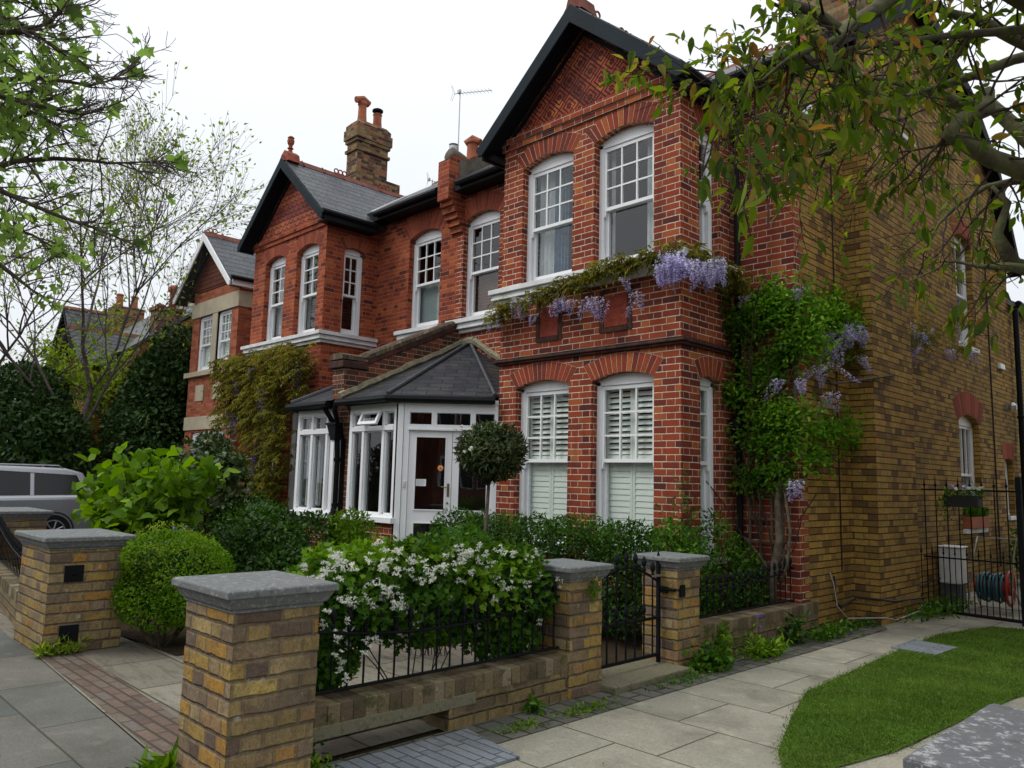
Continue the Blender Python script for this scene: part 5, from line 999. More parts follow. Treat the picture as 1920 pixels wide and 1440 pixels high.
# ------------------------------------------------------------------ foliage
LEAF = {
 'oval': ([(0, 0, 0), (.3, .24, .04), (.7, .20, .03), (1, 0, -.06), (.7, -.20, .03), (.3, -.24, .04), (.5, 0, -.02)], [(0, 6, 1), (1, 6, 2), (2, 6, 3), (3, 6, 4), (4, 6, 5), (5, 6, 0)]),
 'dia': ([(0, 0, 0), (.45, .26, .05), (1, 0, 0), (.45, -.26, .05)], [(0, 1, 2), (0, 2, 3)]),
 'long': ([(0, 0, 0), (.4, .15, .03), (1, 0, -.12), (.4, -.15, .03)], [(0, 1, 2), (0, 2, 3)]),
 'cherry': ([(0, 0, 0), (.2, .15, .03), (.5, .215, .02), (.82, .11, -.03), (1.12, 0, -.14), (.82, -.11, -.03), (.5, -.215, .02), (.2, -.15, .03), (.5, 0, -.03)], [(0, 8, 1), (1, 8, 2), (2, 8, 3), (3, 8, 4), (4, 8, 5), (5, 8, 6), (6, 8, 7), (7, 8, 0)]),
 'lobed': ([(0, 0, 0), (.10, .42, .02), (.32, .26, 0), (.55, .52, .03), (.66, .20, 0), (1.05, 0, -.04), (.66, -.20, 0), (.55, -.52, .03), (.32, -.26, 0), (.10, -.42, .02), (.38, 0, -.03)], [(0, 10, 1), (1, 10, 2), (2, 10, 3), (3, 10, 4), (4, 10, 5), (5, 10, 6), (6, 10, 7), (7, 10, 8), (8, 10, 9), (9, 10, 0)]),
 'heart': ([(0, 0, 0), (-.05, .3, .03), (.35, .46, .04), (.75, .24, 0), (1.1, 0, -.12), (.75, -.24, 0), (.35, -.46, .04), (-.05, -.3, .03), (.4, 0, -.05)], [(0, 8, 1), (1, 8, 2), (2, 8, 3), (3, 8, 4), (4, 8, 5), (5, 8, 6), (6, 8, 7), (7, 8, 0)]),
 'quad': ([(-.5, -.5, 0), (.5, -.5, 0), (.5, .5, 0), (-.5, .5, 0)], [(0, 1, 2, 3)]),
}
def leaves(name, P, D, N_, size, shape, mat, parent=None, rnd=None, smooth=False):
    """P base points, D growth directions, N_ face normals, size array -> one mesh"""
    P = np.asarray(P, float); n = len(P)
    D = np.asarray(D, float); D = D/np.maximum(np.linalg.norm(D, axis=1, keepdims=True), 1e-6)
    N_ = np.asarray(N_, float); S = np.cross(N_, D); S /= np.maximum(np.linalg.norm(S, axis=1, keepdims=True), 1e-6); Nn = np.cross(D, S)
    tv, tf = LEAF[shape]; tv = np.array(tv); zc = RNG.uniform(.3, 3.2, n)[:, None, None]; size = np.broadcast_to(np.asarray(size, float), (n,))
    V = P[:, None, :]+size[:, None, None]*(tv[None, :, 0:1]*D[:, None]+tv[None, :, 1:2]*S[:, None]+tv[None, :, 2:3]*zc*Nn[:, None])
    k = len(tv); F = np.array(tf); fl = F.shape[1]; idx = (F[None]+(np.arange(n)*k)[:, None, None]).reshape(-1)
    nf = n*len(F); me = bpy.data.meshes.new(name); me.vertices.add(n*k); me.vertices.foreach_set('co', V.astype('f').ravel())
    me.loops.add(nf*fl); me.loops.foreach_set('vertex_index', idx.astype('i')); me.polygons.add(nf); me.polygons.foreach_set('loop_start', np.arange(0, nf*fl, fl, dtype='i')); me.polygons.foreach_set('loop_total', np.full(nf, fl, 'i'))
    me.update(calc_edges=True); me.validate()
    rnd = RNG.random(n) if rnd is None else rnd; at = me.attributes.new('rnd', 'FLOAT', 'FACE'); at.data.foreach_set('value', np.repeat(rnd, len(F)).astype('f'))
    me.materials.append(mat); o = bpy.data.objects.new(name, me); COL.objects.link(o); return adopt(o, parent)
def rdir(n): v = RNG.normal(size=(n, 3)); return v/np.linalg.norm(v, axis=1, keepdims=True)
def lump(x, sc, seed=0):
    """cheap smooth 3-D noise in -1..1"""
    r = np.random.default_rng(seed); o = np.zeros(len(x))
    for k in range(5): w_ = rdir_(r)*(1+k*.7)/sc; o += np.sin(x@w_+r.random()*6.28)/(1+.5*k)
    return o/2.6
def rdir_(r): v = r.normal(size=3); return v/np.linalg.norm(v)
def crown(name, blobs, n, size, shape, mat, parent, droop=.0, thick=.35, up=.5, jit=.18, seed=1, sv=.3, clump=.4):
    """leaves through the outer shell of a union of ellipsoids (cx,cy,cz,rx,ry,rz), broken into clumps"""
    vol = np.array([b[3]*b[4]+b[4]*b[5]+b[3]*b[5] for b in blobs]); cnt = (n*1.6*vol/vol.sum()).astype(int); Ps = []; Ns = []
    for b, c in zip(blobs, cnt):
        d = rdir(c); rad = 1-thick*RNG.random(c)**1.6; r = np.array(b[3:6]); p = np.array(b[:3])+d*r*rad[:, None]
        p += d*(lump(p, min(b[3:6])*.9, seed)*jit*min(b[3:6]))[:, None]
        Ps.append(p); nn = d/r; Ns.append(nn/np.linalg.norm(nn, axis=1, keepdims=True))
    P = np.concatenate(Ps); Nn = np.concatenate(Ns); keep = np.ones(len(P), bool)
    for b in blobs:
        q = ((P-np.array(b[:3]))/np.array(b[3:6])); keep &= (np.linalg.norm(q, axis=1) > 1-thick*1.05)
    cl = lump(P, min(min(b[3:6]) for b in blobs)*.35, seed+9); keep &= (cl > -.9+clump*RNG.random(len(P))*1.6-.2); keep &= P[:, 2] > .02
    P, Nn, cl = P[keep], Nn[keep], cl[keep]
    if len(P) > n: k = RNG.permutation(len(P))[:n]; P, Nn, cl = P[k], Nn[k], cl[k]
    m = len(P); D = Nn*.5+rdir(m)*.8+np.array([0, 0, .15-droop]); nr = Nn*.5+rdir(m)*.55+np.array([0, 0, up])
    return leaves(name, P, D, nr, size*(1-sv+2*sv*RNG.random(m)), shape, mat, parent, np.clip(.42+.30*cl+RNG.normal(size=m)*.2, 0, 1))
def wander(p, d, L_, n, bend=.25, grav=0., rs=random):
    p = Vector(p); d = Vector(d).normalized(); pts = [p.copy()]
    for k in range(n): d = (d+Vector((rs.uniform(-bend, bend), rs.uniform(-bend, bend), rs.uniform(-bend, bend)+grav))).normalized(); p = p+d*(L_/n); pts.append(p.copy())
    return pts, d
def grow(b, p, d, L_, r, lev, rs, tips, spread=.7, grav=.0, kids=(3, 4), shrink=.68, seg=5, bend=.18, rmin=.003):
    pts, dd = wander(p, d, L_, seg, bend, grav, rs); rr = [max(rmin, r*(1-.55*k/seg)) for k in range(seg+1)]; b.tube(pts, rr, 6 if r > .02 else 4, cap=False)
    if lev <= 1: tips += [(q, dd) for q in pts[1:]]
    if lev <= 0: return
    for k in range(rs.randint(*kids)):
        t = rs.uniform(.35, 1.); i = min(seg-1, int(t*seg)); q = pts[i].lerp(pts[i+1], t*seg-i); ax = Vector((rs.gauss(0, 1), rs.gauss(0, 1), rs.gauss(0, 1))).normalized()
        nd = (dd+ax*spread*rs.uniform(.7, 1.3)).normalized(); grow(b, q, nd, L_*shrink*rs.uniform(.8, 1.15), r*.55, lev-1, rs, tips, spread, grav, kids, shrink, max(3, seg-1), bend, rmin)
def tipleaves(name, tips, per, size, shape, mat, parent, droop=.3, spread=.06, sv=.3, keep=1.):
    n = len(tips)*per; T = np.repeat(np.array([list(t[0]) for t in tips]), per, 0); Dt = np.repeat(np.array([list(t[1]) for t in tips]), per, 0)
    k = RNG.random(n) < keep; T, Dt = T[k], Dt[k]; n = len(T); P = T+RNG.normal(size=(n, 3))*spread; D = Dt*.5+rdir(n)*.7+np.array([0, 0, -droop]); nr = rdir(n)*.6+np.array([0, 0, .6])
    return leaves(name, P, D, nr, size*(1-sv+2*sv*RNG.random(n)), shape, mat, parent)
def flowers(name, C, per, r, size, mat, parent, nd=None):
    """clusters of petals round each centre"""
    C = np.asarray(C, float); T = np.repeat(C, per, 0); n = len(T); d = rdir(n); d[:, 2] = np.abs(d[:, 2])*.6+.1; P = T+d*r*(RNG.random((n, 1))**.5); return leaves(name, P, rdir(n)+d*.5, d+rdir(n)*.5, size*(.7+.6*RNG.random(n)), 'dia' if size < .02 else 'quad', mat, parent)
def racemes(name, C, L_, parent, mat, per=70, w_=.035, tilt=.05, size=.017):
    C = np.asarray(C, float); T = np.repeat(C, per, 0); n = len(T); Ls = np.repeat(L_*(.65+.6*RNG.random(len(C))), per); t = RNG.random(n)**.85
    a = RNG.random(n)*6.283; rr = w_*(1-t*.8)*(.35+.65*RNG.random(n)); tx = np.repeat(RNG.normal(size=len(C))*tilt, per); P = T+np.stack([np.cos(a)*rr+tx*t, np.sin(a)*rr, -t*Ls], 1)
    return leaves(name, P, np.stack([np.cos(a), np.sin(a), -.5*np.ones(n)], 1), rdir(n)+np.array([0, 0, .4]), size*(.7+.7*RNG.random(n))*(1-.4*t), 'dia', mat, parent, np.clip(.75-.6*t+RNG.normal(size=n)*.2, 0, 1))
def pinnate(name, P, D, L_, mat, parent, leafs=9, lsz=.045):
    """wisteria style fronds: pairs of hanging leaflets along a stalk"""
    P = np.asarray(P, float); n = len(P); D = np.asarray(D, float); D /= np.linalg.norm(D, axis=1, keepdims=True); up = np.array([0, 0, 1.]); S = np.cross(D, up); S /= np.maximum(np.linalg.norm(S, axis=1, keepdims=True), 1e-6)
    Ls = L_*(.6+.7*RNG.random(n)); pp, dd, nn = [], [], []; base = RNG.random(n); rr = []
    for k in range(leafs):
        t = (k//2+1)/(leafs//2+1); s = 1 if k % 2 else -1; q = P+D*(Ls*t)[:, None]-up*(Ls*t*t*.55)[:, None]; pp.append(q); dd.append(D*.5+S*s*.8+np.array([0, 0, -.55])+rdir(n)*.25); nn.append(up+rdir(n)*.35); rr.append(np.clip(base+RNG.normal(size=n)*.12, 0, 1))
    return leaves(name, np.concatenate(pp), np.concatenate(dd), np.concatenate(nn), lsz*(.75+.5*RNG.random(n*leafs)), 'long', mat, parent, np.concatenate(rr))
def shrub(name, label, cat, loc, blobs, n, size, shape, mat, group=None, stems=6, stemr=.010, **k):
    root = empty(name, label, cat, loc, group); b = MB(); rs = random.Random(len(label))
    for i in range(stems):
        t = blobs[i % len(blobs)]; q = Vector(t[:3])+Vector((rs.uniform(-.5, .5)*t[3], rs.uniform(-.5, .5)*t[4], rs.uniform(0, .5)*t[5])); p = Vector((loc[0]+rs.uniform(-.1, .1), loc[1]+rs.uniform(-.1, .1), 0)); m = p.lerp(q, .5)+Vector((rs.uniform(-.06, .06), rs.uniform(-.06, .06), .05)); b.tube([p, m, q], [stemr, stemr*.8, stemr*.4], 5)
    b.build('stems', M['twig'], root); crown('foliage', blobs, n, size, shape, mat, root, **k); return root
# ---- clipped globe beside the wide pillar
gc = [(-7.38, 2.86, .76, .34, .38, .28), (-7.36, 2.9, .42, .43, .44, .30), (-7.12, 3.02, .66, .36, .36, .30), (-7.55, 2.84, .55, .34, .34, .34), (-7.1, 3.05, .45, .40, .36, .24)]
gl = empty('box_bush', 'bright green clipped rounded bush beside the wide brick pillar', 'bush', (-7.35, 2.9, 0))
b = MB(); rs = random.Random(4)
for i in range(14): a = rs.uniform(0, 6.28); b.tube([(-7.35+.05*math.cos(a), 2.9+.05*math.sin(a), 0), (-7.35+.22*math.cos(a), 2.9+.22*math.sin(a), .22), (-7.35+.3*math.cos(a), 2.9+.3*math.sin(a), .55)], [.014, .01, .005], 5)
b.build('stems', M['bark'], gl)
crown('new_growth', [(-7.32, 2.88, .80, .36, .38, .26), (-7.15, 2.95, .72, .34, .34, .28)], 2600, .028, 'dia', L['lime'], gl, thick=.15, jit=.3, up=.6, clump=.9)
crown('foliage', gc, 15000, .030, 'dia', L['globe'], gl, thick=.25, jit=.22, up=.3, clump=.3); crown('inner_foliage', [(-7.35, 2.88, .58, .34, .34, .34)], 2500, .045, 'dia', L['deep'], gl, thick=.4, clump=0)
# ---- white flowering shrub through the railing
wb = [(-4.22, 2.75, .78, .32, .40, .34), (-4.25, 3.25, .82, .34, .42, .34), (-4.25, 3.75, .80, .34, .42, .34), (-4.24, 4.20, .74, .32, .34, .30), (-4.18, 2.6, .52, .20, .28, .20), (-4.15, 4.05, .46, .20, .34, .22), (-4.2, 3.45, .60, .2, .45, .16), (-4.2, 2.55, .40, .18, .28, .2)]
ws = shrub('white_blossom_shrub', 'leafy shrub with clusters of small white blossom spilling over the low wall and railing', 'shrub', (-4.3, 3.4, 0), wb, 17000, .046, 'lobed', L['mid'], stems=7, stemr=.005, thick=.7, jit=.4, up=.45, clump=.8)
crown('young_shoots', [(-4.15, 3.95, .86, .26, .5, .26), (-4.2, 3.1, 1.0, .25, .7, .16)], 2600, .048, 'lobed', L['fresh'], ws, thick=.6, jit=.3, clump=.7)
C = []
for (x, y, w0) in ((600, 1080, 26), (700, 1100, 60), (745, 1130, 26), (650, 1170, 40), (760, 1060, 50), (850, 1070, 40), (870, 1050, 30), (720, 1080, 40), (640, 1050, 24), (960, 1090, 26), (1048, 1085, 12), (670, 1255, 30), (930, 1060, 40)):
    for k in range(3+int(w0/6)):
        q = dep(x+random.gauss(0, w0*.75), y+random.gauss(0, w0*.5), 1.); d = (q-Vector((0, 0, H))); t = (-3.93+random.uniform(-.06, .05))/d.x; C.append(Vector((0, 0, H))+d*t)
for k in range(34): C.append(Vector((-4.0+random.uniform(-.15, .1), random.uniform(2.35, 4.3), random.uniform(.55, 1.12))))
C = [c for c in C if 2.28 < c.y < 4.5 and .42 < c.z < 1.2]
C = [c+Vector((random.gauss(0, .010), random.gauss(0, .017), random.gauss(0, .014))) for c in C for _ in range(5)]
flowers('blossom', [list(c) for c in C], 11, .009, .0145, L['petal'], ws)
# ---- broad leaved plant behind it
hp = empty('broad_leaved_plant', 'light green plant with big broad leaves behind the white blossom shrub', 'plant', (-6.0, 3.95, 0))
pts = []; ds = []
for k in range(16): a = random.uniform(0, 6.28); rr = random.uniform(.02, .12); pts.append((-5.95+rr*math.cos(a)+random.uniform(-.25, .25), 3.95+rr*math.sin(a)+random.uniform(-.2, .2), random.uniform(.78, .92))); ds.append((math.cos(a), math.sin(a), random.uniform(-.1, .35)))
leaves('leaf', pts, ds, np.tile([0, 0, 1.], (16, 1))+rdir(16)*.25, .30, 'oval', L['fresh'], hp); part('stems', M['twig'], hp, lambda b: [b.tube([(-5.95, 3.95, 0), Vector(p)*.5+Vector((-5.95, 3.95, .6))*.5, p], .008, 5) for p in pts])
# ---- hedge under the bay window
hb = [(-7.3+.42*k, 6.35+.05*math.sin(k*1.7), .60+.03*math.sin(k*2.3), .36, .40, .58) for k in range(7)]
hd = shrub('privet_hedge', 'dense green hedge of small glossy leaves under the shuttered bay windows', 'hedge', (-6.0, 6.35, 0), hb, 15000, .050, 'dia', L['deep'], stems=20, thick=.35, jit=.12, clump=.25, up=.4)
crown('new_growth', [(-7.3+.42*k, 6.35, .98, .34, .38, .22) for k in range(7)], 5500, .050, 'long', L['mid'], hd, thick=.5, jit=.2, clump=.5, up=.1)
# ---- standard bay tree
bt = empty('lollipop_tree', 'small tree with a round dark crown on a bare stem before the porch doors', 'tree', (-5.75, 5.35, 0))
part('trunk', M['bark'], bt, lambda b: b.tube([(-5.75, 5.35, 0), (-5.74, 5.36, .5), (-5.76, 5.35, 1.0), (-5.75, 5.37, 1.62)], [.022, .019, .018, .016], 8), smooth=True)
part('twigs', M['twig'], bt, lambda b: [b.tube([(-5.75, 5.36, 1.5), (-5.75+.3*math.cos(a)*c, 5.36+.3*math.sin(a)*c, 1.82+s)], .004, 4) for a, c, s in [(random.uniform(0, 6.28), random.uniform(.5, 1), random.uniform(-.22, .25)) for _ in range(40)]])
crown('crown', [(-5.75, 5.36, 1.84, .335, .335, .275)], 4800, .066, 'long', L['laurel'], bt, thick=.6, jit=.2, up=.4, clump=.2)
flowers('blossom', [(-5.75+dx, 5.36+dy, 1.84+dz) for dx, dy, dz in ((.05, -.3, .2), (-.2, -.2, .24), (.1, -.33, .02), (.0, -.33, -.02), (-.31, -.1, .12), (-.2, -.28, .2), (.1, -.33, -.0))], 8, .02, .02, L['petal'], bt)
# ---- mixed hedge along the boundary with the neighbour
mb = [(-8.4, 4.5, .62, .42, .5, .52), (-9.0, 4.7, .62, .5, .5, .52), (-9.6, 4.9, .64, .5, .55, .54), (-10.3, 5.1, .66, .55, .55, .56), (-11.0, 5.3, .66, .55, .5, .56), (-11.8, 5.4, .66, .55, .5, .56), (-8.7, 5.2, .62, .4, .4, .52), (-7.9, 4.4, .4, .35, .4, .42)]
mh = shrub('mixed_hedge', 'rambling dark green hedge behind the clipped bush, dotted with tiny white flowers', 'hedge', (-9.5, 4.9, 0), mb, 17000, .062, 'oval', L['deep'], stems=20, thick=.4, jit=.3, clump=.5)
crown('new_growth', [(x, y, z+.1, a*.9, c*.9, d*.9) for x, y, z, a, c, d in mb], 3200, .055, 'oval', L['mid'], mh, thick=.4, jit=.35, clump=.8)
flowers('blossom', [(random.uniform(-9.8, -8.2), random.uniform(4.2, 4.9), random.uniform(.8, 1.25)) for _ in range(36)], 5, .016, .014, L['petal'], mh)
shrub('young_bush', 'bright green bushy plant at the foot of the porch window', 'bush', (-8.45, 5.55, 0), [(-8.45, 5.55, .82, .27, .27, .34), (-8.25, 5.5, .70, .2, .2, .25), (-8.6, 5.6, .55, .3, .3, .3)], 3800, .072, 'long', L['fresh'], stems=8, thick=.75, jit=.3, clump=.4, up=.1)
shrub('low_plant', 'thin bronze tipped shoots rising in front of the lower porch door panes', 'plant', (-5.6, 4.6, 0), [(-5.2, 4.35, .80, .45, .3, .22), (-5.9, 4.75, .78, .4, .3, .18)], 1500, .05, 'oval', L['bronze'], stems=14, stemr=.005, thick=.9, jit=.4, clump=.8)
# ---- big leaved shrub left of centre
cb = [(-9.5, 3.35, 1.40, .75, .4, .24), (-8.6, 3.35, 1.46, .60, .4, .24), (-10.4, 3.3, 1.22, .6, .35, .22), (-8.0, 3.4, 1.30, .40, .35, .22), (-9.9, 3.3, 1.02, .9, .4, .22), (-9.1, 3.4, 1.70, .40, .3, .14), (-11.2, 3.15, 1.04, .4, .3, .2), (-8.6, 3.4, 1.1, .8, .4, .2)]
cs = empty('big_leaved_shrub', 'sprawling light green shrub with big heart shaped leaves behind the wide pillar', 'shrub', (-9.2, 3.4, 0))
b = MB(); rs = random.Random(21); tips = []
for k in range(46):
    x = rs.uniform(-11.3, -7.7); u = (x+9.3)/1.9; zt = 1.62-.45*u*u+rs.uniform(-.42, .14); q = Vector((x, 3.4+rs.uniform(-.4, .35), zt)); p = Vector((-9.2+rs.uniform(-.35, .35), 3.4, 0)); m = p.lerp(q, .55)+Vector((-.12*(q.x-p.x), 0, .15)); pts = [p, p.lerp(m, .6), m, m.lerp(q, .5)+Vector((0, 0, .04)), q]
    b.tube(pts, [.016, .012, .009, .006, .003], 5); d = (q-m).normalized(); tips += [(m.lerp(q, t)+Vector((rs.gauss(0, .04), rs.gauss(0, .04), rs.gauss(0, .03))), d) for t in (.2, .4, .55, .7, .8, .9, 1.)]
    for j in range(3): t0 = m.lerp(q, rs.uniform(.1, .8)); pts, d2 = wander(t0, (rs.gauss(0, 1), rs.gauss(0, 1), rs.uniform(.1, .9)), rs.uniform(.18, .35), 4, .2, 0, rs); b.tube(pts, [.005, .004, .003, .003, .002], 4); tips += [(p_, d2) for p_ in pts[1:]]
b.build('stems', M['twig'], cs); tipleaves('foliage', tips, 2, .125, 'heart', L['fresh'], cs, .05, .05, .4, .9)
# ---- glossy shrub in front of house C
rb = [(-10.9, 4.75, 1.62, .45, .4, .38), (-10.3, 4.7, 1.45, .4, .4, .36), (-11.6, 4.8, 1.40, .45, .4, .35), (-10.7, 4.75, 1.95, .25, .25, .22), (-10.1, 4.7, 1.65, .25, .25, .25)]
shrub('glossy_shrub', 'dark glossy leaved shrub with drooping whorls in front of the cream banded house', 'shrub', (-10.8, 4.8, 0), rb, 2800, .10, 'oval', L['laurel'], stems=14, stemr=.016, thick=.85, jit=.35, up=.5, clump=.7, droop=.3)
# ---- wisteria A (bay and corner)
def rp(line, jit, n):
    out = []
    for k in range(n): t = random.random()*(len(line)-1); i = int(t); q = Vector(line[i]).lerp(Vector(line[i+1]), t-i); out.append(q+Vector((random.gauss(0, jit[0]), random.gauss(0, jit[1]), random.gauss(0, jit[2]))))
    return out
WA = empty('wisteria', 'wisteria with lilac blossom running under the upper bay windows and down the house corner', 'climbing plant', (-4.1, 8.0, 0))
line = [(-7.55, 6.98, 3.72), (-7.0, 6.95, 3.78), (-6.4, 6.93, 3.86), (-5.9, 6.92, 3.93), (-5.5, 6.92, 4.00), (-5.1, 6.93, 4.02), (-4.75, 6.95, 4.05), (-4.48, 7.15, 4.03), (-4.42, 7.6, 3.95), (-4.4, 8.0, 3.85)]
tr = [(-4.12, 8.0, 0), (-4.10, 7.98, .6), (-4.02, 8.0, 1.0), (-4.05, 8.03, 1.4), (-3.98, 8.08, 2.0), (-3.86, 8.10, 2.6), (-3.84, 8.12, 3.1), (-3.95, 8.08, 3.6), (-4.2, 8.05, 3.9)]
part('trunk', M['bark'], WA, lambda b: [b.tube(tr, [.055, .05, .045, .038, .03, .028, .024, .02, .016], 8), b.tube([(-4.02, 8.0, .55), (-3.93, 7.98, .75), (-3.90, 8.0, 1.1), (-3.95, 8.0, 1.5)], .016, 6), b.tube([(-4.08, 7.98, .6), (-4.25, 7.95, .85), (-4.42, 7.98, 1.0)], .014, 6), b.tube(line, .013, 6), b.tube([(-3.84, 8.3, 3.0), (-3.80, 8.9, 2.75), (-3.6, 9.4, 2.85), (-3.55, 10.0, 2.95), (-3.80, 11.2, 3.2), (-3.8, 12.6, 3.55)], .015, 6)], smooth=True)
pt = rp(line, (.05, .05, .05), 900); n = len(pt); pinnate('foliage', pt, rdir(n)*.6+np.array([0, -.55, .15]), .12, L['bronze'], WA, 9, .055)
def rc(px, n, spread, plane, dz=0): # flower clusters at places along the vine
    out = []
    for k in range(n):
        x, y = px[0]+random.gauss(0, spread[0]), px[1]+random.gauss(0, spread[1]); d = ray(x, y)
        if plane[0] == 'Y': t = plane[1]/d.y
        else: t = plane[1]/d.x
        out.append(Vector((0, 0, H))+d*t+Vector((random.uniform(-.02, .02), random.uniform(-.04, .02), dz)))
    return [list(o) for o in out]
fl = []
for px, n, s in (((1262, 478), 16, (16, 6)), ((1300, 490), 18, (20, 7)), ((1240, 500), 6, (7, 5)), ((1170, 520), 1, (1, 1)), ((1196, 545), 2, (3, 2)), ((980, 562), 5, (12, 3)), ((1042, 556), 5, (10, 4)), ((1110, 560), 6, (18, 4)), ((1003, 590), 1, (1, 1)), ((930, 592), 2, (6, 2)), ((1070, 560), 2, (4, 3))): fl += rc(px, n, s, ('Y', 6.88))
fl += rc((1335, 500), 14, (9, 9), ('Y', 7.3))
racemes('blossom', fl, .22, WA, L['lilac'], 140, .058, .05, .026)
def pad(px, py, rx, ry, plane, n, size, mat, name='foliage', shape='oval', parent=WA, thick=.12):
    q = []; 
    for k in range(n):
        a = random.uniform(0, 6.28); r = min(1.5, abs(random.gauss(0, .62))); x, y = px+rx*r*math.cos(a), py+ry*r*math.sin(a); d = ray(x, y); t = plane[1]/(d.y if plane[0] == 'Y' else d.x); p = Vector((0, 0, H))+d*t
        o = random.random()*thick; p += Vector((0, -o, 0)) if plane[0] == 'Y' else Vector((o, 0, 0)); q.append(list(p))
    q = np.array(q); cl = lump(q, .20, int(px)); k = cl > -.35+.7*RNG.random(len(q))-.3; q = q[k]; m = len(q); out = np.array([0, -1., 0]) if plane[0] == 'Y' else np.array([1., 0, 0])
    return q, out
def pads(name, specs, mat, size, parent, shape='oval', droop=.1):
    Q = []; O = []
    for s in specs: q, o = pad(*s[:4], s[4], s[5], size, mat, thick=s[6] if len(s) > 6 else .14); Q.append(q); O.append(np.tile(o, (len(q), 1)))
    Q = np.concatenate(Q); O = np.concatenate(O); m = len(Q); return leaves(name, Q, O*.4+rdir(m)*.8+np.array([0, 0, .1-droop]), O*.6+rdir(m)*.5+np.array([0, 0, .55]), size*(.7+.6*RNG.random(m)), shape, mat, parent)
WC, SW = ('Y', 8.12), ('X', -3.86)
specs = [(1455, 580, 95, 48, WC, 3510, .25), (1400, 615, 60, 30, WC, 945, .2), (1490, 640, 70, 50, WC, 2025, .22), (1550, 600, 70, 52, SW, 2295, .24), (1440, 700, 60, 45, WC, 945, .16), (1385, 740, 50, 24, WC, 1080, .2), (1470, 785, 60, 35, WC, 1620, .25), (1530, 800, 60, 36, SW, 1485, .26), (1450, 830, 60, 30, WC, 1215, .22), (1520, 850, 45, 30, SW, 810, .2), (1420, 900, 40, 30, WC, 675, .15), (1480, 880, 45, 40, WC, 945, .2), (1590, 830, 28, 10, SW, 175, .1)]
CL = empty('climbing_shrub', 'light green leafy climber covering the corner of the house behind the railing', 'climbing plant', (-4.2, 7.95, 0))
part('stems', M['twig'], CL, lambda b: [b.tube(wander((-4.25+random.uniform(-.15, .2), 8.05, random.uniform(.2, 2.5)), (random.uniform(-.4, .4), -.1, 1), random.uniform(.7, 1.4), 5, .2)[0], .007, 4) for _ in range(26)])
pads('foliage', specs, L['climb'], .060, CL)
pads('young_shoots', [(1470, 575, 90, 35, WC, 700, .3), (1480, 780, 80, 40, WC, 600, .3), (1380, 730, 50, 20, WC, 200, .25), (1360, 860, 25, 80, WC, 160, .1)], L['fresh'], .045, CL)
pads('bronze_foliage', [(1400, 545, 50, 25, WC, 420, .2), (1590, 590, 80, 40, SW, 1500, .15), (1560, 560, 40, 20, SW, 500, .15), (1660, 625, 80, 34, SW, 1900, .22), (1710, 640, 55, 26, SW, 1000, .2), (1600, 665, 60, 34, SW, 900, .15), (1790, 655, 40, 8, SW, 90, .1), (1640, 590, 40, 12, SW, 120, .1)], L['bronze'], .065, WA, 'long', .3)
fl = []
for px, n, s in (((1590, 612), 20, (16, 6)), ((1550, 620), 4, (6, 5)), ((1568, 648), 4, (8, 6)), ((1545, 685), 5, (14, 4)), ((1610, 668), 2, (6, 2)), ((1560, 735), 3, (10, 3)), ((1695, 612), 6, (12, 6)), ((1655, 655), 4, (10, 3)), ((1692, 668), 3, (6, 5)), ((1675, 635), 2, (3, 3)), ((1730, 640), 3, (8, 5)), ((1795, 655), 4, (12, 1)), ((1742, 615), 1, (1, 1)), ((1715, 650), 2, (3, 3)), ((1645, 612), 2, (4, 3)), ((1720, 625), 2, (3, 3))): fl += rc(px, n, s, ('X', -3.70))
for px, n, s in (((1462, 708), 2, (2, 2)), ((1500, 708), 2, (2, 2)), ((1403, 555), 2, (3, 3)), ((1500, 535), 2, (6, 3)), ((1490, 900), 3, (4, 4))): fl += rc(px, n, s, ('Y', 7.95))
racemes('blossom', fl, .20, WA, L['lilac'], 130, .060, .1, .027)
# ---- wisteria B
WB = empty('wisteria', 'bronze leaved wisteria with violet blossom trained over the bay of the left house', 'climbing plant', (-13.3, 6.9, 0))
part('trunk', M['bark'], WB, lambda b: [b.tube([(-13.35, 6.9, 0), (-13.25, 6.95, .8), (-13.4, 6.98, 1.6), (-13.1, 7.0, 2.6), (-13.6, 7.0, 3.4)], [.06, .05, .045, .035, .02], 8), b.tube([(-13.2, 6.98, 2.2), (-12.5, 6.98, 3.0), (-12.1, 6.98, 3.5)], .02, 6), b.tube([(-13.4, 6.98, 2.0), (-14.3, 6.95, 3.0), (-15.2, 6.9, 3.5)], .02, 6)], smooth=True)
pt = []
for (x0, x1, z0, z1, n, dep_) in ((-15.2, -12.0, 3.25, 3.85, 560, .40), (-15.0, -12.6, 2.5, 3.3, 480, .42), (-13.9, -12.45, 1.5, 2.6, 330, .42), (-13.8, -12.6, .7, 1.6, 230, .34), (-12.5, -11.95, 3.0, 3.7, 60, .2)):
    for k in range(n): pt.append((random.uniform(x0, x1), 7.05-random.random()*dep_, random.uniform(z0, z1)))
pinnate('foliage', pt, rdir(len(pt))*.5+np.array([.1, -.8, .1]), .22, L['bronze'], WB, 11, .085)
racemes('blossom', [(-12.35, 6.72, 3.45), (-12.2, 6.75, 3.5), (-12.1, 6.75, 3.48), (-13.1, 6.6, 3.1), (-13.0, 6.6, 3.0), (-14.1, 6.6, 3.3), (-14.3, 6.6, 2.7), (-14.0, 6.55, 2.65), (-13.2, 6.6, 1.9), (-13.25, 6.6, 1.4), (-13.1, 6.6, 2.1), (-13.5, 6.6, 3.5)], .40, WB, L['violet'], 150, .06, .05, .03)
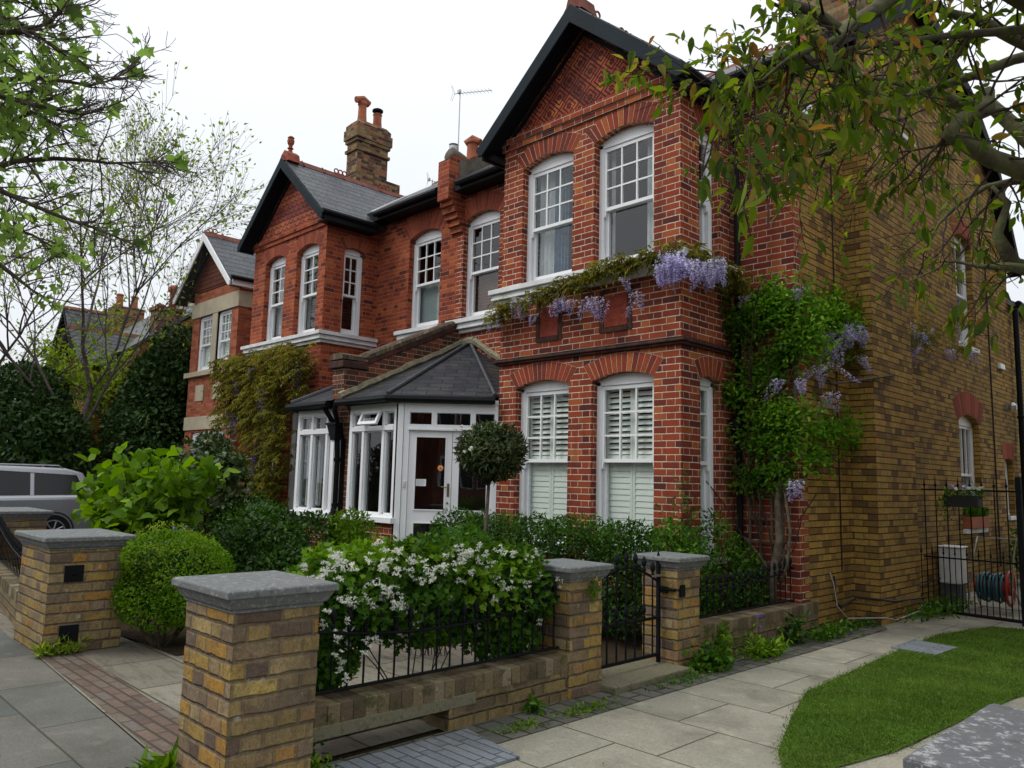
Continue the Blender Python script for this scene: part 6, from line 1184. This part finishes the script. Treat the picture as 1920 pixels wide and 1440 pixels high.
# ---- plants at the foot of the corner
shrub('corner_shrub', 'dark leafy shrubs behind the railing at the foot of the house corner', 'shrub', (-4.6, 7.2, 0), [(-4.45, 6.7, .58, .38, .5, .55), (-4.5, 7.35, .68, .38, .45, .58), (-4.35, 7.9, .5, .25, .3, .45), (-5.0, 6.6, .6, .4, .4, .5), (-4.75, 7.0, .85, .3, .3, .3)], 8500, .05, 'oval', L['mid'], stems=14, thick=.5, jit=.35, clump=.6)
shrub('tendril_shoots', 'thin upright shoots climbing in front of the narrow side window of the bay', 'plant', (-4.55, 7.0, 0), [(-4.5, 6.95, 1.3, .12, .12, .4), (-4.62, 6.8, 1.15, .12, .2, .3)], 160, .04, 'oval', L['mid'], stems=6, stemr=.004, thick=.9)
# ---- weeds on the path edge
def weed(name, label, cx, cy, r, h, n, size, mat, shape='oval', cat='weeds'):
    root = empty(name, label, cat, (cx, cy, 0), 'weeds along the foot of the wall'); P = np.stack([cx+RNG.normal(size=n)*r[0], cy+RNG.normal(size=n)*r[1], .012+np.abs(RNG.normal(size=n))*h*.5], 1); return leaves('foliage', P, rdir(n)*.7+np.array([0, 0, .5]), rdir(n)*.6+np.array([0, 0, .8]), size*(.6+.8*RNG.random(n)), shape, mat, root), root
weed('ivy_clump', 'dark green ivy clump at the base of the pillar right of the small gate', -3.70, 6.10, (.06, .12), .16, 420, .045, L['mid'], 'heart', 'ivy')
weed('weed_tuft', 'lime green creeper climbing the low wall just right of the gate pillar', -3.80, 6.45, (.02, .05), .28, 190, .045, L['fresh'], 'heart'); weed('weed_tuft', 'long leaved tuft under a purple flower at the middle of the low wall', -3.66, 6.95, (.07, .16), .14, 420, .07, L['fresh'], 'long')
weed('weed_tuft', 'blue green leafy weed near the end of the low wall', -3.76, 7.75, (.04, .08), .25, 160, .07, L['deep']); weed('weed_tuft', 'broad weed patch where the low wall meets the yellow wall', -3.68, 8.35, (.07, .22), .12, 420, .05, L['mid'])
weed('weed_tuft', 'weed patch under the cables beside the yellow wall', -3.72, 9.35, (.05, .25), .07, 260, .045, L['mid']); weed('weed_tuft', 'dark weeds at the foot of the wall near the side gate', -3.45, 11.1, (.10, .5), .14, 700, .055, L['mid'])
weed('weed_tuft', 'small round leaved weed against the low wall left of the gate', -3.80, 4.02, (.025, .04), .07, 70, .05, L['mid']); weed('weed_tuft', 'yellow green moss weed on the edging by the metal cover', -3.60, 3.72, (.04, .10), .03, 220, .022, L['fresh'], 'dia')
weed('weed_tuft', 'low yellow green weed on the edging left of the gate step', -3.58, 4.32, (.04, .14), .03, 300, .024, L['fresh'], 'dia'); weed('weed_tuft', 'sparse weeds beside the right end of the gate step', -3.62, 5.55, (.05, .25), .03, 300, .026, L['mid'], 'dia')
weed('grass_tuft', 'dry grassy tuft at the foot of the wide pillar', -7.50, 2.12, (.03, .10), .08, 160, .07, L['lime'], 'long'); weed('weed_tuft', 'leafy sprig growing at the joint of the nearest pillar and low wall', -3.90, 2.30, (.03, .06), .30, 110, .05, L['mid'], 'lobed')
weed('grass_tuft', 'green grass blades by the nearest pillar at the bottom of the photo', -4.2, 1.70, (.04, .06), .04, 70, .14, L['fresh'], 'long'); weed('yellow_weed', 'tiny yellow flowered weed at the bottom of the low wall', -3.80, 2.36, (.03, .06), .05, 90, .03, L['fresh'])
pw = empty('wall_flower', 'yellow flowered plant sprouting from the pillar left of the small gate', 'plant', (-3.84, 4.68, .8)); P_ = np.stack([-3.84+np.abs(RNG.normal(size=90))*.025, 4.66+RNG.normal(size=90)*.035, .76+RNG.normal(size=90)*.04], 1); leaves('foliage', P_, rdir(90)+np.array([.5, 0, 0]), rdir(90)+np.array([0, 0, .5]), .03, 'oval', L['fresh'], pw); flowers('blossom', [(-3.80, 4.66, .83), (-3.79, 4.68, .81), (-3.80, 4.67, .85)], 7, .012, .016, L['yellow'], pw)
pf = empty('wild_flower', 'purple wild flower on a thin stem against the low wall', 'flower', (-3.76, 7.02, 0)); part('stem', M['twig'], pf, lambda b: b.tube([(-3.74, 7.0, 0), (-3.75, 7.02, .2), (-3.76, 7.05, .34)], .003, 4)); flowers('blossom', [(-3.76, 7.05, .34), (-3.75, 7.09, .33), (-3.75, 7.07, .24)], 12, .022, .02, L['violet'], pf)
# lawn blades
n = 85000; bbx = [p[0] for p in LAWN]; bby = [p[1] for p in LAWN]; X_ = RNG.uniform(min(bbx)-.03, max(bbx), n*2); Y_ = RNG.uniform(min(bby), max(bby), n*2); keep = inpoly(X_+RNG.normal(size=n*2)*.022, Y_+RNG.normal(size=n*2)*.022, LAWN) & ~((X_ > -3.07) & (X_ < -2.60) & (Y_ > 8.30) & (Y_ < 8.93)) & (RNG.random(n*2) < np.clip(1.5-(Y_-4)*.17, .25, 1)); X_, Y_ = X_[keep][:n], Y_[keep][:n]
gr = leaves('grass', np.stack([X_, Y_, np.full(len(X_), .012)], 1), rdir(len(X_))*.8+np.array([0, 0, .9]), rdir(len(X_)), .016*(.5+1.0*RNG.random(len(X_))), 'long', L['blade'], None, np.clip(.45+.28*lump(np.stack([X_, Y_, X_*0], 1), .5, 3)+RNG.normal(size=len(X_))*.22, 0, 1)); gr['kind'] = 'stuff'; gr['label'] = 'short green artificial turf blades'; gr['category'] = 'grass'
# litter on the paving
lt = leaves('leaf_litter', np.stack([RNG.uniform(-3.5, -1.9, 110), RNG.uniform(2.4, 9, 110), np.full(110, .02)], 1), rdir(110)*np.array([1, 1, .1]), np.tile([0, 0, 1.], (110, 1))+rdir(110)*.1, .014, 'oval', L['bronze']); lt['kind'] = 'stuff'; lt['label'] = 'tiny fallen leaves and petals on the paving'; lt['category'] = 'litter'
lt = leaves('leaf_litter', np.stack([RNG.uniform(-7.6, -4.2, 90), RNG.uniform(.6, 3.6, 90), np.full(90, .02)], 1), rdir(90)*np.array([1, 1, .1]), np.tile([0, 0, 1.], (90, 1))+rdir(90)*.1, .016, 'oval', L['bronze']); lt['kind'] = 'stuff'; lt['label'] = 'tiny fallen leaves on the driveway and pavement'; lt['category'] = 'litter'
# window box plants
P_ = np.stack([RNG.uniform(-3.30, -2.84, 420), gy(-3.1)-.12+RNG.normal(size=420)*.05, 1.55+RNG.normal(size=420)*.03], 1); P_[:140, 0] = -3.30+RNG.normal(size=140)*.05; P_[:140, 2] = 1.40+RNG.normal(size=140)*.08
leaves('foliage', P_, rdir(420)+np.array([0, 0, -.2]), rdir(420)+np.array([0, 0, .6]), .035, 'oval', L['mid'], PL1)
flowers('blossom', [(x, gy(x)-.17, 1.60+random.uniform(-.02, .02)) for x in (-3.14, -3.05, -3.0, -2.94, -2.88, -2.85)], 12, .025, .03, L['petal'], PL1); flowers('blossom', [(x, gy(x)-.18, 1.62) for x in (-3.19, -3.07, -3.03)], 14, .028, .032, L['lilac'], PL1)
P_ = np.stack([np.full(260, -3.87)+RNG.normal(size=260)*.03, RNG.uniform(13.98, 14.88, 260), np.full(260, 1.17)], 1); leaves('foliage', P_, rdir(260)*.5+np.array([0, 0, 1.]), rdir(260), .16, 'long', L['mid'], PL2)
# ------------------------------------------------------------------ trees
def px(*pts): return [dep(x, y, D) for x, y, D in pts]
# cherry at the right: trunk stands in the neighbouring front garden, limbs hang over the lawn
CT = empty('cherry_tree', 'cherry tree whose mossy limbs and drooping green bronze leaves hang in from the right', 'tree', (.75, 4.2, 0))
limbs = [
 (px((2120, 420, 3.7), (1990, 330, 3.6), (1915, 318, 3.5), (1860, 298, 3.45), (1800, 262, 3.4), (1776, 252, 3.35), (1800, 226, 3.35), (1850, 205, 3.4), (1855, 170, 3.5)), [.075, .062, .045, .040, .036, .036, .034, .034, .022]),
 (px((2110, 400, 3.8), (1960, 290, 3.9), (1905, 240, 4.0), (1850, 190, 4.1), (1800, 196, 4.1), (1760, 174, 4.1), (1700, 158, 4.2), (1620, 140, 4.3), (1540, 150, 4.4)), [.07, .05, .038, .034, .034, .030, .022, .014, .008]),
 (px((1990, 90, 3.8), (1900, 112, 3.7), (1830, 140, 3.6), (1760, 163, 3.6), (1700, 182, 3.6), (1640, 215, 3.55), (1600, 255, 3.5), (1555, 285, 3.5), (1500, 300, 3.45), (1450, 350, 3.4)), [.032, .024, .020, .018, .014, .011, .009, .007, .005, .003]),
 (px((1960, 10, 3.2), (1880, -30, 3.2), (1700, -30, 3.2), (1640, 20, 3.15), (1590, 50, 3.1), (1570, 75, 3.05), (1530, 90, 3.0), (1480, 110, 3.0), (1430, 150, 3.0), (1380, 160, 3.0)), [.06, .05, .040, .032, .028, .022, .014, .010, .007, .004]),
 (px((1580, 62, 3.1), (1530, 22, 3.1), (1480, 5, 3.1), (1440, -20, 3.1)), [.026, .020, .018, .014]),
 (px((1990, 110, 3.6), (1900, 70, 3.6), (1840, 40, 3.6), (1780, 25, 3.6), (1730, 0, 3.6), (1690, -30, 3.6)), [.040, .030, .025, .020, .018, .014]),
 (px((1960, 50, 3.3), (1870, 60, 3.3), (1790, 65, 3.3), (1700, 78, 3.2), (1640, 84, 3.2), (1590, 92, 3.1), (1540, 120, 3.1), (1480, 140, 3.1), (1420, 165, 3.0), (1380, 185, 3.0)), [.024, .018, .014, .013, .012, .010, .008, .006, .004, .003]),
 (px((1980, 330, 4.3), (1900, 340, 4.3), (1850, 350, 4.4), (1800, 380, 4.4), (1760, 420, 4.5), (1730, 480, 4.5)), [.030, .022, .016, .012, .008, .004]),
 (px((1980, 520, 4.0), (1900, 495, 4.0), (1870, 440, 4.0), (1890, 380, 4.0), (1860, 350, 4.0)), [.05, .04, .028, .018, .010]),
 (px((1960, 510, 3.9), (1890, 500, 3.9), (1840, 500, 3.9), (1790, 490, 4.0), (1740, 512, 4.0), (1700, 530, 4.0)), [.03, .022, .012, .007, .005, .003]),
 (px((1690, 185, 3.6), (1680, 240, 3.6), (1660, 300, 3.6), (1640, 340, 3.6)), [.010, .007, .004, .003]),
 (px((1575, 80, 3.1), (1570, 130, 3.1), (1560, 180, 3.1), (1500, 200, 3.1), (1440, 230, 3.0), (1400, 250, 3.0)), [.016, .010, .007, .005, .004, .003]),
]
b = MB(); rs = random.Random(11); tips = []
b.tube([(.75, 4.2, 0), (.74, 4.2, .9), (.70, 4.2, 1.7), dep(2110, 405, 3.75), dep(2060, 200, 3.7), dep(2000, 60, 3.5)], [.17, .14, .13, .11, .09, .06], 10)
for pts, rr in limbs: b.tube(pts, [r*1.0 for r in rr], 8)
lo = b.build('trunk', M['bark_g'], CT, smooth=True)
b = MB()
for li, (pts, rr) in enumerate(limbs):
    m = len(pts)
    for k in range(int(m*1.7)):
        t = rs.uniform(.5, m-1.001); i = int(t); q = pts[i].lerp(pts[i+1], t-i); d = (pts[i+1]-pts[i]).normalized()
        side = Vector((rs.gauss(0, 1), rs.gauss(0, 1), rs.gauss(-.25, .8))).normalized()
        if li in (7, 8, 9) and rs.random() < .4: continue
        grow(b, q, (d*.7+side), rs.uniform(.18, .38), min(.007, rr[i]*.4+.0015), 2, rs, tips, .8, -.02, (2, 3), .6, 4, .22, .0013)
def pyof(p): v = p-Vector((0, 0, H)); return 720-FPX*v.dot(UP)/v.dot(FW)
sel = [t for t in tips if rs.random() < (.80 if pyof(t[0]) < 200 else .42 if pyof(t[0]) < 400 else .22)]
tipleaves('leaves', sel, 3, .060, 'cherry', L['cherry'], CT, .55, .016, .4, .36)
# hanging sprays of large leaves at the left end of the canopy
tips = []
for x, y, D, ln in ((1420, 110, 2.9, .16), (1450, 90, 2.9, .16), (1370, 170, 2.9, .12), (1330, 200, 2.9, .10), (1345, 150, 2.9, .05), (1360, 240, 2.9, .30), (1400, 250, 2.9, .42), (1385, 290, 2.9, .34), (1340, 250, 2.9, .2), (1420, 310, 2.9, .24), (1500, 60, 3.0, .12), (1550, 170, 3.0, .2), (1520, 250, 3.1, .15), (1620, 230, 3.2, .12), (1590, 130, 3.1, .2), (1480, 170, 3.0, .2), (1650, 150, 3.2, .12), (1730, 140, 3.4, .12), (1600, 190, 3.1, .15), (1450, 195, 3.0, .15)):
    for k in range(2): pts, d = wander(dep(x+rs.uniform(-15, 15), y+rs.uniform(-15, 10), D+rs.uniform(-.2, .2)), (rs.uniform(-.4, .4), rs.uniform(-.4, .4), -1), ln*rs.uniform(.6, 1.1), 4, .2, 0, rs); b.tube(pts, [.003]*5, 4); tips += [(p, d) for p in pts[1:]]
b.build('branches', M['twig'], CT)
tipleaves('hanging_leaves', tips, 3, .082, 'cherry', L['cherry'], CT, .8, .02, .4, .30)
tt = [(dep(x+rs.uniform(-25, 25), y+rs.uniform(-18, 18), 4.0), Vector((0, 0, -1))) for x, y in ((1695, 535), (1870, 545), (1815, 590), (1740, 410)) for _ in range(5)]; tipleaves('low_leaves', tt, 2, .09, 'cherry', L['cherry'], CT, .8, .04)
# street tree on the left, nearer than the houses
ST = empty('street_tree', 'street tree reaching in from the top left, long thin twigs ending in lobed leaves', 'tree', (-8.2, -.6, 0))
b = MB(); rs = random.Random(5); tips = []
trunk = [Vector((-8.2, -.6, 0)), Vector((-8.2, -.55, 1.2)), Vector((-8.1, -.5, 2.2)), Vector((-8.0, -.4, 3.2)), Vector((-7.9, -.3, 4.5))]
b.tube(trunk, [.17, .14, .12, .10, .07], 10)
DS = 5.6
lim = [px((-160, 300, DS), (-40, 325, DS), (30, 302, DS), (100, 297, DS), (160, 300, DS), (205, 306, DS), (260, 304, DS), (318, 300, DS)), px((-140, 200, DS), (-60, 170, DS), (0, 150, DS), (60, 146, DS), (120, 152, DS), (170, 160, DS), (210, 150, DS), (238, 135, DS)), px((-140, 330, DS), (-60, 340, DS), (0, 357, DS), (50, 380, DS), (110, 405, DS), (170, 425, DS), (220, 445, DS), (262, 462, DS)), px((-120, 120, 5.3), (-40, 60, 5.2), (20, 35, 5.1), (60, 55, 5.1), (95, 42, 5.1), (118, 18, 5.1)), px((-100, 200, 5.2), (-20, 175, 5.2), (50, 195, 5.2), (110, 205, 5.2), (150, 215, 5.2), (195, 205, 5.2)), px((-100, 250, 5.6), (0, 240, 5.6), (60, 210, 5.6), (110, 235, 5.6), (140, 250, 5.6)), px((-100, 90, 5), (0, 60, 5), (60, 60, 5), (110, 95, 5), (140, 95, 5)), px((-120, 380, 6), (-20, 420, 6), (60, 440, 6), (110, 470, 6)), px((-60, 450, 6), (30, 520, 6), (80, 560, 6)), px((-100, 10, 5), (-20, 10, 5), (30, -10, 5))]
for pts in lim: m = len(pts); b.tube([trunk[3].lerp(trunk[4], .5)]+pts, [.05]+[.026*(1-.88*k/(m-1)) for k in range(m)], 7)
b.build('trunk', M['bark'], ST, smooth=True); b = MB()
for pts in lim:
    m = len(pts)
    for k in range(int(m*3.6)):
        t = rs.uniform(.3, m-1.001); i = int(t); q = pts[i].lerp(pts[i+1], t-i); d = (pts[i+1]-pts[i]).normalized(); side = Vector((rs.gauss(0, 1), rs.gauss(0, 1), rs.gauss(.1, 1))).normalized()
        grow(b, q, d*.8+side*.8, rs.uniform(.18, .5)*(1.1-.5*t/m), .007, 2, rs, tips, .7, .02, (2, 3), .6, 4, .25, .002)
b.build('branches', M['twig_p'], ST)
def pxof(p): v = p-Vector((0, 0, H)); w_ = v.dot(FW); return 960+FPX*v.dot(RT)/w_
tp = [t for t in tips if rs.random() < (.18 if pxof(t[0]) < 40 else .07 if pxof(t[0]) < 130 else .015)]
tipleaves('leaves', tp, 2, .080, 'lobed', L['plane'], ST, .1, .05, keep=.9)
ends = [(p[-1], (p[-1]-p[-2]).normalized()) for p in lim]*4; tipleaves('end_leaves', ends, 1, .11, 'lobed', L['plane'], ST, .0, .03)
# airy spring tree in the background
def bgtree(name, label, base, h, seed, leafm, lsz, per, keep, lev=4, r0=.13, shape='dia', barkm='twig_p', kids=(3, 4), spread=.62, cat='tree', nl=5, lean_=0):
    root = empty(name, label, cat, base); b = MB(); rs = random.Random(seed); tips = []; p0 = Vector(base)
    tr_ = [p0+Vector((rs.uniform(-.08, .08)*k+lean_*k*k*.06, rs.uniform(-.08, .08)*k, h*.42*k/4)) for k in range(5)]; b.tube(tr_, [r0*(1-.1*k) for k in range(5)], 8)
    for k in range(nl):
        a = 6.28*k/nl+rs.random(); q = tr_[rs.choice((2, 3, 4))]; grow(b, q, Vector((math.cos(a)*.7, math.sin(a)*.7, rs.uniform(.6, 1.4))), h*.30, r0*.5, lev, rs, tips, spread, .03, kids, .72, 5, .15, .0038)
    b.build('trunk', M[barkm], root); tipleaves('leaves', tips, per, lsz, shape, leafm, root, .1, .10, keep=keep); return root
bgtree('spring_tree', 'airy tree with sparse new leaves standing behind the dark hedge', (-22.3, 6.4, 0), 11.5, 3, L['lime'], .12, 1, .8, lev=4, kids=(3, 5), nl=6, r0=.09)
bgtree('spring_tree', 'multi stemmed young leafed tree at the far left, behind the parked silver car', (-24.5, 4.6, 0), 11.0, 8, L['lime'], .14, 1, .9, lev=4, kids=(3, 4), nl=5, r0=.09)
bgtree('maple_tree', 'small yellow green tree between the dark hedge and the slate roofed house', (-25.0, 7.9, 0), 6.8, 15, L['lime'], .17, 3, .8, lev=3, r0=.09, kids=(3, 5), spread=.8)
# dense dark masses
def mass(name, label, cat, base, blobs, n, size, mat, shape='dia', **k):
    root = empty(name, label, cat, base); part('trunk', M['bark'], root, lambda b: b.tube([base, (base[0], base[1], blobs[0][2])], [.14, .08], 8)); crown('crown', blobs, n, size, shape, mat, root, **k); return root
sc12 = lambda B_: [(x*1.12, y*1.12, (z-1.55)*1.12+1.55, a*1.12, c*1.12, d*1.12) for x, y, z, a, c, d in B_]
mass('ivy_covered_hedge', 'huge dark ivy covered hedge at the left behind the silver car', 'hedge', (-23.5, 4.9, 0), sc12([(-21.2, 4.8, 1.7, 2.2, 1.2, 1.9), (-24.0, 4.4, 1.9, 2.6, 1.4, 2.0), (-20.0, 5.2, 1.4, 1.2, .9, 1.6), (-27, 4.3, 1.6, 2.2, 1.3, 1.9), (-22.0, 4.9, 2.9, 1.9, 1.0, 1.2)]), 34000, .16, L['dark'], thick=.3, jit=.12, clump=.35, up=.4)
crown('inner_foliage', sc12([(-22.5, 4.7, 1.4, 3.6, 1.0, 1.5)]), 4000, .3, 'dia', L['dark'], bpy.data.objects['ivy_covered_hedge'], thick=.5, clump=0)
mass('evergreen_tree', 'dense dark evergreen tree beside the orange brick house, in front of a slate roof', 'tree', (-20.7, 7.6, 0), [(-20.6, 7.7, 3.3, 1.25, 1.0, 1.55), (-21.5, 7.6, 2.4, 1.3, 1.0, 1.5), (-20.3, 7.7, 2.2, 1.2, 1.0, 1.5), (-20.1, 7.8, 4.2, .8, .7, 1.0)], 17000, .14, L['dark'], thick=.4, jit=.2, clump=.35, up=.4)
crown('inner_foliage', [(-20.8, 7.7, 2.9, 1.1, .8, 1.5)], 2500, .3, 'dia', L['dark'], bpy.data.objects['evergreen_tree'], thick=.6, clump=0)
mass('garden_shrub', 'grey green low shrubs at the foot of the yellow brick house in the distance', 'shrub', (-19.8, 6.3, 0), [(-19.8, 6.3, .7, 1.0, .6, .7), (-18.8, 6.3, .6, .9, .6, .6)], 3500, .09, L['mid'], thick=.5, jit=.3, clump=.5)
# shrub glimpsed through the side gate
shrub('back_shrub', 'leafy plants in the shade beyond the side gate', 'shrub', (-2.3, 14.2, 0), [(-2.4, 14.5, .5, .7, .6, .55), (-3.4, 16.2, .6, .4, .8, .6), (-1.4, 15, .8, .7, .8, .8)], 4200, .08, 'oval', L['mid'], stems=10, thick=.6, jit=.3, clump=.5)
